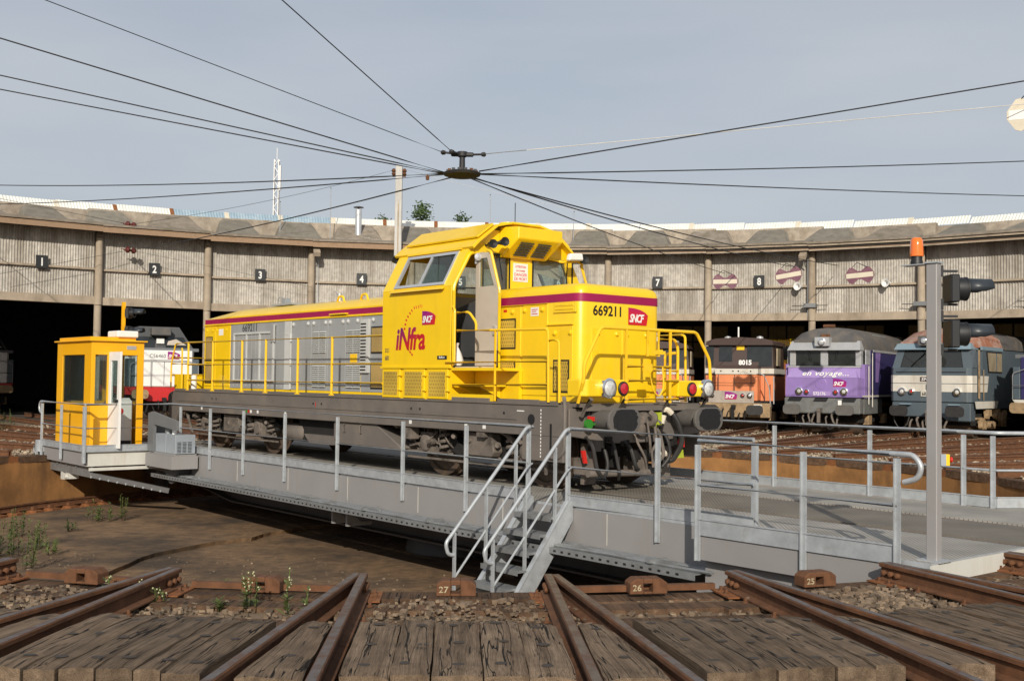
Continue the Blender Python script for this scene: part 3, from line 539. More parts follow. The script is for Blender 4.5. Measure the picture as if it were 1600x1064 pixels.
railing(br, [(7.82, yW), (10.17, yW)], [(7.82, yW), (9.16, yW), (10.17, yW)], h=.965, curl=(1, 0, 0), zb=-.3, kz=(-.03, .14))
MB().tube([(7.82, yW, .5), (8.1, WN + .1, .5)], .018, 8).box(7.82, 8.12, WN - .35, WN - .34, .0, .13).build('return_bar', 'galv', br)
yF = 2.22
railing(br, [(-7.5, yF), (8.15, yF), (8.6, yF), (8.95, 2.75)], [(x, yF) for x in (-6, -4, -2, 0, 2, 3.55, 5.1, 6.75, 8.15)] + [(8.55, yF), (8.95, 2.75)], side=1)
railing(br, [(9.02, 2.75), (10.3, 2.75)], [(9.02, 2.75), (10.25, 2.75)], side=1)
# ---- platform for the operator's cabin at the far left end
pf = link('cabin_platform', None, br)
MB().box(-10.0, -7.2, -3.98, -2.2, -.06, .06).build('floor_plate', 'deck_grate', pf)
MB().box(-9.95, -7.2, -4.0, -3.96, -.27, .05).build('edge_plate', 'bridge_grey', pf)
MB().box(-7.2, -7.16, -3.98, -2.3, -.27, .05).box(-7.17, -7.13, -3.94, -2.3, -.36, -.30).build('end_fascia', 'bridge_white', pf)
mb = MB().box(-9.85, -7.2, -3.9, -3.84, -.5, -.275)
for x in (-9.2, -8.6, -8.0): mb.box(x, x + .05, -3.93, -3.9, -.34, -.30)
mb.build('platform_beam', 'galv_dark', pf)
MB().beam((-7.25, -3.85, -.45), (-6.55, -2.5, -.78), .12, .10).build('raking_strut', 'girder_dark', pf)
sb = MB()
for k in range(9):
    t = (k + .5) / 9; p = Vector((-7.25, -3.92, -.47)).lerp(Vector((-6.55, -2.57, -.8)), t); sb.cyl(p, p + Vector((.02, -.04, 0)), .022, 8)
sb.build('strut_bolts', 'galv', pf)
mb = MB(); mb.lathe((-10.0, -3.98, -.12), (0, 0, 1), [(0, .16), (.25, .16)], 16); mb.tube([(-10.05, -4.02, .05), (-10.25, -4.02, -.05), (-10.3, -4.02, -.25), (-10.15, -4.02, -.42), (-9.9, -4.0, -.45)], .09, 10)
mb.build('end_bumper', 'galv', pf)
MB().box(-8.7, -8.45, -3.9, -3.7, -.62, -.5).cyl((-8.6, -3.95, -.58), (-8.6, -3.7, -.58), .05, 8).box(-9.0, -8.85, -3.9, -3.8, -.66, -.5).build('guide_roller', 'bridge_white', pf)
yP = -4.05
railing(pf, [(-9.85, yP), (-7.15, yP)], [(-9.85, yP), (-8.6, yP), (-7.2, yP)], h=.98, zb=-.2, curl=(-1, 0, 0)) if False else None
rl = railing(pf, [(-7.12, yP), (-9.85, yP)], [(-9.85, yP), (-8.55, yP), (-7.16, yP)], h=.98, zb=-.2, curl=(-1, 0, 0))
railing(pf, [(-7.1, yP), (-7.1, -2.25)], [(-7.1, yP)], h=.98, zb=-.2)
# ---- staircase down into the pit
st = link('staircase', None, br)
sx0, sx1 = 4.62, 5.38
def slope(y0, z0, y1, z1, x, w, h): return MB().beam((x, y0, z0), (x, y1, z1), w, h)
for x in (sx0, sx1):
    o = MB().xz([(0, 0)], 0, 0) if False else MB()
    o.prism([(x - .02, WN - .04, .08), (x - .02, WN - .04, -.16), (x - .02, -3.14, -1.36), (x - .02, -3.32, -1.36), (x - .02, -3.18, -1.05), (x - .02, WN - .16, .08)], (.04, 0, 0))
    o.beam((x, WN - .12, .09), (x, -3.26, -1.12), .07, .015)
    o.build('stringer', 'galv', st)
for k in range(6):
    t = (k + .4) / 6; y = WN - .1 - t * 1.06; z = -.02 - t * 1.22
    MB().box(sx0 + .02, sx1 - .02, y - .2, y + .05, z - .03, z).box(sx0 + .02, sx1 - .02, y - .205, y - .2, z - .06, z + .005).build('tread', 'deck_grate' if False else 'galv_dark', st)
for x in (sx0, sx1):
    T = Vector((x, yN - .02, .98)); Bm = Vector((x, -3.55, -.33))
    MB().tube(bend([(x, yN + .0, .975), (x, yN - .1, .975), Bm, (x, -3.64, -.42), (x, -3.6, -.56), (x, -3.5, -.58)], .08, 5), .024, 10).build('handrail', 'galv', st)
    MB().tube(bend([(x, yN, .5), (x, yN - .08, .46), (x, -3.5, -.86)], .08, 4), .015, 8).build('mid_rail', 'galv', st)
    for t in (.15, .55, .96):
        y = yN - .1 + (-3.55 - yN + .1) * t; zt = .975 + (-.33 - .975) * t - .02
        MB().box(x - .022, x + .022, y - .012, y + .012, zt - .95 + (.15 if t > .9 else 0), zt).build('stair_post', 'galv', st)
MB().box(sx0 - .05, sx1 + .05, -3.4, -3.1, -1.38, -1.345).build('foot_plate', 'galv_dark', st)
# ================================================================== operator's cabin
cb = thing('operator_cabin', 'small orange turntable operator cabin with open white door at the left end of the bridge', 'cabin', CEN, RZB)
X0, X1c, Y0, Y1c, ZB, ZT = -9.8, -7.62, -3.78, -2.68, .065, 2.28
def wallpanel(name, pts, m, parent=cb): return None
mb = MB().box(X0, X1c, Y0, Y0 + .05, ZB, .98).box(X0, X1c, Y0, Y0 + .05, 2.0, ZT).box(X0, X0 + .35, Y0, Y0 + .05, .98, 2.0).box(X1c - .42, X1c, Y0, Y0 + .05, .98, 2.0)
mb.build('side_wall', 'cabin_orange', cb, bevel=.004)
MB().box(X0, X0 + .05, Y0 + .052, Y1c, ZB, 1.0).box(X0, X0 + .05, Y0 + .052, Y1c, 2.0, ZT).box(X0, X0 + .05, Y0 + .052, Y0 + .15, 1.0, 2.0).box(X0, X0 + .05, Y1c - .1, Y1c, 1.0, 2.0).build('end_wall', 'cabin_orange', cb)
MB().box(X0 + .052, X1c, Y1c - .05, Y1c, ZB, 1.0).box(X0 + .052, X1c, Y1c - .05, Y1c, 2.0, ZT).box(X0 + .052, X0 + .3, Y1c - .05, Y1c, 1.0, 2.0).box(X1c - .1, X1c, Y1c - .05, Y1c, 1.0, 2.0).build('rear_wall', 'cabin_orange', cb)
# door side (faces the camera right): corner posts, head
MB().box(X1c - .05, X1c + .004, Y0 - .004, Y0 + .38, ZB, .98).box(X1c - .05, X1c + .004, Y0 - .004, Y0 + .08, .98, 2.0).box(X1c - .05, X1c + .004, Y0 + .33, Y0 + .38, .98, 2.0).box(X1c - .05, X1c + .004, Y0 - .004, Y1c + .004, 2.0, ZT).box(X1c - .05, X1c + .004, Y1c - .13, Y1c + .004, ZB, 2.0).build('door_wall', 'cabin_orange', cb, bevel=.004)
MB().box(X0 - .06, X1c + .06, Y0 - .06, Y1c + .06, ZT, ZT + .03).box(X0, X1c - .2, Y0 + .04, Y1c - .1, ZT + .03, ZT + .1).build('roof', 'cabin_orange', cb, bevel=.006)
def pane_(nm, *b): return MB().box(*b).build('window_pane', 'glass', cb)
pane_('', X0 + .35, X1c - .42, Y0 + .02, Y0 + .026, .98, 2.0); pane_('', X0 + .02, X0 + .026, Y0 + .15, Y1c - .1, 1.0, 2.0); pane_('', X0 + .3, X1c - .1, Y1c - .03, Y1c - .024, 1.0, 2.0); pane_('', X1c - .03, X1c - .024, Y0 + .08, Y0 + .33, .98, 2.0)
dr = MB().box(X1c + .01, X1c + .62, Y0 + .36, Y0 + .41, ZB + .02, .35).box(X1c + .01, X1c + .62, Y0 + .36, Y0 + .41, .35, 1.0).box(X1c + .01, X1c + .12, Y0 + .36, Y0 + .41, 1.0, 2.06).box(X1c + .50, X1c + .62, Y0 + .36, Y0 + .41, 1.0, 2.06).box(X1c + .12, X1c + .50, Y0 + .36, Y0 + .41, 1.88, 2.06).build('door', 'white', cb)
MB().box(X1c + .12, X1c + .5, Y0 + .383, Y0 + .389, 1.0, 1.88).build('pane', 'glass', dr); MB().cyl((X1c + .56, Y0 + .3, 1.05), (X1c + .56, Y0 + .36, 1.05), .03, 8).build('handle', 'black', dr)
MB().box(X0 + .06, X1c - .06, Y0 + .06, Y1c - .06, ZB - .002, ZB + .02).build('floor', 'fascia_wood', cb)
dk = MB().xz([(-8.35, .09), (-7.78, .09), (-7.78, 1.02), (-7.95, 1.1), (-8.35, .95)], -3.30, -2.84).build('control_desk', 'white', cb, bevel=.01)
MB().lathe((-7.778, -3.1, .82), (1, 0, 0), [(0, .07), (.006, .07)], 14).build('desk_emblem', 'red', cb)
MB().box(-7.79, -7.77, -3.28, -2.86, .1, .2).build('desk_plinth', 'black', cb)
MB().lathe((-8.6, -3.2, .09), (0, 0, 1), [(0, .2), (.04, .2), (.05, .03), (.45, .03), (.46, .2), (.52, .2), (.53, 0)], 14).build('stool', 'fascia_wood', cb)
MB().box(X1c + .006, X1c + .012, -3.05, -2.85, 2.12, 2.2).build('maker_plate', 'alu', cb)
# air conditioner on the roof, signal post behind
ac = MB().box(-8.35, -7.75, -3.2, -2.75, ZT + .1, ZT + .24).build('roof_unit', 'white', None, bevel=.02, label='white roof box lying on top of the orange cabin', cat='roof unit'); ac.location = CEN; ac.rotation_euler = (0, 0, RZB)
def signal_head(parent, x, y, z, d, name='signal_head'):
    # d = +1/-1 hood direction along local x
    h = MB().box(x, x + d * .10, y - .13, y + .13, z - .15, z + .15).build(name, 'signal_black', parent, bevel=.012)
    MB().lathe((x + d * .1, y, z), (d, 0, 0), [(0, .12), (.06, .125), (.10, .125), (.1, .13), (.12, .13), (.12, .1), (.03, .05)], 20).build('lens_ring', 'signal_black', h)
    pts = [(y + .115 * math.cos(R_(a)), z + .115 * math.sin(R_(a))) for a in range(-15, 196, 15)]
    mb = MB(); n = len(pts); vs = []
    for i, (yy, zz) in enumerate(pts):
        e = .42 - .26 * max(0, math.cos(R_(-90) - R_(-15 + i * 15) + R_(0))) if False else (.40 if zz > z - .02 else .26)
        vs += [(x + d * .2, yy, zz), (x + d * (.2 + e * .75), y + (yy - y) * .98, z + (zz - z) * .98)]
    mb.add(vs, [(2 * i, 2 * i + 2, 2 * i + 3, 2 * i + 1) for i in range(n - 1)], True); o = mb.build('hood', 'signal_hood', h)
    so = o.modifiers.new('t', 'SOLIDIFY'); so.thickness = .008
    MB().lathe((x + d * .09, y, z), (d, 0, 0), [(0, .1), (.015, .08), (.02, 0)], 16).build('lens', 'glass_dark', h)
    return h
mat('signal_hood', (.03, .037, .045), .4, var=.06)
# signal mast by the near right end of the bridge
mpos = CEN + Vector((math.cos(RZB) * 10.38 - math.sin(RZB) * -2.42, math.sin(RZB) * 10.38 + math.cos(RZB) * -2.42, .012))
ms = thing('signal_mast', 'grey square signal mast with two black hooded lamps and orange beacon on the bridge end', 'signal mast', mpos, RZB)
MB().box(-.052, .052, -.045, .045, 0, 2.68).build('post', 'steel_pole', ms, bevel=.006); MB().box(-.065, .065, -.06, .06, 2.68, 2.695).box(-.30, -.06, -.06, .06, 2.672, 2.682).build('cap', 'galv', ms); MB().box(-.12, .12, -.1, .1, -.002, .012).build('base_plate', 'galv', ms)
bc = MB().lathe((-.17, 0, 2.683), (0, 0, 1), [(0, .055), (.03, .055), (.04, .05), (.075, .05)], 18).build('beacon_base', 'black', ms)
MB().lathe((-.17, 0, 2.758), (0, 0, 1), [(0, .062), (.03, .062), (.10, .058), (.15, .054), (.17, .04), (.178, 0)], 20).build('beacon_dome', 'lamp_orange', bc)
# heads look to the right of the picture, across the bridge
ms2 = link('signal_arm', None, ms); ms2.rotation_euler = (0, 0, R_(52)); ms2.scale = (.8, .8, .84)
for z in (2.47 / .84, 2.06 / .84):
    h = signal_head(ms2, .15, 0, z - .02, 1)
    for dz in (.17, -.19): MB().beam((.05, 0, z + dz), (.27, 0, z + dz), .03, .025).box(.07, .1, -.03, .03, z + dz - .06, z + dz + .06).build('bracket', 'signal_black', h)
es = MB().box(.06, .12, -.05, .05, 1.02, 1.14).build('stop_button_box', 'box_blue', ms2); MB().box(.12, .16, -.05, .05, 1.02, 1.14).build('button_plate', 'rail_yellow', es); MB().lathe((.16, 0, 1.08), (1, 0, 0), [(0, .018), (.02, .018), (.02, .032), (.045, .03), (.05, 0)], 14).build('button', 'red', es)
# small signal on a yellow post above the cabin
lp = CEN + Vector((math.cos(RZB) * -9.2 - math.sin(RZB) * -2.55, math.sin(RZB) * -9.2 + math.cos(RZB) * -2.55, 0))
ls = thing('cabin_signal', 'yellow post with two black hooded signal lamps rising behind the orange cabin', 'signal mast', lp, RZB)
MB().box(-.035, .035, -.035, .035, 0, 3.22).build('post', 'cabin_orange', ls)
l2 = link('signal_arm', None, ls); l2.rotation_euler = (0, 0, R_(45))
l2.scale = (.8, .8, .8)
for z in (3.72, 3.2):
    h = signal_head(l2, .1, 0, z, 1); MB().beam((.03, 0, z), (.12, 0, z), .04, .2).build('bracket', 'black', h)
# drive unit hung on the side of the bridge
du = thing('drive_unit', 'grey sheet metal drive cabinet hung on the bridge side below the cabin', 'cabinet', CEN, RZB)
MB().xz([(-7.05, -.12), (-5.75, -.12), (-5.75, .02), (-7.05, .02)], -2.75, -2.28).build('tray', 'bridge_grey', du)
MB().prism([(-7.05, -2.78, .02), (-7.05, -2.78, .80), (-6.85, -2.78, .84), (-5.6, -2.78, .68), (-5.6, -2.78, .50), (-6.75, -2.78, .58), (-6.75, -2.78, .02)], (0, .06, 0)).box(-7.05, -7.0, -2.72, -2.3, .02, .6).build('cover', 'box_grey', du)
MB().box(-6.72, -6.2, -2.74, -2.32, .022, .40).build('motor_box', 'box_blue', du, bevel=.006); MB().box(-6.16, -5.72, -2.74, -2.32, .022, .40).build('cabinet_box', 'box_blue', du, bevel=.006)
mb = MB()
for i in range(3):
    for k in range(8): mb.box(-5.722, -5.715, -2.70 + i * .11, -2.62 + i * .11, .05 + k * .028, .062 + k * .028)
mb.build('vent_slots', 'black', du)
MB().cyl((-6.4, -2.6, .4), (-6.4, -2.6, .6), .07, 12).build('oil_can', 'galv_dark', du); MB().cyl((-6.1, -2.6, .4), (-6.1, -2.6, .56), .05, 12).build('filter', 'white', du)
MB().lathe((-6.35, -2.55, -.32), (0, 1, 0), [(0, .3), (.05, .3), (.05, .27), (.3, .27)], 20).build('drive_wheel', 'girder_dark', du)
MB().box(-7.05, -5.7, -2.82, -2.78, -.28, -.02).box(-5.72, -5.68, -2.78, -2.28, -.28, -.02).build('skirt', 'bridge_grey', du)
# ================================================================== the yellow locomotive (same local frame as the bridge)
lo = thing('diesel_locomotive', 'yellow and grey diesel locomotive with violet stripe standing on the turntable', 'locomotive', CEN, RZB)
def P4(n, m, mb, par=None, bevel=0, seg=1): return mb.build(n, m, par or lo, bevel, seg)
XR, XF = -9.25, 4.3
# ---- underframe
for sy in (-1, 1):
    y0, y1 = (sy * 1.42, sy * 1.36)
    o = MB(); o.xz([(XR + .25, 1.25), (XF, 1.25), (XF, .80), (3.45, .80), (-8.7, .80), (-8.95, .42), (XR, .42), (XR, .95)], y0, y1)
    o.box(3.42, XF - .001, y0, y1, .45, .799)
    P4('side_sill', 'frame_grey', o, bevel=.008)
    MB().box(-8.8, 3.3, y0 - sy * .0, y0 + sy * .012, 1.015, 1.025).box(-8.9, 4.2, y0, y0 + sy * .02, 1.235, 1.262).build('sill_moulding', 'frame_grey', lo)
P4('footplate', 'frame_grey', MB().box(XR + .3, XF - .02, -1.36, 1.36, 1.16, 1.262).box(-9.0, -7.2, -1.40, -.86, 1.263, 1.29).box(-7.1, -.4, -1.38, -.86, 1.263, 1.285).box(2.9, 4.2, -1.38, -.86, 1.263, 1.285))
for x in (1.72, 2.85): P4('tread_upstand', 'frame_grey', MB().box(x, x + .92, -1.43, -1.40, 1.255, 1.31))
P4('frame_core', 'underframe_shade', MB().box(-9.0, 4.1, -1.1, 1.1, .78, 1.155))
for x in (-6.95, -6.75, -2.6, -2.3, .6, .85, 3.0): MB().cyl((x, -1.424, 1.10), (x, -1.419, 1.10), .022, 8).build('lifting_hole', 'black', lo)
MB().cyl((3.62, -1.426, 1.03), (3.62, -1.40, 1.03), .075, 14).build('jacking_hole', 'black', lo)
MB().box(3.3, 3.46, -1.424, -1.42, 1.135, 1.15).build('frame_label', 'white', lo)
for k, (x, c) in enumerate(((-5.35, 'green'), (-5.25, 'red'), (-5.15, 'white'), (-4.85, 'white'), (-3.7, 'white'), (.55, 'white'), (2.05, 'white'), (2.5, 'white'), (-7.5, 'white'))): MB().box(x, x + .07, -1.424, -1.42, .85, .91).build('data_mark', c, lo)
MB().box(-2.52, -2.5, -1.424, -1.42, 1.05, 1.13).build('rust_mark', 'red', lo)
for k in range(14): MB().box(3.82, 3.835, -1.424, -1.42, .50 + k * .05, .53 + k * .05).build('warning_dash', 'white', lo)
MB().box(4.02, 4.06, -1.424, -1.42, .48, .98).build('step_slot', 'black', lo)
P4('corner_pipe', 'frame_grey', MB().tube(bend([(4.24, -1.36, 1.35), (4.33, -1.42, 1.25), (4.33, -1.42, .62), (4.2, -1.43, .5), (4.02, -1.43, .52)], .08), .028, 8))
# ---- headstocks, buffers, coupling gear
for sx, xh in ((1, XF), (-1, XR)):
    hs = P4('headstock', 'frame_grey', MB().prism([(xh, -1.36, .82), (xh, -1.36, 1.2), (xh, 1.36, 1.2), (xh, 1.36, .82), (xh, .5, .70), (xh, -.5, .70)], (sx * .05, 0, 0)), bevel=.01)
    for y in (-.875, .875):
        b = P4('buffer', 'buffer_grey', MB().lathe((xh + sx * .04, y, 1.05), (sx, 0, 0), [(0, .18), (.05, .18), (.055, .135), (.38, .135), (.39, .105), (.56, .105)], 20))
        ph = rrect(-.31, .31, -.17, .17, .15, 6)
        MB().prism([(xh + sx * .60, y + a, 1.05 + c) for a, c in ph], (sx * .05, 0, 0)).build('buffer_head', 'buffer_grey', b, .012, 2)
        if sx > 0:
            random.seed(int(y * 100)); pts = []
            for i in range(40):
                t = 2 * math.pi * i / 40; ax, az = .235, .162; e = 3.2
                pts.append((math.copysign(abs(math.cos(t)) ** (2 / e), math.cos(t)) * ax * random.uniform(.86, 1.06), math.copysign(abs(math.sin(t)) ** (2 / e), math.sin(t)) * az * random.uniform(.93, 1.0)))
            MB().prism([(xh + .6515, y + a + .02, 1.05 + c) for a, c in pts], (.002, 0, 0)).build('grease_patch', 'grease', b)
    if sx > 0:
        P4('draw_hook', 'bogie_grey', MB().lathe((xh + .05, 0, .98), (1, 0, 0), [(0, .2), (.1, .18), (.15, .1), (.16, 0)], 16).tube(bend([(xh + .1, 0, .98), (xh + .34, 0, .98), (xh + .4, 0, 1.08), (xh + .3, 0, 1.14)], .06), .045, 8))
        P4('screw_coupling', 'bogie_grey', MB().tube(bend([(xh + .3, -.07, 1.02), (xh + .36, -.07, .72), (xh + .3, 0, .55), (xh + .36, .07, .72), (xh + .3, .07, 1.02)], .05), .02, 7).tube([(xh + .32, 0, .62), (xh + .34, .02, .36)], .025, 7))
def hose(pts, r, m='rubber', nm='hose'): return P4(nm, m, MB().tube(bend(pts, .12, 6), r, 8))
xh = XF + .06
hose([(xh, -1.05, .8), (xh + .14, -1.05, .7), (xh + .18, -1.0, .35), (xh + .16, -.85, .22), (xh + .12, -.72, .4), (xh + .02, -.7, .62)], .028)
hose([(xh, -.62, .78), (xh + .12, -.62, .7), (xh + .2, -.58, .3), (xh + .1, -.5, .2)], .024)
hose([(xh, -.28, .72), (xh + .15, -.3, .62), (xh + .2, -.25, .35), (xh + .1, -.1, .32)], .03)
hose([(xh, .3, .95), (xh + .12, .32, .85), (xh + .2, .34, .5), (xh + .1, .22, .38)], .028, 'bogie_grey')
hose([(xh, -.1, .85), (xh + .12, -.14, .7), (xh + .16, -.02, .5), (xh + .1, .08, .3)], .018, 'bogie_grey')
hose([(xh + .02, .5, 1.12), (xh + .12, .52, 1.18), (xh + .2, .62, 1.02), (xh + .22, .72, .7), (xh + .1, .62, .42), (xh, .55, .42)], .04)
hose([(xh, .45, .9), (xh + .14, .48, .75), (xh + .16, .52, .5), (xh + .1, .4, .34)], .026)
P4('jumper_plug', 'sign_cream', MB().tube(bend([(xh + .04, .40, 1.12), (xh + .14, .44, 1.2), (xh + .17, .52, 1.12)], .05), .045, 8).cyl((xh + .12, .36, .98), (xh + .14, .38, 1.1), .045, 8).cyl((xh + .1, .33, .52), (xh + .12, .44, .54), .05, 8))
P4('jumper_socket', 'lime', MB().box(xh + .06, xh + .16, .24, .32, .96, 1.14).box(xh + .06, xh + .14, .15, .23, .92, 1.02))
P4('red_cock', 'red', MB().prism([(xh + .1, -1.12, 1.1), (xh + .1, -.92, 1.08), (xh + .1, -.94, 1.02), (xh + .1, -1.12, 1.04)], (.03, 0, 0)).prism([(xh, -1.15, .62), (xh, -1.08, .62), (xh, -1.04, .44), (xh, -1.1, .44)], (.03, 0, 0)).box(xh + .1, xh + .16, .74, .82, .62, .74))
P4('green_cock', 'green', MB().lathe((xh + .1, -1.12, .99), (1, 0, 0), [(0, .07), (.05, .07)], 12).box(xh + .1, xh + .13, -1.1, -.8, .975, 1.0))
P4('green_tag', 'lime', MB().prism([(xh + .12, .68, .46), (xh + .12, .84, .46), (xh + .12, .82, .58), (xh + .12, .7, .6)], (.012, 0, 0)))
P4('front_lever', 'frame_grey', MB().tube(bend([(xh, .1, 1.18), (xh + .12, .18, 1.08), (xh + .16, .3, .98)], .05), .022, 7).tube([(xh, -.45, 1.2), (xh + .02, -.3, 1.02)], .03, 7).tube(bend([(xh, -1.0, 1.12), (xh + .1, -.98, 1.16), (xh + .1, -.4, 1.16), (xh, -.38, 1.12)], .05), .012, 6))
P4('guard_pipe', 'bogie_grey', MB().cyl((xh + .1, -1.1, .3), (xh + .1, .12, .27), .05, 10).box(xh - .3, xh + .1, -1.0, -.94, .27, .5).box(xh - .3, xh + .1, 0, .06, .27, .5))
P4('rail_guard', 'bogie_grey', MB().box(4.1, 4.16, -.9, -.66, .12, .7).box(4.1, 4.16, .66, .9, .12, .7))
random.seed(5)
mb = MB()
for k in range(16):
    y = -.9 + .11 * k; z = random.uniform(.35, .75); mb.box(xh - .12, xh + random.uniform(.0, .06), y, y + random.uniform(.05, .12), z, z + random.uniform(.06, .16))
P4('valve_gear', 'underframe_shade', mb)
P4('builder_lettering', 'rail_yellow', MB().box(XF + .051, XF + .054, -.2, .26, 1.12, 1.14))
# ---- bogies
def spring(par, x, y, z0, z1, r, n=5):
    pts = [(x + r * math.cos(t * 2 * math.pi), y + r * math.sin(t * 2 * math.pi), z0 + (z1 - z0) * t / n) for t in [i / 10 for i in range(n * 10 + 1)]]
    return MB().tube(pts, .028, 6).build('coil_spring', 'bogie_grey', par)
for bx in (2.0, -6.5):
    bg_ = link('bogie', None, lo)
    for sy in (-1, 1):
        y = sy * 1.02
        MB().xz([(bx - 2.0, .62), (bx - 1.75, .70), (bx - .75, .74), (bx - .4, .50), (bx + .4, .50), (bx + .75, .74), (bx + 1.75, .70), (bx + 2.0, .62), (bx + 1.9, .50), (bx + .8, .46), (bx + .5, .36), (bx - .5, .36), (bx - .8, .46), (bx - 1.9, .50)], y - .07, y + .07).build('side_frame', 'underframe_shade', bg_, .01)  # side frame coloured near-black to stand for shaded gaps behind the gear
        MB().xz([(bx - .12, .42), (bx + .55, .42), (bx + .62, .50), (bx + .55, .78), (bx - .12, .78)], sy * 1.12, sy * 1.30).build('sand_box', 'bogie_grey', bg_, .015)
        MB().box(bx - 1.95, bx + 1.95, sy * 1.08, sy * 1.10, .27, .305).build('brake_rod', 'bogie_grey', bg_)
        for wx in (bx - 1.27, bx + 1.27):
            MB().box(wx - .17, wx + .17, sy * .98, sy * 1.2, .38, .72).lathe((wx, sy * 1.18, .55), (0, sy, 0), [(0, .14), (.05, .14), (.07, .09), (.08, 0)], 14).build('axle_box', 'bogie_grey', bg_, .01)
            for dx in (-.42, .42): spring(bg_, wx + dx, sy * 1.12, .42, .8, .085, 4)
            MB().box(wx - .54, wx + .54, sy * 1.05, sy * 1.18, .37, .41).build('spring_beam', 'bogie_grey', bg_)
            MB().lathe((wx, sy * .70, .55), (0, sy, 0), [(0, .58), (.025, .58), (.03, .55), (.135, .545), (.135, .47), (.10, .45), (.10, .2), (.14, .18), (.16, .12)], 36).build('wheel', 'wheel_steel', bg_)
            MB().tube(bend([(wx - .8, sy * 1.18, .82), (wx - .5, sy * 1.2, .80), (wx - .3, sy * 1.2, .68)], .08), .045, 8).lathe((wx - .82, sy * 1.18, .82), (-1, 0, 0), [(0, .075), (.08, .075), (.09, .0)], 12).build('damper', 'bogie_grey', bg_)
        random.seed(int(bx * 10)); mb = MB()
        for k in range(12):
            x = bx + random.uniform(-1.7, 1.7); z = random.uniform(.5, .8); mb.tube(bend([(x, sy * 1.1, .8), (x + .05, sy * 1.2, z), (x + random.uniform(-.2, .2), sy * 1.22, z - .1), (x + random.uniform(-.2, .2), sy * 1.1, z - .2)], .06, 3), .014, 5)
        mb.build('pipework', 'bogie_grey', bg_)
        for k in range(7):
            x = bx - 1.6 + k * .55; mb = MB(); mb.lathe((x, sy * 1.2, random.uniform(.55, .7)), (random.choice((1, 0)), sy, 0), [(0, .05), (.06, .05), (.07, .035), (.14, .035)], 8)
            mb.build('brake_cylinder', 'bogie_grey', bg_)
    MB().box(bx - 1.6, bx + 1.6, -.6, .6, .42, .76).build('transom', 'underframe_shade', bg_)
# ---- tanks and boxes between the bogies
P4('battery_box', 'frame_grey', MB().xz([(-1.95, .80), (-.55, .80), (.22, .45), (.2, .40), (-1.75, .40), (-1.95, .5)], -1.36, -.8), bevel=.015)
for x in (-1.55, -1.0): P4('grab_handle', 'bogie_grey', MB().tube(bend([(x, -1.36, .62), (x, -1.40, .63), (x, -1.40, .76), (x, -1.36, .77)], .02), .01, 6))
P4('fuel_tank', 'underframe_shade', MB().xz([(-3.5, .80), (-2.0, .80), (-2.0, .36), (-3.3, .36), (-3.5, .5)], -1.2, 1.2))
P4('air_reservoir', 'frame_grey', MB().lathe((-4.15, -1.1, .52), (1, 0, 0), [(0, 0), (.03, .12), (.1, .17), (.75, .17), (.82, .12), (.85, 0)], 16))
P4('tank_end', 'frame_grey', MB().xz([(-3.1, .52), (-2.05, .52), (-2.05, .36), (-2.9, .36)], -1.32, -1.2))
P4('junction_box', 'bogie_grey', MB().box(.32, .52, -1.38, -1.2, .6, .8).box(2.32, 2.5, -1.40, -1.25, .72, .84))
P4('sanding_pipe', 'bogie_grey', MB().tube(bend([(-8.55, -1.3, .8), (-8.4, -1.3, .6), (-8.3, -1.25, .3)], .08), .035, 7).tube(bend([(3.75, -1.3, .8), (3.8, -1.3, .5), (3.7, -1.2, .25)], .08), .03, 7))
# ---- long hood
HW = .85
def sect(x, zt, zs, w=HW): return [Vector((x, y, z)) for y, z in [(-w, 1.27), (-w, zs)] + [(-w + .10, zs + (zt - zs) * .55), (-w + .32, zt - .02), (0, zt), (w - .32, zt - .02), (w - .10, zs + (zt - zs) * .55)] + [(w, zs), (w, 1.27)]]
P4('long_hood', 'yellow', MB().loft([sect(-8.72, 2.90, 2.84, HW - .06), sect(-8.66, 2.94, 2.86), sect(-7.4, 3.09, 2.90), sect(-.25, 3.11, 2.90)], True), bevel=.0)
yS = -HW - .004
def side(n, m, x0, x1, z0, z1, d=.012, par=None, y=None, bev=.004):
    yy = (-HW if y is None else y); return MB().box(x0, x1, yy - d, yy + .01, z0, z1).build(n, m, par or lo, bev)
side('hood_stripe', 'purple_stripe', -8.64, -.31, 2.765, 2.87, .004, bev=0); side('stripe_lip', 'yellow', -8.64, -.31, 2.725, 2.757, .03)
side('roof_step', 'yellow', -2.95, -2.35, 2.775, 2.80, .07)
side('side_panel', 'hood_grey', -7.28, -4.80, 1.33, 2.72, .012); side('hinge_post', 'hood_light', -4.785, -4.52, 1.33, 2.715, .02)
for i, (a, b) in enumerate(((-4.5, -3.70), (-3.69, -3.06), (-3.05, -2.41), (-2.40, -1.88))): side('engine_door', 'hood_grey', a, b, 1.42, 2.715, .016)
side('side_panel', 'hood_grey', -1.86, -.32, 1.33, 2.715, .010); side('plinth_panel', 'hood_grey', -4.5, -1.88, 1.33, 1.41, .008)
for z in (2.46, 1.98, 1.5): P4('hinge', 'hood_light', MB().cyl((-4.5, -HW - .03, z), (-4.5, -HW - .03, z - .16), .022, 8).box(-4.75, -4.62, -HW - .026, -HW - .02, z - .02, z))
for x in (-4.42, -3.82, -3.6, -3.14, -2.97, -2.5, -2.32, -1.98, -1.45): P4('latch_bolt', 'hood_light', MB().lathe((x, -HW - .015, 2.64), (0, -1, 0), [(0, .045), (.015, .045), (.02, .03), (.035, .02), (.036, 0)], 12))
fr = MB()
for x in (-7.07, -6.47, -5.86, -5.25): fr.box(x - .022, x + .022, -HW - .045, -HW - .01, 1.50, 2.525)
for z in (1.5, 2.51): fr.box(-7.09, -5.23, -HW - .046, -HW - .011, z - .02, z + .02)
rg = P4('radiator_grille', 'hood_light', fr)
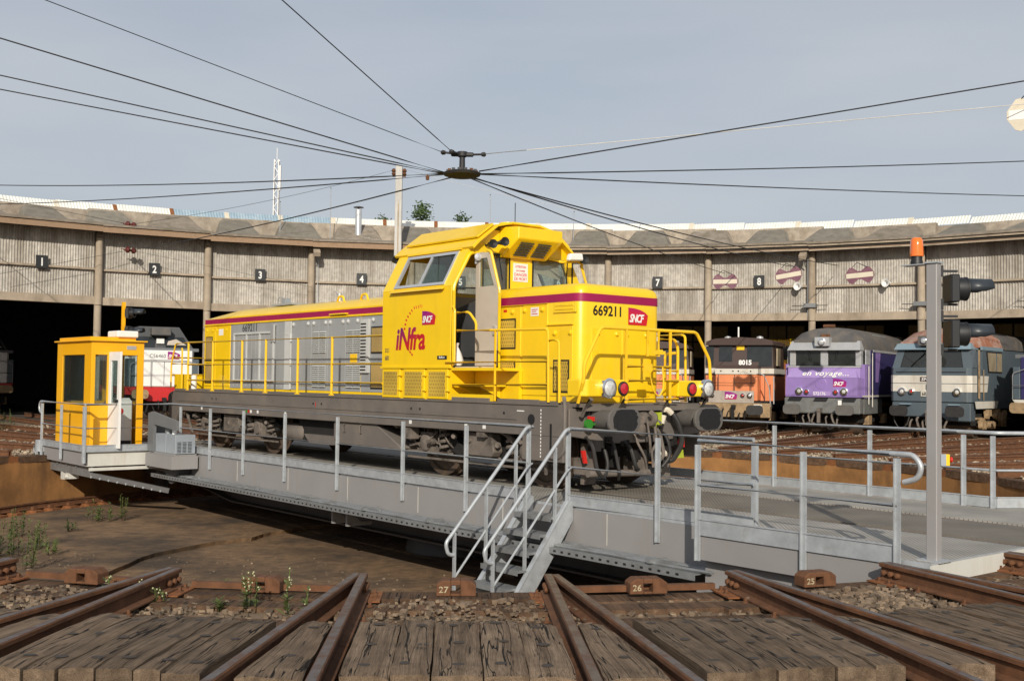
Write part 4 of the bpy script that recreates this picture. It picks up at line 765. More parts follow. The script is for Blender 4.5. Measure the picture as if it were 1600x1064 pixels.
for x in (-7.05, -6.45, -5.84):
    MB().box(x, x + .56, -HW - .02, -HW - .013, 1.52, 2.49).build('grille_mesh', 'grid_grey', rg)
    for k in (.18, .37): MB().box(x + k, x + k + .02, -HW - .03, -HW - .0205, 1.52, 2.49).build('grille_bar', 'hood_grey', rg)
text('running_number', '669211', .225, 'louvre_dark', lo, (-6.72, -HW - .0135, 2.555), (1, 0, 0), (0, 0, 1), 1.08, off=.004)
side('vertical_box', 'hood_grey', -5.36, -5.16, 2.3, 2.66, .05); side('vertical_box_door', 'hood_light', -5.22, -5.16, 2.31, 2.67, .06)
for x0 in (-3.62, -2.36):
    for cx in (0, .26):
        for z0, nn in ((2.06, 11), (1.40, 11)):
            L = MB()
            for k in range(nn):
                z = z0 + k * .039; L.prism([(x0 + cx, -HW - .017, z), (x0 + cx, -HW - .045, z + .006), (x0 + cx, -HW - .017, z + .026)], (.23, 0, 0))
            o = L.build('louvre', 'hood_light', lo)
fin = P4('exhaust_louvre', 'hood_light', MB().box(-1.83, -1.56, -HW - .06, -HW - .011, 1.68, 2.66))
for k in range(15): MB().box(-1.81, -1.63, -HW - .066, -HW - .0605, 1.72 + k * .06, 1.745 + k * .06).build('louvre_gap', 'black', fin)
for z0, z1 in ((2.03, 2.52), (1.39, 1.87)):
    f = MB().box(-1.52, -.34, -HW - .022, -HW - .011, z0, z1).build('tan_grille', 'black', lo); MB().box(-1.495, -.36, -HW - .026, -HW - .0225, z0 + .03, z1 - .03).build('grille_mesh', 'mesh_tan', f)
side('yellow_notice', 'rail_yellow', -2.24, -1.99, 1.87, 2.03, .02)
d1 = side('rear_door', 'yellow', -8.62, -8.05, 1.36, 2.70, .014); d2 = side('rear_door', 'yellow', -8.03, -7.31, 1.36, 2.70, .014)
for z0, z1 in ((1.92, 2.48), (1.42, 1.84)):
    f = MB().box(-8.55, -8.2, -HW - .02, -HW - .0145, z0, z1).build('door_grille', 'black', lo); MB().box(-8.53, -8.22, -HW - .024, -HW - .0205, z0 + .02, z1 - .02).build('grille_mesh', 'mesh_tan', f)
MB().box(-8.55, -8.15, -HW - .018, -HW - .0145, 1.875, 1.885).build('door_bar', 'black', lo)
side('notice', 'white', -7.88, -7.66, 2.5, 2.64, .016, bev=0)
for x in (-8.5, -8.2, -7.98, -7.5): MB().lathe((x, -HW - .014, 2.62), (0, -1, 0), [(0, .03), (.012, .03), (.02, 0)], 10).build('door_bolt', 'yellow', lo)
mb = MB()
for x in range(12): mb.cyl((-7.1 + x * .2, -HW - .012, 1.40), (-7.1 + x * .2, -HW - .018, 1.40), .012, 6)
P4('rivets', 'hood_light', mb)
for x in (-3.05, -2.2): P4('lifting_eye', 'yellow', MB().tube(bend([(x - .14, -.6, 3.04), (x - .08, -.6, 3.16), (x + .08, -.6, 3.16), (x + .14, -.6, 3.04)], .05), .022, 7))
P4('roof_hatch', 'hood_grey', MB().box(-6.1, -5.2, -.5, .5, 3.10, 3.14).box(-5.75, -5.6, -.45, -.3, 3.14, 3.26).tube(bend([(-6.0, -.4, 3.14), (-5.95, -.4, 3.3), (-5.8, -.4, 3.28)], .05), .01, 5))
P4('exhaust_stub', 'alu', MB().cyl((-3.6, -.3, 3.1), (-3.6, -.3, 3.26), .05, 10).tube(bend([(-3.65, -.3, 3.2), (-3.8, -.3, 3.34), (-3.85, -.3, 3.18)], .06), .008, 5))
# ---- short hood at the front
def plan(i, z, x0=1.5, x1=4.0, w=HW, r=.15): return [Vector((x, y, z)) for x, y in rrect(x0, x1 - i, -w + i, w - i, max(r - i * .2, .05), 5)]
P4('short_hood', 'yellow', MB().loft([plan(0, 1.27), plan(0, 2.88), plan(.012, 2.93), plan(.045, 2.975), plan(.11, 3.005), plan(.25, 3.02)], True))
mb = MB(); ra = [p + Vector((0, 0, 0)) for p in plan(-.005, 2.735)]; rb = plan(-.005, 2.855); mb.loft([ra, rb], True, False); P4('hood_stripe', 'purple_stripe', mb)
side('hood_door', 'yellow', 1.72, 2.69, 1.36, 2.70, .014); side('hood_door', 'yellow', 2.74, 3.31, 1.36, 2.715, .014); side('hood_door', 'yellow', 3.335, 3.86, 1.36, 2.38, .014); side('door_header', 'yellow', 3.30, 3.87, 2.395, 2.42, .03); side('door_header', 'yellow', 1.72, 3.31, 2.72, 2.728, .03)
side('cast_plate', 'yellow', 3.44, 3.93, 2.575, 2.725, .02)
for z in (2.615, 2.67): side('cast_lettering', 'yellow', 3.48, 3.89, z, z + .03, .028, bev=.006)
for x0, x1, z0, z1 in ((2.16, 2.58, 2.06, 2.53), (2.16, 2.58, 1.40, 1.88), (3.455, 3.8, 1.41, 1.89)):
    f = MB().box(x0, x1, -HW - .022, -HW - .0145, z0, z1).build('door_grille', 'black', lo); MB().box(x0 + .022, x1 - .022, -HW - .026, -HW - .0225, z0 + .025, z1 - .025).build('grille_mesh', 'mesh_yellow', f)
for x, z in ((2.5, 2.63), (2.79, 2.64), (3.2, 2.64), (3.48, 2.28), (3.82, 2.28)): MB().lathe((x, -HW - .014, z), (0, -1, 0), [(0, .04), (.012, .04), (.018, .025), (.03, .02), (.031, 0)], 12).build('latch_bolt', 'yellow', lo)
side('red_notice', 'red', 2.28, 2.36, 2.63, 2.67, .016, bev=0); nb = side('notice', 'white', 2.93, 3.11, 2.55, 2.68, .017, bev=0)
for k, z in enumerate((2.64, 2.61, 2.575)): side('notice_line', 'red', 2.95, 3.09 - .03 * (k % 2), z, z + .012, .0185, bev=0)
def front(n, m, y0, y1, z0, z1, d=.012, bev=.004): return MB().box(3.99, 4.0 + d, y0, y1, z0, z1).build(n, m, lo, bev)
front('front_door', 'yellow', -.62, -.02, 1.36, 2.36); front('front_door', 'yellow', .0, .6, 1.36, 2.36); front('kick_panel', 'yellow', -.68, .68, 1.28, 1.35, .01)
for y in (-.5, -.12, .1, .5): MB().lathe((4.012, y, 2.28), (1, 0, 0), [(0, .035), (.012, .035), (.03, .02), (.031, 0)], 10).build('latch_bolt', 'yellow', lo)
text('running_number', '669211', .205, 'black', lo, (4.006, -.60, 2.545), (0, 1, 0), (0, 0, 1), 1.0, off=.004)
sncf(lo, (4.005, .13, 2.43), (0, 1, 0), (0, 0, 1), .42)
# ---- cab
CW, CT, ZL, ZR = 1.42, 1.07, 3.05, 3.70
CX0, CX1 = -.3, 1.66
def lean(x, t, sy, d=0): return Vector((x, sy * (CW + (CT - CW) * t + d), ZL + (ZR - ZL) * t))
for sy in (-1, 1):
    MB().box(CX0, CX1, sy * CW, sy * (CW - .05), 1.77, ZL).build('cab_side', 'yellow', lo, .006)
    mb = MB()
    for x0, x1, t0, t1 in ((CX0, .02, 0, 1), (1.45, CX1, 0, 1), (.02, 1.45, .9, 1), (.02, 1.45, 0, .05)):
        mb.prism([lean(x0, t0, sy), lean(x1, t0, sy), lean(x1, t1, sy), lean(x0, t1, sy)], (0, -sy * .05, 0))
    mb.build('cab_upper_side', 'yellow', lo)
    wf = MB()
    for x0, x1, t0, t1 in ((.02, .07, .05, .9), (1.40, 1.45, .05, .9), (.07, 1.40, .05, .12), (.07, 1.40, .83, .9), (.72, .765, .12, .83)):
        wf.prism([lean(x0, t0, sy, .02), lean(x1, t0, sy, .02), lean(x1, t1, sy, .02), lean(x0, t1, sy, .02)], (0, -sy * .05, 0))
    w_ = wf.build('side_window', 'alu', lo)
    MB().prism([lean(.74, .1, sy, -.005), lean(1.42, .1, sy, -.005), lean(1.42, .85, sy, -.005), lean(.74, .85, sy, -.005)], (0, -sy * .006, 0)).build('pane', 'glass_teal' if sy < 0 else 'glass', w_)
    MB().prism([lean(-.02, -.03, sy, .03), lean(1.48, -.03, sy, .03), lean(1.48, -.07, sy, .05), lean(-.02, -.07, sy, .05)], (0, -sy * .04, 0)).prism([lean(-.02, .93, sy, .03), lean(1.5, .93, sy, .03), lean(1.5, .97, sy, .04), lean(-.02, .97, sy, .04)], (0, -sy * .05, 0)).build('window_drip', 'yellow', lo)

def cabwall(nm, x0, x1, front_):
    mb = MB(); z2 = ZR
    if front_:
        mb.box(x0, x1, -.86, 1.37, 1.77, 3.04)                            # behind the hood and the far side
        mb.box(x0, x1, -.87, -.80, 3.04, 3.62).box(x0, x1, -.25, .25, 3.04, 3.62).prism([(x0, 1.14, 3.04), (x0, 1.38, 3.04), (x0, 1.38, ZL), (x0, 1.07, 3.62), (x0, .98, 3.62)], (x1 - x0, 0, 0))
        mb.prism([(x0, -1.10, 3.62), (x0, 1.10, 3.62), (x0, 1.05, 3.72), (x0, .6, 4.0), (x0, -.6, 4.0), (x0, -1.05, 3.72)], (x1 - x0, 0, 0))
        mb.box(x0, x1, -1.41, -1.36, 1.77, ZL).prism([(x0, -1.41, ZL), (x0, -1.36, ZL), (x0, -1.03, 3.62), (x0, -1.09, 3.62)], (x1 - x0, 0, 0))
    else:
        mb.box(x0, x1, -1.37, 1.37, 1.77, 3.12).box(x0, x1, -.12, .12, 3.12, 3.6)
        for sy in (-1, 1): mb.prism([(x0, sy * 1.02, 3.12), (x0, sy * 1.35, 3.12), (x0, sy * 1.09, 3.6), (x0, sy * .9, 3.6)], (x1 - x0, 0, 0))
        mb.prism([(x0, -1.10, 3.6), (x0, 1.10, 3.6), (x0, 1.05, 3.72), (x0, .6, 4.0), (x0, -.6, 4.0), (x0, -1.05, 3.72)], (x1 - x0, 0, 0))
    return mb.build(nm, 'yellow', lo)
cabwall('cab_front', 1.60, 1.655, True); cabwall('cab_rear', -.29, -.24, False)
for y0, y1 in ((-.8, -.25), (.25, 1.14)):
    g = MB().box(1.615, 1.62, y0, y1, 3.04, 3.62).build('windscreen', 'glass_clear', lo); 
    MB().box(1.655, 1.668, y0 - .012, y1 + .012, 3.03, 3.06).box(1.655, 1.668, y0 - .012, y1 + .012, 3.6, 3.625).box(1.655, 1.668, y0 - .012, y0 + .014, 3.06, 3.6).box(1.655, 1.668, y1 - .014, y1 + .012, 3.06, 3.6).build('gasket', 'black', g)
MB().box(-.27, -.265, -1.0, -.12, 3.12, 3.6).build('rear_pane', 'glass_clear', lo); MB().box(-.27, -.265, .12, 1.0, 3.12, 3.6).build('rear_pane', 'glass_clear', lo)
P4('wiper', 'black', MB().tube([(1.69, 1.0, 3.62), (1.69, .98, 3.15)], .012, 5).tube([(1.69, -.5, 3.6), (1.69, -.42, 3.2)], .01, 5))
P4('sun_visor', 'beige', MB().prism([(1.5, .4, 3.56), (1.5, .95, 3.56), (1.5, 1.0, 3.3), (1.5, .6, 3.36), (1.5, .38, 3.4)], (.01, 0, 0)))
dn = P4('danger_sign', 'white', MB().box(1.656, 1.664, -.17, .14, 3.2, 3.5))
for k, (s_, z, h) in enumerate((('ATTENTION', 3.425, .06), ('AUX CATENAIRES', 3.365, .04), ('DANGER', 3.29, .075), ('DE MORT', 3.22, .075))): text('sign_lettering', s_, h * .95, 'logo_red', dn, (1.666, -.015, z), (0, 1, 0), (0, 0, 1), (.72, .62, .95, .9)[k], off=.0, align='CENTER')
# roof with overhang and slanting visor
rp = [(-1.12, 3.685), (-1.0, 3.80), (-.62, 4.08), (-.3, 4.15), (.3, 4.15), (.62, 4.08), (1.0, 3.80), (1.12, 3.685)]
rq = [(y * .97, z - .035) for y, z in reversed(rp)]
P4('cab_roof', 'yellow', MB().yz(rp + rq, -.42, 1.80), bevel=.006)
P4('roof_rib', 'yellow', MB().prism([(-.25, -.98, 3.835), (1.75, -.98, 3.835), (1.75, -.66, 4.07), (-.25, -.66, 4.07)], (0, -.012, .03)).prism([(-.25, .98, 3.835), (1.75, .98, 3.835), (1.75, .66, 4.07), (-.25, .66, 4.07)], (0, .012, .03)), bevel=.004)
ac = P4('air_conditioner', 'yellow', MB().prism([(1.66, -.46, 3.57), (1.66, -.46, 4.06), (2.02, -.36, 4.05), (2.02, -.36, 3.86), (1.72, -.46, 3.57)], (0, .95, 0)), bevel=.012)
for y in (-.27, .10):
    for k in range(6):
        t = (k + .7) / 7.0; MB().prism([(1.74 + .26 * t, y, 3.585 + .25 * t), (1.755 + .26 * t, y, 3.575 + .25 * t), (1.775 + .26 * t, y, 3.60 + .25 * t)], (0, .28, 0)).build('cooling_slot', 'louvre_dark', ac)
P4('roof_domes', 'yellow', MB().lathe((1.55, -.2, 4.1), (0, 0, 1), [(0, .16), (.06, .15), (.08, 0)], 14).lathe((1.6, .25, 4.1), (0, 0, 1), [(0, .16), (.06, .15), (.08, 0)], 14))
for x, y, z in ((1.85, -.78, 3.74), (1.95, -.62, 3.78), (-.5, -1.05, 3.64), (1.95, 1.12, 3.62)): P4('horn', 'black', MB().lathe((x, y, z), (1, -.25, 0), [(-.08, .045), (0, .05), (.06, .075), (.07, .075), (.05, 0)], 12))
P4('horn_bracket', 'black', MB().cyl((1.84, -.78, 3.74), (1.95, -.62, 3.78), .03, 7).cyl((1.66, -.75, 3.74), (1.85, -.75, 3.74), .02, 6))
P4('wing_mirror', 'white', MB().prism([(1.95, .72, 3.58), (1.95, 1.05, 3.6), (1.95, 1.03, 3.72), (1.95, .75, 3.70)], (.1, 0, 0)), bevel=.02)
P4('mirror_arm', 'rail_yellow', MB().tube(bend([(1.66, .5, 3.62), (1.9, .7, 3.56), (1.92, 1.05, 3.6), (1.85, 1.2, 3.55)], .06), .022, 7).tube([(1.84, 1.18, 3.55), (1.95, 1.28, 3.02)], .03, 7).box(1.9, 2.0, 1.2, 1.32, 2.92, 3.08))
P4('roof_antenna', 'wire', MB().cyl((.4, .9, 3.9), (.4, .9, 4.75), .008, 5))
# inside of the cab
P4('cab_floor', 'black', MB().box(-.24, 1.6, -1.36, 1.36, 1.75, 1.8)); P4('cab_lining', 'beige', MB().box(-.238, -.225, -1.3, 1.3, 1.8, 3.05))
P4('control_desk', 'louvre_dark', MB().xz([(.35, 1.8), (1.25, 1.8), (1.25, 2.7), (1.05, 2.9), (.5, 2.8), (.35, 2.6)], -.45, .55), bevel=.02)
P4('driver_seat', 'black', MB().box(.5, .95, -1.15, -.7, 2.15, 2.28).prism([(.5, -1.15, 2.28), (.62, -1.15, 2.28), (.52, -1.15, 2.95), (.42, -1.15, 2.95)], (0, .45, 0)).cyl((.72, -.92, 1.8), (.72, -.92, 2.15), .05, 8), bevel=.03)
P4('plastic_bag', 'white', MB().lathe((1.5, -1.2, 1.8), (0, 0, 1), [(0, .1), (.08, .13), (.2, .09), (.3, .04), (.36, .06)], 9))
# doorway on the front corner, open door leaf, steps
P4('door_frame', 'yellow', MB().tube(bend([(1.68, -1.39, 1.8), (1.68, -1.39, 3.05), (1.68, -1.07, 3.6), (1.68, -.9, 3.6)], .08), .03, 7))
df = P4('cab_door', 'beige', MB().xz([(1.70, 1.80), (2.26, 1.80), (2.26, 2.95), (2.20, 3.05), (1.70, 3.05)], -.97, -.93).xz([(1.70, 3.05), (1.78, 3.05), (1.78, 3.55), (1.70, 3.6)], -.97, -.93).xz([(2.16, 3.05), (2.26, 2.98), (2.04, 3.55), (1.98, 3.5)], -.97, -.93).xz([(1.78, 3.5), (2.0, 3.5), (2.02, 3.58), (1.78, 3.6)], -.97, -.93))
MB().xz([(1.78, 3.05), (2.17, 3.05), (1.99, 3.5), (1.78, 3.5)], -.952, -.948).build('pane', 'glass_clear', df)
MB().tube(bend([(2.28, -.95, 1.75), (2.28, -.95, 2.98), (2.05, -.95, 3.6), (1.95, -.95, 3.62)], .05), .024, 7).build('door_edge', 'yellow', df)
MB().box(1.95, 2.22, -.99, -.972, 2.36, 2.375).box(2.17, 2.23, -1.0, -.971, 2.28, 2.42).build('door_handle', 'alu', df)
P4('door_lamp', 'alu', MB().lathe((1.75, -1.0, 3.52), (1, -.3, 0), [(0, .03), (.04, .06), (.07, .06), (.08, 0)], 10).cyl((1.72, -.98, 3.5), (1.72, -.98, 3.42), .03, 6))
P4('door_step', 'yellow', MB().box(1.66, 2.75, -1.40, -.86, 1.72, 1.765).box(1.66, 2.75, -.93, -.87, 1.29, 1.72)); P4('door_mat', 'beige', MB().box(1.7, 2.28, -1.36, -1.0, 1.766, 1.785))
P4('cab_step', 'yellow', MB().box(1.72, 2.45, -1.38, -.94, 1.48, 1.51).prism([(1.78, -1.36, 1.48), (1.78, -.95, 1.48), (1.78, -.95, 1.3)], (.03, 0, 0)).prism([(2.3, -1.36, 1.48), (2.3, -.95, 1.48), (2.3, -.95, 1.3)], (.03, 0, 0)))
P4('step_riser', 'yellow', MB().box(1.66, 2.72, -1.40, -1.37, 1.265, 1.36))
# grille boxes under the cab
gb = P4('locker', 'yellow', MB().box(-.3, 1.64, -1.40, -.86, 1.24, 1.765).box(-.3, 1.64, 1.40, .86, 1.24, 1.765))
P4('cab_ledge', 'yellow', MB().box(-.32, 1.67, -1.44, -1.40, 1.755, 1.785))
for x0, x1 in ((-.27, .26), (.36, .96), (1.04, 1.6)):
    d = MB().box(x0, x1, -1.425, -1.40, 1.27, 1.745).build('locker_door', 'yellow', lo, .006); MB().box(x0 + .05, x1 - .07, -1.429, -1.4255, 1.31, 1.70).build('grille_mesh', 'mesh_yellow', d)
    for z in (1.40, 1.64): MB().cyl((x1 - .03, -1.43, z), (x1 + .05, -1.43, z), .016, 6).build('hinge', 'yellow', d)
P4('cab_side_plate', 'black', MB().box(1.31, 1.565, -1.426, -1.42, 1.895, 1.955)); text('plate_lettering', 'Belfort', .055, 'white', lo, (1.36, -1.428, 1.91), (1, 0, 0), (0, 0, 1), 1)
text('depot_code', '681', .11, 'louvre_dark', lo, (-.2, -1.4225, 1.89), (1, 0, 0), (0, 0, 1), .8, off=.001)
for k, z in enumerate((2.06, 2.02)): text('data_lettering', '66 92 11', .045, 'louvre_dark', lo, (-.2, -1.4225, z), (1, 0, 0), (0, 0, 1), .8)
text('infra_lettering', 'iNfra', .50, 'infra_grad', lo, (.11, -1.4225, 2.07), (1, 0, 0), (0, 0, 1), .86, .16, .013, space=.95)
tk = [(0.864, 2.759), (0.816, 2.769), (0.766, 2.754), (0.704, 2.751), (0.647, 2.743), (0.58, 2.699), (0.526, 2.657), (0.47, 2.605), (0.421, 2.548), (0.395, 2.478), (0.374, 2.406), (0.49, 2.064), (0.547, 2.021), (0.604, 1.979)]
for i, (x, z) in enumerate(tk):
    a = math.atan2(z - 2.36, x - .86); l, w = (.055, .008 + .0028 * i) if i < 11 else (.03, .045); l = max(l * (1 - i * .03), .03)
    dx, dz = math.cos(a), math.sin(a); MB().prism([(x + dx * l * p - dz * w * q, -1.421, z + dz * l * p + dx * w * q) for p, q in ((-.5, -.5), (.5, -.5), (.5, .5), (-.5, .5))], (0, -.003, 0)).build('emblem_tick', 'logo_red', lo)
sncf(lo, (.88, -1.422, 2.455), (1, 0, 0), (0, 0, 1), .37)
# ---- handrails of the walkways
def rails(nm, *paths, r=.02, m='rail_yellow'):
    for p in paths: P4(nm, m, MB().tube(bend(p, .07, 4), r, 8))
yH = -1.40
rails('handrail', [(-8.3, yH, 2.33), (-.3, yH, 2.31)], [(-8.3, yH, 1.835), (-.3, yH, 1.83)], [(-8.3, yH, 1.49), (-.3, yH, 1.50)])
for x in (-8.28, -7.0, -5.6, -4.55, -3.25, -1.98):
    P4('handrail_post', 'rail_yellow', MB().cyl((x, yH, 1.27), (x, yH, 2.33), .024, 8).box(x - .05, x + .05, yH - .03, yH + .05, 1.262, 1.285))
rails('rear_rail', [(-8.3, yH, 2.33), (-9.0, yH, 2.31), (-9.22, yH + .0, 1.85), (-9.22, yH, 1.3)], [(-8.62, yH, 1.3), (-8.62, yH, 2.2), (-8.9, yH + .1, 2.2)], [(-8.3, yH, 1.85), (-9.15, yH, 1.86)], [(-9.2, yH, 1.6), (-9.2, 1.3, 1.6)], [(-9.2, yH, 2.0), (-9.2, 1.3, 2.0)])
P4('rear_panel', 'yellow', MB().box(-9.22, -8.5, -1.32, -1.30, 1.29, 1.62).box(-9.24, -9.2, -1.3, -.4, 1.29, 1.62)); P4('sand_bottle', 'white', MB().cyl((-8.42, -1.2, 1.29), (-8.42, -1.2, 1.6), .07, 10))
rails('handrail', [(1.72, -1.43, 2.72), (1.80, -1.45, 2.66), (1.80, -1.45, 1.85)], [(1.80, yH, 2.34), (2.7, yH, 2.325), (3.94, yH, 2.31), (3.96, yH, 1.28)], [(1.55, yH - .03, 1.845), (3.95, yH, 1.855)], [(1.7, yH, 1.50), (3.95, yH, 1.53)], [(2.75, yH, 1.27), (2.75, yH, 2.32)], [(1.80, yH, 2.62), (2.1, yH, 2.62), (2.28, yH, 2.45), (2.28, yH, 2.33)], [(3.97, yH, 2.15), (4.17, yH, 2.15), (4.19, yH, 1.28)])
xL = 4.62
rails('front_rail', [(xL - .1, -1.36, 1.28), (xL, -1.34, 1.62), (xL, -1.34, 1.82), (xL, -1.03, 2.33), (xL, .95, 2.33), (xL, 1.25, 1.93), (xL, 1.28, 1.6)], [(xL, -.53, 1.28), (xL, -.53, 2.33)], [(xL, .38, 1.28), (xL, .38, 2.33)], [(xL, -.53, 1.80), (xL, .38, 1.80)], [(xL, -.5, 1.60), (xL, .55, 1.60)], [(xL, -.5, 1.335), (xL, .55, 1.335)], [(xL, -.1, 2.33), (xL, -.1, 1.95)], [(xL, .13, 2.33), (xL, .13, 1.95)], r=.024)
rails('front_rail', [(xL - .3, .45, 2.22), (xL - .3, .82, 2.22), (xL - .3, .88, 2.1), (xL - .3, .88, 1.3)], [(xL - .3, .6, 1.3), (xL - .3, .6, 2.0), (xL - .3, .82, 2.02)], [(xL - .3, .3, 1.75), (xL - .3, .88, 1.75)], r=.022)
P4('chain', 'rail_yellow', MB().tube(bend([(xL + .02, -.1, 1.8), (xL + .05, -.02, 1.45), (xL + .05, .1, 1.36), (xL + .05, .2, 1.5), (xL + .02, .2, 1.8)], .1, 5), .012, 6)); P4('flag_holder', 'rail_yellow', MB().box(xL, xL + .03, -.2, -.02, 1.74, 1.84).box(xL, xL + .03, -.02, .25, 1.98, 2.03))
for sgn, c0, c1, hl, rd in ((-1, -1.36, -.53, -.93, -.60), (1, .55, 1.38, 1.14, .84)):
    pl_ = [(4.30, c0), (4.55, c0), (4.63, c0 + .09), (4.63, c1 - .02), (4.30, c1 - .02)] if sgn < 0 else [(4.30, c0), (4.63, c0), (4.63, c1 - .09), (4.55, c1), (4.30, c1)]
    lb = P4('lamp_box', 'yellow', MB().xy(pl_, 1.37, 1.61), bevel=.02, seg=2)
    hd = MB().lathe((4.62, hl, 1.49), (1, 0, 0), [(0, .135), (.05, .14), (.08, .14), (.085, .118), (.09, .118)], 28).build('headlight', 'chrome', lb)
    MB().lathe((4.70, hl, 1.49), (1, 0, 0), [(0, .112), (.012, .10), (.025, .06), (.03, 0)], 24).build('lens', 'lens_clear', hd)
    tl = MB().lathe((4.62, rd, 1.485), (1, 0, 0), [(0, .10), (.03, .10), (.04, .085)], 24).build('tail_lamp', 'black', lb)
    MB().lathe((4.65, rd, 1.485), (1, 0, 0), [(0, .082), (.012, .075), (.02, .04), (.022, 0)], 20).build('lens', 'lens_red', tl)
    MB().box(4.53, 4.62, (hl + rd) / 2 - .03, (hl + rd) / 2 + .03, 1.475, 1.50).build('lamp_clip', 'chrome', lb)
P4('front_platform', 'frame_grey', MB().box(4.05, 4.45, -1.25, 1.25, 1.22, 1.27).box(4.45, 4.5, -1.2, 1.2, 1.17, 1.25))
for y in (-1.2, -.53, .38, 1.2): P4('rail_stay', 'frame_grey', MB().tube([(xL, y, 1.34), (4.42, y, 1.1)], .035, 7))
# full rail on the far side
rails('far_handrail', [(-8.9, 1.40, 2.32), (-.3, 1.40, 2.32)], [(-8.9, 1.40, 1.83), (-.3, 1.40, 1.83)], [(1.7, 1.40, 2.32), (4.0, 1.40, 2.32), (4.02, 1.4, 1.28)], [(-8.9, 1.40, 1.28), (-8.9, 1.40, 2.32)], [(-6, 1.40, 1.28), (-6, 1.40, 2.32)], [(-3, 1.40, 1.28), (-3, 1.40, 2.32)])
# ================================================================== locomotives standing in the shed mouths (local: x away from the turntable, -y to the right of the picture)
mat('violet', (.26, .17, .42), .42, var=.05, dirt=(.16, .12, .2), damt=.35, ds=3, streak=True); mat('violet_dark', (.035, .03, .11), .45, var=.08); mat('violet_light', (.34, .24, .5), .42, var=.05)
mat('roof_grey', (.095, .09, .085), .65, var=.15, dirt=(.2, .15, .1), damt=.5, ds=1.5); mat('silver', (.40, .405, .41), .45, .2, var=.08, dirt=(.3, .27, .22), damt=.4, ds=4, streak=True)
mat('steel_blue', (.08, .105, .125), .45, var=.06, dirt=(.09, .1, .1), damt=.5, ds=3, streak=True); mat('pale_blue', (.19, .27, .32), .45, var=.06, dirt=(.2, .2, .18), damt=.4, ds=3); mat('cream', (.60, .57, .50), .5, var=.06, dirt=(.36, .3, .22), damt=.5, ds=3, streak=True)
mat('orange_paint', (.70, .235, .095), .5, var=.05, dirt=(.4, .12, .05), damt=.4, ds=3, streak=True); mat('brown_paint', (.055, .032, .026), .5, var=.1); mat('tan_grime', (.32, .22, .12), .8, var=.2, vs=5, dirt=(.09, .06, .04), damt=.7, ds=4)
mat('beam_grey', (.15, .155, .15), .6, var=.15, vs=4, dirt=(.1, .07, .05), damt=.5, ds=5); mat('rust_roof', (.30, .12, .07), .7, var=.15, dirt=(.42, .38, .34), damt=.8, ds=1.4, dthr=.47)
mat('red_paint', (.50, .02, .02), .45, var=.06)
def lp(r, n, m, mb, bev=0): return mb.build(n, m, r, bev)
def archroof(x0, x1, w, z0, z1, n=9, f=.0):
    prof = [(-w, z0 - .05)] + [(-w * math.cos(math.pi * i / (n - 1)), z0 + (z1 - z0) * math.sin(math.pi * i / (n - 1)) ** .8) for i in range(n)] + [(w, z0 - .05)]
    return [Vector((x1, y, z)) for y, z in prof], [Vector((x0, y, z)) for y, z in prof], prof
def buffers(r, x, z, w=.875, rr=.24, m='buffer_grey'):
    for y in (-w, w):
        b = lp(r, 'buffer', m, MB().lathe((x, y, z), (-1, 0, 0), [(-.3, .13), (.2, .13), (.21, .1), (.4, .1)], 14)); MB().prism([(x - .4, y + a, z + c) for a, c in rrect(-.3, .3, -.17, .17, .12, 4)], (-.05, 0, 0)).build('buffer_head', m, b)
def lamp(r, x, y, z, ra, lens='lens_clear'):
    o = lp(r, 'headlight', 'chrome', MB().lathe((x, y, z), (-1, 0, 0), [(-.02, ra), (.06, ra), (.07, ra * .82)], 18)); MB().lathe((x - .05, y, z), (-1, 0, 0), [(0, ra * .8), (.02, ra * .5), (.025, 0)], 14).build('lens', lens, o)
def hosegear(r, x, seed, m='bogie_grey'):
    random.seed(seed); 
    for k in range(7):
        y = -.6 + k * .2; z = random.uniform(.5, .75)
        lp(r, 'brake_hose', m, MB().tube(bend([(x, y, z), (x - .15, y, z - .05), (x - .2, y + random.uniform(-.1, .1), z - .3), (x - .05, y + random.uniform(-.15, .15), z - .35)], .08, 4), random.uniform(.02, .04), 6))
    lp(r, 'draw_hook', m, MB().box(x - .3, x, -.06, .06, .7, .85).box(x - .3, x - .2, -.05, .05, .35, .75))
def trucks(r, xs, m='tan_grime'):
    for bx in xs:
        t = lp(r, 'bogie', 'underframe_shade', MB().box(bx - 1.7, bx + 1.7, -1.15, 1.15, .35, .75))
        for wx in (bx - 1.1, bx + 1.1):
            MB().lathe((wx, -1.0, .42), (0, 1, 0), [(0, .5), (.12, .52), (1.88, .52), (2.0, .5)], 20).build('wheelset', 'wheel_steel', t)
            for sy in (-1, 1): MB().box(wx - .2, wx + .2, sy * 1.1, sy * 1.3, .28, .6).build('axle_box', m, t); MB().box(wx - .45, wx + .45, sy * 1.15, sy * 1.22, .55, .62).build('spring', m, t)
mat('glass_pane_dark', (.018, .021, .022), .2, var=.3, vs=3, coat=.25)
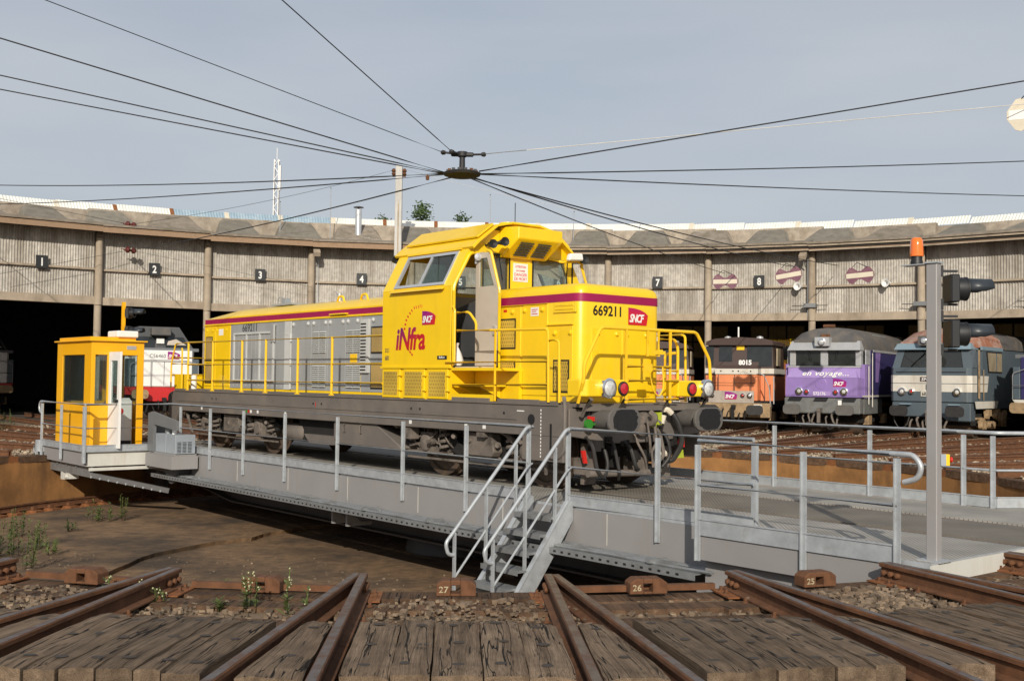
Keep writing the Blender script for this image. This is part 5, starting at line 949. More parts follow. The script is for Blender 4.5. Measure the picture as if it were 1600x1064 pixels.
# ---- violet locomotive
v = thing('violet_locomotive', 'violet and grey diesel locomotive lettered en voyage standing in the shed mouth', 'locomotive', pol(4, 22.0, -.1), polrot(4))
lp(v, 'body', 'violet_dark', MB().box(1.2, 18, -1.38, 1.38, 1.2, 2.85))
lp(v, 'cab_side', 'violet', MB().box(.45, 1.9, -1.372, 1.372, 1.2, 2.35)); lp(v, 'cab_flank', 'violet', MB().prism([(1.9, -1.385, 1.75), (1.9, -1.385, 2.82), (2.6, -1.385, 2.82), (2.25, -1.385, 1.75)], (0, .02, 0)))
lp(v, 'nose', 'violet', MB().xz([(.5, 1.2), (0, 1.22), (-.02, 1.30), (0, 1.88), (.5, 1.9)], -1.24, 1.24).prism([(.0, -1.24, 1.22), (.5, -1.37, 1.22), (.5, -1.37, 1.88), (0, -1.24, 1.88)], (0, .01, 0)).prism([(.0, 1.24, 1.22), (.5, 1.37, 1.22), (.5, 1.37, 1.88), (0, 1.24, 1.88)], (0, -.01, 0)), .03)
lp(v, 'nose_bevel', 'violet_light', MB().prism([(0, -1.22, 1.885), (0, 1.22, 1.885), (.22, 1.12, 2.16), (.22, -1.12, 2.16)], (.3, 0, 0)).box(.3, .9, -1.25, 1.25, 1.88, 2.26), .01)
lp(v, 'window_sill', 'silver', MB().box(.28, .62, -1.27, 1.27, 2.24, 2.29))
lp(v, 'window_pillar', 'silver', MB().box(.36, .7, -1.26, -1.06, 2.29, 2.85).box(.36, .7, 1.0, 1.22, 2.29, 2.85).box(.36, .7, -.13, .14, 2.29, 2.85), .03)
for y0, y1 in ((-1.06, -.13), (.14, 1.0)): lp(v, 'windscreen', 'glass_pane_dark', MB().box(.42, .43, y0, y1, 2.29, 2.83))
lp(v, 'cab_interior', 'black', MB().box(.9, 1.0, -1.2, 1.2, 2.2, 2.9)); lp(v, 'side_pillar', 'silver', MB().box(.62, 1.7, -1.37, -1.33, 2.35, 2.85).box(.62, 1.7, 1.33, 1.37, 2.35, 2.85))
lp(v, 'visor', 'silver', MB().prism([(.18, -1.28, 2.83), (.18, 1.25, 2.83), (.5, 1.18, 3.16), (.5, -1.18, 3.16)], (.5, 0, 0)), .01)
A, B, prof = archroof(.42, 18, 1.34, 2.9, 3.68)
lp(v, 'roof', 'roof_grey', MB().loft([[Vector((.45, y * .86, min(z, 3.2))) for y, z in prof], [Vector((.75, y * .95, z - .05)) for y, z in prof], [Vector((1.6, y, z)) for y, z in prof], A], True))
lp(v, 'roof_slats', 'silver', MB().prism([(3.0, -1.24, 3.12), (5.0, -1.24, 3.12), (5.0, -.95, 3.45), (3.0, -.95, 3.45)], (0, -.03, .02)))
lp(v, 'lamp_housing', 'silver', MB().box(.1, .6, -.24, .26, 2.97, 3.28), .01); lamp(v, .1, 0, 3.12, .12); lp(v, 'roof_horn', 'rust', MB().box(.5, .7, -.15, .15, 3.26, 3.4).cyl((1.0, -.2, 3.7), (1.0, .2, 3.7), .06, 8))
lp(v, 'wiper', 'black', MB().tube([(.34, -.45, 2.84), (.36, -.4, 2.5)], .012, 5).box(.3, .36, -.5, -.38, 2.83, 2.9)); lp(v, 'wiper', 'black', MB().tube([(.34, .55, 2.84), (.36, .46, 2.5)], .012, 5).box(.3, .36, .5, .62, 2.83, 2.9))
lp(v, 'door_rail', 'cream', MB().tube([(.75, -1.43, 1.0), (.75, -1.43, 2.3)], .015, 6)); lp(v, 'door_rail', 'cream', MB().tube([(1.25, -1.43, .9), (1.25, -1.43, 2.75)], .015, 6)); lp(v, 'body_band', 'cream', MB().box(.1, 18, -1.395, -1.386, 1.24, 1.3)); lp(v, 'upper_band', 'silver', MB().box(1.5, 18, -1.40, -1.386, 2.8, 2.88))
lp(v, 'front_beam', 'beam_grey', MB().prism([(0, -1.32, .66), (0, -1.32, 1.19), (0, 1.28, 1.19), (0, 1.28, .66)], (.5, 0, 0)), .03); lp(v, 'side_skirt', 'beam_grey', MB().box(.5, 3, -1.34, -1.3, .66, 1.19))
for y in (-.95, 0, .9): lp(v, 'step_recess', 'black', MB().prism([(-.004, y - .26, 1.19), (-.004, y + .2, 1.19), (-.004, y + .28, 1.06), (-.004, y - .18, 1.06)], (.003, 0, 0)))
buffers(v, .05, .80, .9); hosegear(v, 0, 3); trucks(v, (2.6, 14))
lamp(v, -.02, .74, 1.42, .13); lamp(v, -.02, -.80, 1.42, .13); lamp(v, -.02, .48, 1.4, .09, 'lens_red'); lamp(v, -.02, -.52, 1.4, .09, 'lens_red')
lp(v, 'round_badge', 'violet', MB().lathe((-.0, -.0, 1.68), (-1, 0, 0), [(0, .2), (.015, .2), (.02, .19)], 20))
lp(v, 'number_board', 'violet_light', MB().box(-.03, 0, -.34, .28, 1.27, 1.42)); text('running_number', '572176', .15, 'white', v, (-.034, .26, 1.29), (0, -1, 0), (0, 0, 1), .95, off=.002)
ex_, ez_ = Vector((0, -1, 0)), Vector((.22, 0, .275)).normalized(); text('slogan', 'en voyage...', .32, 'white', v, (.02, .68, 1.955), ex_, ez_, .95, .25, .005, .004, space=1.12)
sncf(v, (-.01, -.42, 1.58), (0, -1, 0), (0, 0, 1), .46)
lp(v, 'jumper_cable', 'rubber', MB().tube(bend([(0, -.72, 1.05), (-.1, -.7, .8), (-.15, -.55, .25), (-.12, -.3, .1), (-.05, -.2, .4)], .15, 6), .022, 6)); lp(v, 'cable_plug', 'white', MB().box(-.08, -.02, -.72, -.6, .95, 1.12))
# ---- blue and white locomotive
b = thing('blue_locomotive', 'steel blue and white diesel locomotive partly hidden behind the signal mast', 'locomotive', pol(5, 23.0, -.1), polrot(5))
lp(b, 'body', 'steel_blue', MB().box(1.0, 18, -1.38, 1.38, 1.12, 2.9)); lp(b, 'cab_shell', 'steel_blue', MB().xy([(0, -1.2), (.12, -1.32), (1.3, -1.39), (1.3, 1.39), (.12, 1.35), (0, 1.25)], 1.12, 2.26), .02)
for z0, z1 in ((1.46, 1.72), (1.74, 2.0)): lp(b, 'white_band', 'cream', MB().xy([(-.012, -1.2), (.112, -1.333), (.5, -1.36), (.5, 1.36), (.112, 1.36), (-.012, 1.25)], z0, z1)); lp(b, 'band_wing', 'cream', MB().prism([(.62, -1.395, z0), (.62, -1.395, z1), (1.5 - (z0 - 1.46) * -.3, -1.395, z1), (1.42 - (z0 - 1.46) * -.3, -1.395, z0)], (0, .003, 0)))
lp(b, 'groove', 'black', MB().box(-.014, -.004, -1.15, -.2, 2.10, 2.125)); lp(b, 'groove', 'black', MB().box(-.014, -.004, .1, 1.15, 2.10, 2.125))
lp(b, 'corner_pillar', 'steel_blue', MB().prism([(.15, -1.33, 2.26), (.6, -1.36, 2.26), (.65, -1.28, 2.9), (.3, -1.2, 2.9)], (0, .3, 0))); lp(b, 'corner_pillar', 'steel_blue', MB().prism([(.15, 1.33, 2.26), (.6, 1.36, 2.26), (.65, 1.28, 2.9), (.3, 1.2, 2.9)], (0, -.26, 0))); lp(b, 'centre_pillar', 'steel_blue', MB().box(.2, .6, -.1, .1, 2.26, 2.9))
for y0, y1 in ((-1.05, -.1), (.1, 1.08)): lp(b, 'windscreen', 'glass_dark', MB().prism([(.2, y0, 2.26), (.2, y1, 2.26), (.32, y1, 2.88), (.32, y0, 2.88)], (.01, 0, 0)))
lp(b, 'cab_interior', 'louvre_dark', MB().box(.9, 1.0, -1.2, 1.2, 2.2, 2.9)); lp(b, 'wiper', 'black', MB().tube([(.2, .7, 2.3), (.26, .25, 2.75)], .025, 5))
lp(b, 'visor', 'pale_blue', MB().prism([(.12, -1.27, 2.86), (.12, 1.3, 2.86), (.3, 1.22, 3.08), (.3, -1.2, 3.08)], (.8, 0, 0)), .02); lp(b, 'side_gutter', 'pale_blue', MB().box(.9, 3.1, -1.40, -1.34, 2.86, 2.98))
A, B, prof = archroof(.4, 18, 1.36, 2.98, 3.62)
lp(b, 'roof', 'rust_roof', MB().loft([[Vector((.32, y * .88, min(z, 3.12))) for y, z in prof], [Vector((1.1, y * .97, z)) for y, z in prof], [Vector((3.2, y, z)) for y, z in prof]], True)); lp(b, 'rear_roof', 'roof_grey', MB().loft([[Vector((3.21, y, z)) for y, z in prof], A], True))
lp(b, 'roof_grille', 'black', MB().prism([(3.3, -1.2, 3.22), (5.2, -1.2, 3.22), (5.2, -.8, 3.5), (3.3, -.8, 3.5)], (0, -.04, .03))); lp(b, 'cab_window_frame', 'black', MB().prism([(1.55, -1.4, 2.12), (3.0, -1.4, 2.12), (3.0, -1.4, 2.82), (1.35, -1.4, 2.82)], (0, .01, 0))); lp(b, 'cab_window', 'tan_pane', MB().prism([(1.62, -1.408, 2.16), (2.96, -1.408, 2.16), (2.96, -1.408, 2.78), (1.44, -1.408, 2.78)], (0, .005, 0))) if False else None
mat('tan_pane', (.34, .28, .19), .25, var=.2, vs=2, coat=.5)
lp(b, 'cab_window', 'tan_pane', MB().prism([(1.62, -1.408, 2.16), (2.96, -1.408, 2.16), (2.96, -1.408, 2.78), (1.44, -1.408, 2.78)], (0, .005, 0))); lp(b, 'window_divider', 'steel_blue', MB().box(2.32, 2.37, -1.42, -1.408, 2.16, 2.78))
lp(b, 'door_rail', 'tan_grime', MB().box(.55, .62, -1.42, -1.38, 1.25, 2.85)); lp(b, 'door_rail', 'tan_grime', MB().tube([(.95, -1.43, 1.2), (.95, -1.43, 2.2)], .014, 6))
lp(b, 'lamp_housing', 'roof_grey', MB().box(.02, .6, -.05, .42, 3.0, 3.32)); lamp(b, .02, .2, 3.16, .1); lamp(b, -.02, .92, 1.46, .13); lamp(b, -.02, -.9, 1.46, .13); lamp(b, -.02, .6, 1.46, .09, 'lens_red')
lp(b, 'number_board', 'cream', MB().box(-.03, -.013, -.3, .3, 1.30, 1.5)); text('running_number', '68523', .17, 'black', b, (-.034, .26, 1.33), (0, -1, 0), (0, 0, 1), .8, off=.002)
lp(b, 'name_board', 'brown_paint', MB().box(-.03, -.013, -.35, .32, 1.8, 1.95)); text('name_lettering', 'SNCF', .15, 'white', b, (-.034, .29, 1.82), (0, -1, 0), (0, 0, 1), 1.2, .2, .002)
lp(b, 'crest', 'louvre_dark', MB().box(-.02, -.013, .06, .14, 1.52, 1.69).box(-.02, -.013, -.12, -.1, 1.52, 1.69).box(-.02, -.013, -.1, .05, 1.67, 1.69))
lp(b, 'front_apron', 'steel_blue', MB().prism([(.02, -1.3, .5), (.02, -1.3, 1.1), (.02, 1.3, 1.1), (.02, 1.3, .62), (.02, .5, .62), (.02, -.4, .62), (.02, -.55, .5)], (.5, 0, 0)), .03); lp(b, 'side_flash', 'cream', MB().prism([(.3, -1.395, .92), (.2, -1.395, 1.16), (2.6, -1.395, 1.16), (2.45, -1.395, .92)], (0, .01, 0))); lp(b, 'sill', 'steel_blue', MB().box(.5, 18, -1.37, 1.37, .9, 1.119))
lp(b, 'front_step', 'pale_blue', MB().box(-.12, 0, .62, .98, 1.02, 1.06)); lp(b, 'front_step', 'pale_blue', MB().box(-.12, 0, -.98, -.62, 1.02, 1.06)); buffers(b, .05, .82, .92, m='rubber'); hosegear(b, 0, 8); trucks(b, (2.5, 14))
random.seed(4)
for k in range(9): x = .9 + k * .3; z = random.uniform(.25, .7); lp(b, 'bogie_gear', 'tan_grime', MB().box(x, x + random.uniform(.15, .35), -1.42, -1.25, z, z + random.uniform(.1, .25)).lathe((x, -1.3, z), (0, -1, 0), [(0, .12), (.12, .1), (.13, 0)], 10))
lp(b, 'jumper_cable', 'rubber', MB().tube(bend([(0, 1.15, .8), (-.1, 1.2, .5), (-.12, 1.0, .2), (-.1, .75, .3), (0, .7, .6)], .15, 6), .022, 6))
# ---- orange shunters
def shunter(label, j, r, num):
    s = thing('orange_shunter', label, 'locomotive', pol(j, r, -.08), polrot(j), 'orange shunting locomotives in the shed')
    lp(s, 'cab_lower', 'orange_paint', MB().box(.9, 3.4, -1.27, 1.27, 1.0, 1.93)); lp(s, 'cab_band', 'cream', MB().box(.88, 3.42, -1.285, 1.285, 2.0, 2.19)); lp(s, 'cab_foot_band', 'brown_paint', MB().box(.89, 3.41, -1.28, 1.28, 1.93, 2.0))
    lp(s, 'cab_upper', 'brown_paint', MB().prism([(.9, -1.27, 2.19), (.9, 1.27, 2.19), (1.02, 1.2, 3.1), (1.02, -1.2, 3.1)], (2.3, 0, 0)))
    prof = [(-1.27, 3.06), (-1.23, 3.2), (-.9, 3.3), (0, 3.36), (.9, 3.3), (1.23, 3.2), (1.27, 3.06)]
    lp(s, 'cab_roof', 'brown_paint', MB().loft([[Vector((.82, y, z)) for y, z in prof], [Vector((3.5, y, z)) for y, z in prof]], True))
    for y0, y1, z0 in ((-1.1, -.28, 2.45), (.28, .78, 2.45), (-1.2, -.72, 2.27), (.98, 1.28, 2.3)): lp(s, 'cab_window', 'glass_pane_dark', MB().prism([(.895 + (z0 - 2.19) * .13, y0, z0), (.895 + (z0 - 2.19) * .13, y1, z0), (.995, y1, 3.02), (.995, y0, 3.02)], (-.012, 0, 0)))
    lp(s, 'side_window', 'tan_pane', MB().box(1.4, 2.0, -1.272, -1.33, 2.3, 2.95)); lp(s, 'front_notice', 'rail_yellow', MB().box(.96, .985, -.17, .12, 2.88, 3.06))
    lp(s, 'hood', 'orange_paint', MB().box(.25, .9, -.80, .75, 1.0, 1.95), .02); lp(s, 'hood_band', 'cream', MB().box(.235, .95, -.815, .765, 1.97, 2.17)); lp(s, 'hood_top', 'brown_paint', MB().box(.25, .9, -.8, .75, 2.17, 2.3))
    if num: text('running_number', num, .24, 'white', s, (.88, .02, 2.33), (0, -1, 0), (0, 0, 1), 1.0, off=.012)
    for y in (-.55, -.1, .1, .55): lp(s, 'rivet', 'black', MB().cyl((.23, y, 2.08), (.236, y, 2.08), .03, 8))
    lp(s, 'lamp_panel', 'tan_panel', MB().box(-.02, .02, -.72, .95, .92, 1.36)); lamp(s, -.02, -.58, 1.2, .1); lamp(s, -.02, -.32, 1.2, .08, 'lens_red'); lamp(s, -.02, .8, 1.2, .09)
    sncf(s, (-.03, .34, 1.05), (0, -1, 0), (0, 0, 1), .46)
    for y in (-1.1, -.6, 0, .6, 1.1): lp(s, 'handrail', 'brown_paint', MB().tube(bend([(.05, y, 1.0), (.05, y, 1.95)], .05), .014, 6))
    lp(s, 'handrail', 'silver', MB().tube(bend([(.05, -.8, 1.98), (.05, -1.05, 1.98), (.1, -1.25, 1.5), (.1, -1.3, .8)], .1), .02, 6)); lp(s, 'handrail', 'silver', MB().tube([(.3, -1.38, .9), (.3, -1.38, 1.9)], .02, 6)); lp(s, 'handrail', 'brown_paint', MB().tube([(.05, -.75, 1.65), (.05, .8, 1.65)], .012, 6))
    lp(s, 'buffer_beam', 'tan_grime', MB().box(0, .3, -1.3, 1.3, .4, .92), .01); lp(s, 'front_step', 'cream', MB().box(-.06, .0, -1.02, -.72, .72, .88)); buffers(s, .0, .68, .82, m='rubber'); hosegear(s, 0, j + 20, 'underframe_shade'); trucks(s, (2.2, 4.9)); lp(s, 'long_hood', 'orange_paint', MB().box(3.4, 6.2, -.85, .85, 1.0, 2.5)); lp(s, 'frame', 'underframe_shade', MB().box(.3, 6.4, -1.3, 1.3, .75, 1.0))
    lp(s, 'aerial', 'white', MB().cyl((1.2, .1, 3.35), (1.2, .1, 3.75), .03, 6)); lp(s, 'roof_lamp', 'silver', MB().lathe((1.2, .5, 3.3), (0, 0, 1), [(0, .14), (.08, .12), (.12, 0)], 10)); lp(s, 'roof_lamp', 'silver', MB().lathe((1.2, -.7, 3.3), (0, 0, 1), [(0, .14), (.08, .12), (.12, 0)], 10))
    return s
mat('glass_pane_dark', (.018, .021, .022), .2, var=.3, vs=3, coat=.25); mat('tan_panel', (.36, .31, .26), .6, var=.1, dirt=(.2, .15, .1), damt=.5, ds=4)
shunter('brown and orange shunter numbered 8015 at the mouth of its shed bay', 3, 23.2, '8015'); shunter('orange shunter mostly hidden behind the front railing of the yellow locomotive', 2, 27.6, '')
# ---- white, grey and red locomotives
def rednose(label, j, r, num, beam_m='red_paint', body_m='white'):
    s = thing('white_locomotive', label, 'locomotive', pol(j, r, -.1), polrot(j), 'white and red locomotives in the shed')
    lp(s, 'hood', body_m, MB().box(0, 1.2, -1.05, 1.05, 1.25, 2.62), .03); lp(s, 'cab_lower', 'white', MB().box(1.2, 3.6, -1.36, 1.36, 1.25, 2.6)); lp(s, 'hood_corner', 'steel_blue', MB().box(.01, .8, -1.3, -1.06, 1.25, 2.3).box(.01, .8, 1.06, 1.3, 1.25, 2.3), .02)
    lp(s, 'cab_upper', 'louvre_dark', MB().prism([(.9, -1.33, 2.62), (.9, 1.33, 2.62), (1.1, .75, 3.55), (1.1, -.75, 3.55)], (2.4, 0, 0))); lp(s, 'cab_sill', 'box_grey', MB().box(.3, 3.4, -1.34, 1.34, 2.6, 2.72))
    for y0, y1 in ((-1.12, -.22), (.22, 1.12)): lp(s, 'windscreen', 'glass_pane_dark', MB().prism([(.9, y0, 2.74), (.9, y1, 2.74), (.99, y1 * .8, 3.16), (.99, y0 * .8, 3.16)], (-.02, 0, 0)))
    lp(s, 'sun_blind', 'beige', MB().prism([(.86, -1.0, 2.85), (.86, -.25, 2.85), (.88, -.3, 3.0), (.88, -.6, 3.08)], (-.01, 0, 0))); lp(s, 'notice', 'white', MB().box(.86, .875, -.15, .14, 2.9, 3.1)); lp(s, 'roof_unit', 'roof_grey', MB().box(.6, 1.4, -.36, .36, 3.2, 3.5), .03)
    text('running_number', num, .2, 'louvre_dark', s, (-.004, .55, 2.34), (0, -1, 0), (0, 0, 1), .95); sncf(s, (-.006, -.12, 2.30), (0, -1, 0), (0, 0, 1), .46)
    lp(s, 'hood_seam', 'louvre_dark', MB().box(-.004, .0, -.01, .01, 1.3, 2.2).box(-.004, .0, -1.0, 1.0, 2.2, 2.215))
    lp(s, 'buffer_beam', beam_m, MB().prism([(0, -1.32, 1.24), (0, 1.32, 1.24), (0, 1.1, .95), (0, .5, .7), (0, -.5, .7), (0, -1.1, .95)], (.4, 0, 0)), .02); buffers(s, .05, .98, .92, m='tan_grime'); hosegear(s, 0, 2, 'underframe_shade')
    for pts in ([(-.1, 1.25, 1.25), (-.1, 1.25, 2.1), (-.1, .8, 2.25), (-.1, -.8, 2.25), (-.1, -1.25, 2.1), (-.1, -1.25, 1.25)], [(-.1, 1.25, 1.7), (-.1, -1.25, 1.7)], [(-.1, .5, 1.25), (-.1, .5, 2.25)], [(-.1, -.5, 1.25), (-.1, -.5, 1.7)]): lp(s, 'front_rail', 'steel_pole', MB().tube(bend(pts, .1), .014, 6))
    lp(s, 'body', 'white', MB().box(3.6, 10, -1.0, 1.0, 1.25, 2.6)); lp(s, 'frame', beam_m, MB().box(.3, 10.2, -1.33, 1.33, .95, 1.24)); trucks(s, (2.4, 7.5)); lamp(s, -.06, 1.0, 1.05, .1); lamp(s, -.06, -1.0, 1.05, .1)
    return s
rednose('white locomotive numbered C56460 with red buffer beam behind the orange cabin', -3, 25.6, 'C56460'); rednose('white locomotive deep in shadow at the left edge of the photo', -4, 37.5, 'C56446')
c_ = rednose('cream and violet locomotive cut off by the right edge of the photo', 6, 24.1, 'C56451', 'cream', 'violet_dark'); 
# ---- yellow engine deep inside, behind the orange shunter
y_ = thing('yellow_shed_engine', 'yellow engine half hidden between the orange shunter and the violet locomotive', 'locomotive', pol(3, 31.0, -.1), polrot(3))
lp(y_, 'body', 'yellow', MB().box(0, 9, -1.3, 1.3, 1.0, 2.45), .04); lp(y_, 'cab', 'yellow', MB().box(1, 3.5, -1.35, 1.35, 2.45, 3.6), .05); lp(y_, 'cab_window', 'glass_pane_dark', MB().box(.98, 1.0, -1.1, -.2, 2.7, 3.3)); lp(y_, 'cab_window', 'glass_pane_dark', MB().box(.98, 1.0, .2, 1.1, 2.7, 3.3)); lp(y_, 'red_band', 'logo_red', MB().box(-.01, .0, -1.28, 1.28, 2.35, 2.43)); lp(y_, 'frame', 'underframe_shade', MB().box(0, 9, -1.25, 1.25, .6, 1.0)); buffers(y_, 0, .95, .9); trucks(y_, (2.2, 7))
for yv in (-1.2, -.9, -.6, -.3, .3, .9): lp(y_, 'front_rail', 'black', MB().tube([(-.15, yv, .95), (-.15, yv, 1.9)], .02, 5))
lp(y_, 'front_rail', 'black', MB().tube([(-.15, -1.25, 1.9), (-.15, 1.25, 1.9)], .02, 5)); sncf(y_, (-.01, -.7, 2.1), (0, -1, 0), (0, 0, 1), .4)
# ================================================================== foreground: tracks on the camera side of the pit
random.seed(11)
nr_body = [rail_body(y, 10.47, 27).mesh('rail', 'rust') for y in (-.755, .755)]
nr_top = [MB().xy([(10.47, y - .027), (27, y - .027), (27, y + .027), (10.47, y + .027)], -.001, .0006).mesh('rail_head', 'rail_top') for y in (-.755, .755)]
bolts = [None, None]
for i, y in enumerate((-.755, .755)):
    s = 1 if i == 0 else -1      # bolt heads on the gauge side
    bolts[i] = [MB().lathe((x, y + s * .012, -.085), (0, s, 0), [(0, .024), (.018, .026), (.035, .024), (.042, .012), (.043, 0)], 10).mesh('fish_bolt', 'rust') for x in (10.53, 10.62, 10.71)]
plate_m = [MB().box(10.46, 10.86, y - .16, y + .16, -.163, -.151).mesh('base_plate', 'rust_bright') for y in (-.755, .755)]
spike = MB().cyl((0, 0, 0), (0, 0, .012), .026, 8).box(-.011, .011, -.011, .011, .012, .04).mesh('screw_spike', 'rust')
slp = [MB().box(-.12, .12, -1.2 - .06 * k, 1.15, -.30, -.155).mesh('sleeper', 'dark_wood') for k in range(3)]
side_names = {21: 'rusty track in the foreground leading straight to the stairs of the turntable', 20: 'rusty foreground track first to the right of the middle one', 19: 'rusty foreground track second to the right of the middle one', 18: 'rusty foreground track running to the signal mast at lower right', 22: 'rusty foreground track first to the left of the middle one', 23: 'rusty foreground track cut by the left edge of the photo', 24: 'rusty foreground track outside the left edge, its rail end at the pit', 17: 'rusty foreground track at the near end of the bridge', 16: 'rusty foreground track in line with the bridge'}
for j in (16, 17, 18, 19, 20, 21, 22, 23, 24):
    t = thing('pit_track', side_names[j], 'railway track', (CX, CY, .003 if j % 2 else 0), polrot(j), 'tracks meeting the near rim of the pit')
    for i in range(2):
        o = link('rail', nr_body[i], t); link('rail_head', nr_top[i], o)
        for bmh in bolts[i]: link('fish_bolt', bmh, o)
        p = link('base_plate', plate_m[i], t)
        for x, dy in ((10.55, .10), (10.7, .115), (10.62, -.11), (11.06, .10), (11.6, .1)):
            s = link('screw_spike', spike, t); s.location = (x, (-.755, .755)[i] + dy * (1 if i == 0 else -1), -.155)
    for k, x in enumerate((11.05, 11.62, 12.25, 12.9)):
        s = link('sleeper', slp[(j + k) % 3], t); s.location = (x + random.uniform(-.03, .03), 0, random.uniform(-.012, .0) - (.003 if j % 2 else 0)); s.rotation_euler = (0, 0, random.uniform(-.02, .02))
# iron edge strips and locking blocks on the coping
stripm = MB().box(RP + .0, RP + .06, -.62, .62, -.155, -.105).mesh('edge_strip', 'rust')
for j in (17, 18, 20, 22, 23): o = link('edge_strip', stripm, rim, rz=polrot(j)); o.location.z = .004
for j, num, words in ((21, '27', 'twenty-seven, in front of the stairs'), (20, '26', 'twenty-six, right of the stairs'), (19, '25', 'twenty-five, below the wide bridge end'), (18, '24', 'twenty-four, in front of the signal mast'), (22, '', 'without number, left of the stairs'), (23, '', 'without number, at the lower left')):
    t = thing('locking_block', ('rusty holed iron block on the rim painted %s' if num else 'rusty holed iron block on the rim %s') % words, 'locking block', pol(j, RP + .10, -.155), polrot(j), 'iron blocks on the pit rim')
    mb = MB().prism([(.07, .16, 0), (.07, .035, 0), (.07, .035, .125), (.07, .11, .125), (.07, .16, .09)], (-.16, 0, 0)).prism([(.07, -.16, 0), (.07, -.045, 0), (.07, -.045, .125), (.07, -.11, .125), (.07, -.16, .09)], (-.16, 0, 0)).box(-.09, .07, -.0449, .0349, .085, .125).box(-.09, .07, -.0449, .0349, 0, .02)
    mb.build('casting', 'rust', t, .006)
    if num: text('painted_number', num, .07, 'chalk', t, (.0725, -.14, .03), (0, 1, 0), (0, 0, 1), 1.1, 0, .001)
# timber crossing decks, plank by plank
def plank(x0, x1, ya, yb, yc, yd, z0, z1):
    # ya..yb at x0, yc..yd at x1, a sawn baulk with worn edges
    nx, ny = 9, 4; vs = []; fs = []; ph = random.uniform(0, 9)
    x0 += random.uniform(-.025, .02); x1 += random.uniform(-.03, .03); tw = random.uniform(-.006, .006)
    for i in range(nx + 1):
        u = i / nx; x = x0 + (x1 - x0) * u
        for k in range(ny + 1):
            v = k / ny; y = (ya + (yc - ya) * u) * (1 - v) + (yb + (yd - yb) * u) * v
            e = min(u, 1 - u) < .001; ed = v in (0, 1)
            z = z1 + tw * (v - .5) * 2 + .004 * math.sin(ph + u * 5 + v * 3) - (random.uniform(.006, .016) if e else 0) - (random.uniform(.003, .011) if ed else 0)
            vs.append((x + (random.uniform(-.012, .012) if e else 0), y + (random.uniform(-.004, .004) if ed else 0), z))
    W_ = ny + 1
    fs = [(i * W_ + k, (i + 1) * W_ + k, (i + 1) * W_ + k + 1, i * W_ + k + 1) for i in range(nx) for k in range(ny)]
    loop = [k for k in range(W_)] + [i * W_ + ny for i in range(1, nx + 1)] + [nx * W_ + k for k in range(ny - 1, -1, -1)] + [i * W_ for i in range(nx - 1, 0, -1)]
    n0 = len(vs)
    for q in loop: vs.append((vs[q][0], vs[q][1], vs[q][2] - .014)); 
    for q in loop: vs.append((vs[q][0], vs[q][1], z0))
    m = len(loop)
    for a in range(m):
        b_ = (a + 1) % m; fs.append((loop[a], loop[b_], n0 + b_, n0 + a)); fs.append((n0 + a, n0 + b_, n0 + m + b_, n0 + m + a))
    mb = MB(); mb.add(vs, fs); return mb
hole = MB().lathe((0, 0, .001), (0, 0, 1), [(0, .034), (.0008, .028), (.0006, 0)], 10).mesh('bolt_hole', 'plank_dark')
def holes(p, xs, ys, z):
    for x, y in zip(xs, ys):
        h = link('bolt_hole', hole, p); h.location = (x, y, z + .003); h.scale = (random.uniform(.7, 1.1), random.uniform(.9, 1.3), 1)
dl = {21: 'weathered five-plank timber deck between the rails of the middle foreground track', 20: 'weathered timber deck between the rails of the first track to the right', 19: 'weathered timber deck between the rails of the second track to the right', 22: 'weathered timber deck between the rails at lower left', 18: 'weathered timber deck in the lower right corner', 23: 'dark timber deck at the left edge of the photo'}
for j, npl in ((18, 5), (19, 6), (20, 6), (21, 5), (22, 6), (23, 5)):
    t = thing('timber_deck', dl[j], 'timber deck', (CX, CY, 0), polrot(j), 'timber decks between the rails'); e0, e1 = (-.64, .675) if j == 21 else (-.615, .62); w = (e1 - e0) / npl; ed = [e0]
    for k in range(npl): ed.append(e0 + w * (k + 1) + random.uniform(-.03, .03) * (k < npl - 1))
    for k in range(npl):
        zt = -.022 + random.uniform(-.01, .008)
        p = plank(12.13, 13.5, ed[k] + .005, ed[k + 1] - .005, ed[k] + .004, ed[k + 1] - .004, -.26, zt).build('plank', 'old_wood', t)
        yc = (ed[k] + ed[k + 1]) / 2; holes(p, [12.3 + random.uniform(-.05, .05), 12.8 + random.uniform(-.1, .1), 13.3], [yc + random.uniform(-.05, .05) for _ in range(3)], zt)
wl = {20.5: 'single wedge-shaped plank right of the middle foreground track', 19.5: 'single wedge-shaped plank at lower right between two tracks', 21.5: 'single wedge-shaped plank left of the middle foreground track', 22.5: 'single wedge-shaped plank at the lower left edge', 18.5: 'single wedge-shaped plank in the lower right corner'}
for j in wl:
    t = thing('wedge_plank', wl[j], 'plank', (CX, CY, 0), polrot(j), 'wedge planks between converging rails')
    zt = -.03 + random.uniform(-.01, .008); p = plank(12.13, 13.56, -.085, .085, -.19, .185, -.26, zt).build('plank', 'old_wood', t); holes(p, [12.35, 13.1], [0, .02], zt)
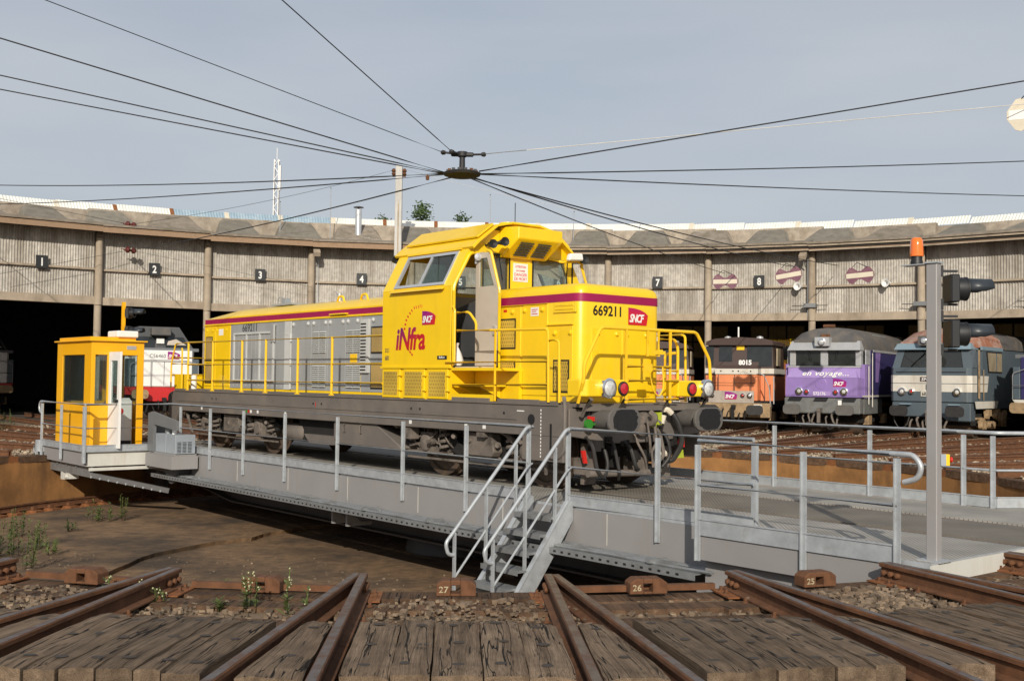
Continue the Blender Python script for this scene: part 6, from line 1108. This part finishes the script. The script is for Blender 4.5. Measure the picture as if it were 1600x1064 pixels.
# ballast
def stones(name, label, spots, m='ballast', **kw):
    vs = []; fs = []
    cube = [(-1, -1, -1), (1, -1, -1), (1, 1, -1), (-1, 1, -1), (-1, -1, 1), (1, -1, 1), (1, 1, 1), (-1, 1, 1)]; cf = [(0, 3, 2, 1), (4, 5, 6, 7), (0, 1, 5, 4), (1, 2, 6, 5), (2, 3, 7, 6), (3, 0, 4, 7)]
    for (x, y, z, s) in spots:
        n = len(vs); M3 = Matrix.Rotation(random.uniform(0, 6.28), 3, 'Z') @ Matrix.Rotation(random.uniform(-.6, .6), 3, 'X'); sx, sy, sz = s * random.uniform(.6, 1.2), s * random.uniform(.5, 1), s * random.uniform(.35, .7)
        for c in cube: q = M3 @ Vector((c[0] * sx * random.uniform(.5, 1), c[1] * sy * random.uniform(.5, 1), c[2] * sz * random.uniform(.5, 1))); vs.append((x + q.x, y + q.y, z + q.z))
        fs += [tuple(i + n for i in f) for f in cf]
    mb = MB(); mb.add(vs, fs); me = mb.mesh(name, m, False); return link(name, me, None, label=label, cat='ballast', kind='stuff')
sp = []
for k in range(5200):
    j = random.uniform(16.6, 24.6); r = random.uniform(10.78, 12.15); fj = j - round(j); off = abs(fj * TH * r)
    pile = .035 if (round(j) in (19, 21, 23) and off < .62) or abs(abs(fj) - .5) < .07 else -.01
    s = random.choice((.01, .013, .016, .02, .026, .034)); p = pol(j, r); sp.append((p.x, p.y, -.2 + random.uniform(0, .03) + max(0, pile) * random.uniform(.3, 1.2), s))
for k in range(900):
    j = random.uniform(18.7, 19.4); r = random.uniform(10.8, 12.1); p = pol(j, r); sp.append((p.x, p.y, -.16 + random.uniform(-.03, .03), random.uniform(.02, .045)))
stones('ballast_stones', 'pale brown ballast stones between the sleepers along the near pit rim', sp)
sp = []
for k in range(16000):
    j = random.uniform(1, 10.5) if k % 3 else random.uniform(-9, -3.5); r = random.uniform(10.9, 24) if k % 2 else random.uniform(10.9, 17); fj = j - round(j); p = pol(j, r); sp.append((p.x, p.y, -.19 + random.uniform(0, .04), random.uniform(.02, .05)))
stones('yard_gravel', 'pale gravel scattered between the yard tracks in front of the shed', sp, 'gravel_pale')
sp = []
for k in range(1500):
    j = random.uniform(15, 30); r = 9.2 - abs(random.gauss(0, 2.6)) if k % 2 else random.uniform(2.5, 9.2); r = max(2.5, r); p = pol(j, r); z = -1.26 if r > step_r(((j + 21) % 42) - 21) else -1.375; sp.append((p.x, p.y, z + .004, random.choice((.006, .008, .01, .014, .024))))
stones('pit_rubble', 'small stones and debris lying on the pit floor', sp)
# weeds
def weed(label, loc, h, n, spread, flower=False, seed=0, name='weed'):
    random.seed(seed); t = thing(name, label, 'weed', loc, 0, 'weeds growing around the pit'); st_, lf, fl = MB(), MB(), MB()
    for k in range(n):
        a = random.uniform(0, 6.28); x, y = math.cos(a) * random.uniform(0, spread), math.sin(a) * random.uniform(0, spread); hh = h * random.uniform(.55, 1); lx, ly = random.uniform(-.12, .12) * hh, random.uniform(-.12, .12) * hh
        pts = [(x, y, 0), (x + lx * .4, y + ly * .4, hh * .5), (x + lx, y + ly, hh)]; st_.tube(pts, .0035, 4)
        for q in range(int(9 + hh * 34)):
            u = random.uniform(.05, 1); bx, by, bz = x + lx * u, y + ly * u, hh * u; b = random.uniform(0, 6.28); L2 = random.uniform(.03, .08) * (1.25 - u * .6) * (1 if loc[2] > -1 else 1.25); dx, dy = math.cos(b), math.sin(b); w = L2 * .2; up = random.uniform(.1, .8)
            lf.add([(bx, by, bz), (bx + dx * L2 * .5 - dy * w, by + dy * L2 * .5 + dx * w, bz + L2 * up * .6), (bx + dx * L2, by + dy * L2, bz + L2 * up), (bx + dx * L2 * .5 + dy * w, by + dy * L2 * .5 - dx * w, bz + L2 * up * .6)], [(0, 1, 2, 3)])
            if flower and u > .6 and random.random() < .5: fl.box(bx + dx * .02 - .005, bx + dx * .02 + .005, by + dy * .02 - .005, by + dy * .02 + .005, bz + .01, bz + .02)
    st_.build('stem', 'leaf', t)['kind'] = 'stuff'; o = lf.mesh('leaves', 'leaf', False); link('leaves', o, t, kind='stuff')
    if fl.v: fl.build('blossom', 'flower', t)['kind'] = 'stuff'
weed('small weed behind the foreground rail at lower left', (-2.84, 8.76, -.2), .22, 3, .04, True, 1); weed('thin dry weed stalks beside the foreground rail at lower left', (-2.72, 8.72, -.2), .17, 3, .05, True, 2)
weed('tall bushy weed with pale flowers at the pit rim left of the stairs', (-1.97, 8.57, -.2), .36, 5, .06, True, 3); weed('low weed tuft at the rim beside the tall flowering weed', (-2.2, 8.56, -.2), .1, 5, .06, False, 4); weed('slender upright weed nearest to the middle track', (-1.64, 8.36, -.2), .4, 2, .02, True, 5); weed('thin short weed right of the slender upright weed', (-1.5, 8.4, -.2), .22, 2, .03, True, 6); weed('tiny weed poking up between two rail heads at lower left', (-3.3, 9.3, -.2), .2, 2, .03, True, 7)
for i, (x, y, h, n, s, lb) in enumerate(((-7.85, 17.64, .62, 14, .25, 'dense green grass clump at the left edge of the pit floor'), (-7.76, 18.43, .5, 9, .3, 'loose green weed behind the dense grass clump in the pit'), (-8.62, 19.68, .5, 8, .2, 'green weed near the ring rail at the left of the pit'), (-8.0, 22.0, .42, 12, .25, 'dry yellowish grass tuft beside the ring rail below the cabin'), (-7.6, 22.1, .5, 5, .1, 'thin tall weed beside the ring rail below the cabin'), (-7.34, 17.93, .3, 8, .25, 'low green weed right of the dense grass clump in the pit'), (-7.0, 16.55, .55, 6, .15, 'upright green weed in the pit just above the left rail end'), (-3.93, 15.56, .16, 9, .25, 'sparse low grass on the pit floor before the bridge'), (-8.02, 20.55, .25, 6, .15, 'small weed on the pit floor near the left wall'))): weed(lb, (x, y, -1.27 if i != 7 else -1.38), h, n, s, False, 20 + i, 'grass_clump')
weed('green weed in the gravel at the left edge beyond the pit', (-15.9, 35.3, -.2), .7, 12, .4, False, 40, 'grass_clump')
# ================================================================== overhead wires, hub, poles, signs
hub = thing('wire_hub', 'black cast hub with crosshead where the overhead wires meet above the turntable', 'wire hub', (CX, CY, 5.2), R_(4))
MB().lathe((0, 0, 0), (0, 0, 1), [(-.055, 0), (-.05, .22), (-.02, .32), (.02, .34), (.05, .26), (.06, 0)], 24).build('disc', 'wire', hub)
MB().lathe((0, 0, 0), (0, 0, 1), [(.05, .055), (.3, .05), (.32, .09), (.4, .09), (.41, 0)], 14).build('stem', 'wire', hub); MB().box(-.2, .2, -.05, .05, .32, .39).build('crosshead', 'wire', hub, .015)
for dx, dy in ((-.30, -.05), (.34, .02), (-.16, -.12)): MB().cyl((dx * .5, dy * .5, .36), (dx, dy, .37), .02, 7).lathe((dx, dy, .37), (dx, dy, 0), [(0, .035), (.05, .045), (.08, .025)], 8).build('shackle', 'wire', hub)
for k in range(14):
    a = 2 * math.pi * k / 14; MB().box(math.cos(a) * .25 - .03, math.cos(a) * .25 + .03, math.sin(a) * .25 - .02, math.sin(a) * .25 + .02, .04, .08).build('clamp', 'rust' if k % 4 == 0 else 'wire', hub)
HUB = Vector((CX, CY, 5.22)); HT = Vector((CX, CY, 5.57))
def wire(label, a, b, r=.012, sag=.0, m='wire', ext=1.0, name='overhead_wire'):
    a, b = Vector(a), Vector(b); b = a + (b - a) * ext; n = 14; pts = [a.lerp(b, i / n) - Vector((0, 0, sag * 4 * (i / n) * (1 - i / n))) for i in range(n + 1)]
    c = (a + b) / 2; t = thing(name, label, 'wire', a, 0, 'wires meeting at the hub above the turntable'); MB().tube([p - a for p in pts], r, 6).build('strand', m, t); return t
W = wire
W('black wire running from the hub to the upper left edge', HUB + Vector((-.3, -.05, 0)), (-8.34, 17.93, 7.0), ext=1.5); W('black wire second from the top at the left edge', HUB + Vector((-.32, 0, 0)), (-9.37, 20.19, 7.0), ext=1.5); W('black wire third from the top at the left edge', HUB + Vector((-.32, .03, -.01)), (-9.83, 21.20, 7.0), ext=1.5)
W('thin wire rising from the crosshead to the top left corner', HT + Vector((-.32, -.05, 0)), (-6.83, 16.04, 7.0), .007, ext=1.6); W('thin wire rising steeply from the crosshead to the top edge', HT + Vector((-.17, -.12, 0)), (-3.37, 15.91, 7.0), .009, ext=1.6)
W('wire running level from the hub to the left edge', HUB + Vector((-.33, .05, 0)), (-14.64, 31.73, 7.0), .013, .12, ext=1.2); W('wire sloping down left from the hub over the shed roof', HUB + Vector((-.3, .12, 0)), (-16.28, 35.32, 7.0), .013, .12, ext=1.2)
W('long wire rising from the hub to the upper right edge', HUB + Vector((.3, -.05, .03)), (9.04, 19.72, 7.0), .013, ext=1.5); W('wire running nearly level from the hub to the right edge', HUB + Vector((.34, .03, 0)), (12.18, 26.58, 7.0), .013, .06, ext=1.4); W('lower wire running from the hub to the right edge', HUB + Vector((.33, .08, 0)), (14.43, 31.51, 7.0), .013, .06, ext=1.3)
W('pale wire from the crosshead to the cream sign at the right edge', HT + Vector((.36, .02, 0)), (9.69, 21.40, 7.0), .008, .0, 'wire_pale', 1.06)
W('wire from the hub down to the shed front right of bay 8', HUB + Vector((.2, .25, -.04)), (12.70, 43.57, 6.19), .014, .15); W('wire from the hub down to the mauve sign above bay 8', HUB + Vector((.22, .24, -.04)), (10.9, 43.8, 6.15), .014, .1); W('wire from the hub down to the shed front above bay 7', HUB + Vector((.15, .28, -.04)), (8.5, 44.8, 5.95), .012, .1)
W('wire from the hub down left to the insulator on bay 2', HUB + Vector((-.2, .2, -.04)), (-14.89, 43.37, 6.42), .014, .12)
W('thin stay wire along the shed front below bay 1', (-14.89, 43.37, 6.42), (-18.68, 40.68, 5.20), .008, name='stay_wire'); W('thin stay wire across the panels of bays 2 to 4', (-14.89, 43.37, 6.42), (-8.3, 46.2, 5.3), .006, name='stay_wire'); W('thin stay wire from the pole top towards bay 2', (-4.75, 46.31, 10.3), (-14.9, 43.36, 7.42), .008, .2, name='stay_wire'); W('thin stay wire left of the upper insulator at bay 1', (-14.91, 43.36, 7.42), (-18.9, 41, 8.0), .008, name='stay_wire'); W('thin wire right of the pole crossing behind the hub', (-4.7, 46.3, 10.3), (8.0, 46.5, 7.8), .006, .2, 'wire_pale', name='stay_wire')
for i, (p, lb) in enumerate((((-14.89, 43.37, 6.42), 'dark red double insulator in front of the bay 2 panels'), ((-14.91, 43.36, 7.42), 'dark red double insulator at the eave above bay 2'))):
    t = thing('insulator', lb, 'insulator', p, R_(20)); MB().lathe((-.25, 0, .03), (1, 0, -.12), [(0, .03), (.08, .05), (.12, .12), (.22, .12), (.26, .05), (.3, .05), (.34, .12), (.44, .11), (.5, .03)], 12).build('porcelain', 'insulator', t); MB().cyl((-.35, 0, .05), (-.2, 0, .03), .015, 6).build('end_fitting', 'rust', t)
hk = thing('wire_weight', 'small rusty weight hanging on a wire left of the hub', 'weight', (-1.52, 19.56, 5.16)); MB().lathe((0, 0, 0), (0, 0, -1), [(0, .01), (.02, .035), (.08, .03), (.09, .02)], 8).build('weight_body', 'rust', hk)
# concrete pole with insulators
pp = thing('catenary_pole', 'tall pale concrete pole with insulators rising behind the yellow cab', 'pole', (-4.78, 46.3, -.2), 0)
MB().add([(x * s, y * s, z) for z, s in ((0, 1.15), (10.6, .9)) for x, y in ((-.15, -.12), (.15, -.12), (.15, .12), (-.15, .12))], [(0, 3, 2, 1), (4, 5, 6, 7), (0, 1, 5, 4), (1, 2, 6, 5), (2, 3, 7, 6), (3, 0, 4, 7)]).build('shaft', 'pole', pp, .015); MB().box(-.03, .03, -.125, -.105, .0, 9.0).build('groove', 'concrete', pp)
for x in (-.22, .22): MB().lathe((x, -.02, 10.2), (0, 0, 1), [(0, .05), (.05, .1), (.12, .06), (.18, .11), (.28, .05)], 10).build('insulator', 'rust', pp)
MB().box(-.28, .28, -.05, .03, 10.14, 10.2).build('crossarm', 'rust', pp)
# flue, floodlights, rods, small fittings on the shed
fl = thing('roof_flue', 'shiny metal flue pipe with black cap standing on the shed roof', 'flue', (-6.69, 48.1, 7.6)); MB().cyl((0, 0, 0), (0, 0, 1.22), .14, 16).build('pipe', 'alu', fl); MB().lathe((0, 0, 1.3), (0, 0, 1), [(0, .22), (.03, .22), (.08, 0)], 14).build('cap', 'black', fl); MB().box(-.55, .55, -.3, .3, -.12, 0).build('base_plate', 'galv_dark', fl); MB().cyl((0, 0, 1.22), (0, 0, 1.3), .03, 6).build('cap_stay', 'black', fl)
for lb, j, z in (('floodlight on a bracket at the column between bays 4 and 3', -1.46, 6.75), ('floodlight on a bracket at the column right of bay 8', 3.44, 6.62)):
    t = thing('floodlight', lb, 'floodlight', pol(j, RF - .3, z), polrot(j)); MB().prism([(-.45, -.14, .0), (-.15, -.14, .18), (-.05, -.14, .05), (-.35, -.14, -.2)], (0, .28, 0)).build('housing', 'concrete', t, .02); MB().tube(bend([(-.1, 0, .05), (.05, 0, -.2), (.25, 0, -.4)], .1), .025, 6).build('arm', 'galv_dark', t); MB().tube([(.24, -.1, .3), (.24, -.1, -2.4)], .015, 5).build('conduit', 'galv', t)
for lb, j, z in (('white round horn loudspeaker on the shed front right of bay 8', 3.39, 5.45), ('white horn loudspeaker left of the orange beacon', 4.21, 5.48)):
    t = thing('loudspeaker', lb, 'loudspeaker', pol(j, RF - .1, z), polrot(j)); MB().lathe((0, 0, 0), (-1, .3, 0), [(-.1, .06), (0, .07), (.2, .16), (.22, .17), (.2, .1), (.05, .03)], 14).build('horn', 'white', t); MB().cyl((.05, 0, 0), (.15, 0, .05), .03, 6).build('bracket', 'black', t)
for lb, j in (('metal collar bracket round the column right of bay 8', 3.487, ), ('metal collar bracket round the column behind the signal mast', 4.5), ('metal collar bracket round the column at the right edge', 5.5)):
    t = thing('column_bracket', lb, 'bracket', pol(j, RF - .05, 4.78 - .03 * j), polrot(j)); MB().box(-.22, .22, -.24, .24, -.08, .08).build('collar', 'galv_dark', t); MB().cyl((-.1, -.7, 0), (-.1, .7, 0), .015, 5).build('rod', 'wire', t)
for lb, p, q in (('thin rod above the roof right of the lattice tower', (-7.86, 47.84, 9.68), (-7.85, 47.85, 6.9)), ('thin rod above the roof behind the locomotive cab', (-1.03, 48.69, 9.62), (-1.01, 48.69, 7.9)), ('thin rod on the roof right of the locomotive cab', (2.63, 48.47, 8.9), (2.59, 48.47, 7.2)), ('thin rod on the eave below the lattice tower', (-9.90, 47.26, 8.98), (-9.88, 47.27, 6.9))):
    t = thing('lightning_rod', lb, 'rod', q, 0); MB().cyl((0, 0, 0), Vector(p) - Vector(q), .018, 6).build('rod', 'galv', t); MB().lathe(Vector(p) - Vector(q), (0, 0, 1), [(0, .03), (.05, 0)], 6).build('tip', 'wire', t)
# hourglass signs hung from the wires
def hourglass(lb, p, rz, s, m, mc, tilt=0):
    t = thing('hourglass_sign', lb, 'sign', p, rz, 'hourglass signs hung on the wires'); t.rotation_euler = (tilt, 0, rz) if False else (0, 0, rz)
    P = [(-.5, -.07), (-.5, .07), (-.36, .27), (-.26, .30), (-.06, .15), (.06, .15), (.26, .30), (.36, .27), (.5, .07), (.5, -.07), (.36, -.27), (.26, -.30), (.06, -.15), (-.06, -.15), (-.26, -.30), (-.36, -.27)]
    ct, sn = math.cos(tilt), math.sin(tilt); rot = lambda a, c: (a * ct - c * sn, a * sn + c * ct)
    MB().prism([(0, rot(-a * s, c * s)[0], rot(-a * s, c * s)[1]) for a, c in P], (.02, 0, 0)).build('board', m, t)
    MB().prism([(-.004, *rot(-a * s, c * s)) for a, c in ((-.47, -.085), (.47, -.085), (.47, .085), (-.47, .085))], (.004, 0, 0)).build('bar', mc, t)
    MB().tube([(0, .26 * s, .28 * s), (0, .1 * s, .45 * s), (0, -.26 * s, .28 * s)], .012, 5).build('hanger', 'wire', t)
hourglass('mauve hourglass sign with cream bar left of plaque 8', (6.64, 34.92, 4.73), polrot(2.7), .80, 'sign_mauve', 'sign_cream'); hourglass('tilted mauve hourglass sign right of plaque 8', (8.43, 34.15, 4.88), polrot(3.2), .82, 'sign_mauve', 'sign_cream', R_(-9)); hourglass('mauve hourglass sign left of the orange beacon', (10.29, 33.13, 4.81), polrot(3.9), .84, 'sign_mauve', 'sign_cream', R_(-4)); hourglass('cream hourglass sign cut off at the top right edge', (10.12, 21.5, 6.87), R_(62), 1.1, 'sign_cream', 'white')
# lattice tower and trees behind the shed
tw = thing('lattice_tower', 'white lattice mast far behind the shed roof', 'tower', (-31.8, 149.2, 0)); H_ = 30.6
for x, y in ((-.36, -.36), (.36, -.36), (.36, .36), (-.36, .36)): MB().beam((x, y, 0), (x * .8, y * .8, H_), .1, .1).build('leg', 'white', tw)
for k in range(20):
    z = 12 + k * .93; s = 1 if k % 2 else -1
    for (a, b_) in (((-.31, -.31), (.31, -.31)), ((.31, -.31), (.31, .31))): MB().beam((a[0] * s if a[1] == b_[1] else a[0], a[1] * (1 if a[1] == b_[1] else s), z), (b_[0] * s if a[1] == b_[1] else b_[0], b_[1] * (1 if a[1] == b_[1] else s), z + .93), .07, .07).build('brace', 'white', tw)
MB().box(.36, .56, -.2, .2, 26.5, 29.8).build('antenna_panel', 'white', tw); MB().cyl((0, 0, H_), (0, 0, H_ + 1.6), .05, 6).build('spike', 'white', tw)
def tree(lb, x, y, ztop, w, seed, hc):
    random.seed(seed); t = thing('tree', lb, 'tree', (x, y, -.2), 0, 'trees behind the shed roof'); tr = MB().cyl((0, 0, 0), (0, 0, ztop - hc * .6), .35, 8, .12)
    for k in range(6): a = k * 1.05; tr.cyl((0, 0, ztop - hc * random.uniform(.6, 1)), (math.cos(a) * w * .5, math.sin(a) * w * .5, ztop - hc * random.uniform(.2, .5)), .1, 5, .03)
    tr.build('trunk', 'bark', t); lf = MB()
    for k in range(60):
        u = random.random(); cz = ztop - hc * u; rr_ = w * math.sqrt(min(1, u * 1.5 + .04)) * random.uniform(.2, 1) ; a = random.uniform(0, 6.28); c = Vector((math.cos(a) * rr_, math.sin(a) * rr_, cz + .2))
        for q in range(42):
            d = Vector((random.gauss(0, .28), random.gauss(0, .28), random.gauss(0, .22))); n_ = Vector((random.uniform(-1, 1), random.uniform(-1, 1), random.uniform(-.2, 1))).normalized(); _, a1, a2 = lf.frame(n_); s = random.uniform(.06, .13); p = c + d
            lf.add([p + a1 * s, p + a2 * s * .6, p - a1 * s, p - a2 * s * .6], [(0, 1, 2, 3)])
    link('crown', lf.mesh('crown', 'leaf_tree', False), t)
tree('green treetop showing above the roof right of the concrete pole', -7.3, 90, 15.5, 1.25, 1, 5); tree('small treetop showing above the roof left of the locomotive cab', -4.2, 91, 14.75, .7, 2, 4); tree('bare-looking treetop just above the roof left of the pole', -10.8, 92, 14.55, 1.3, 3, 4)
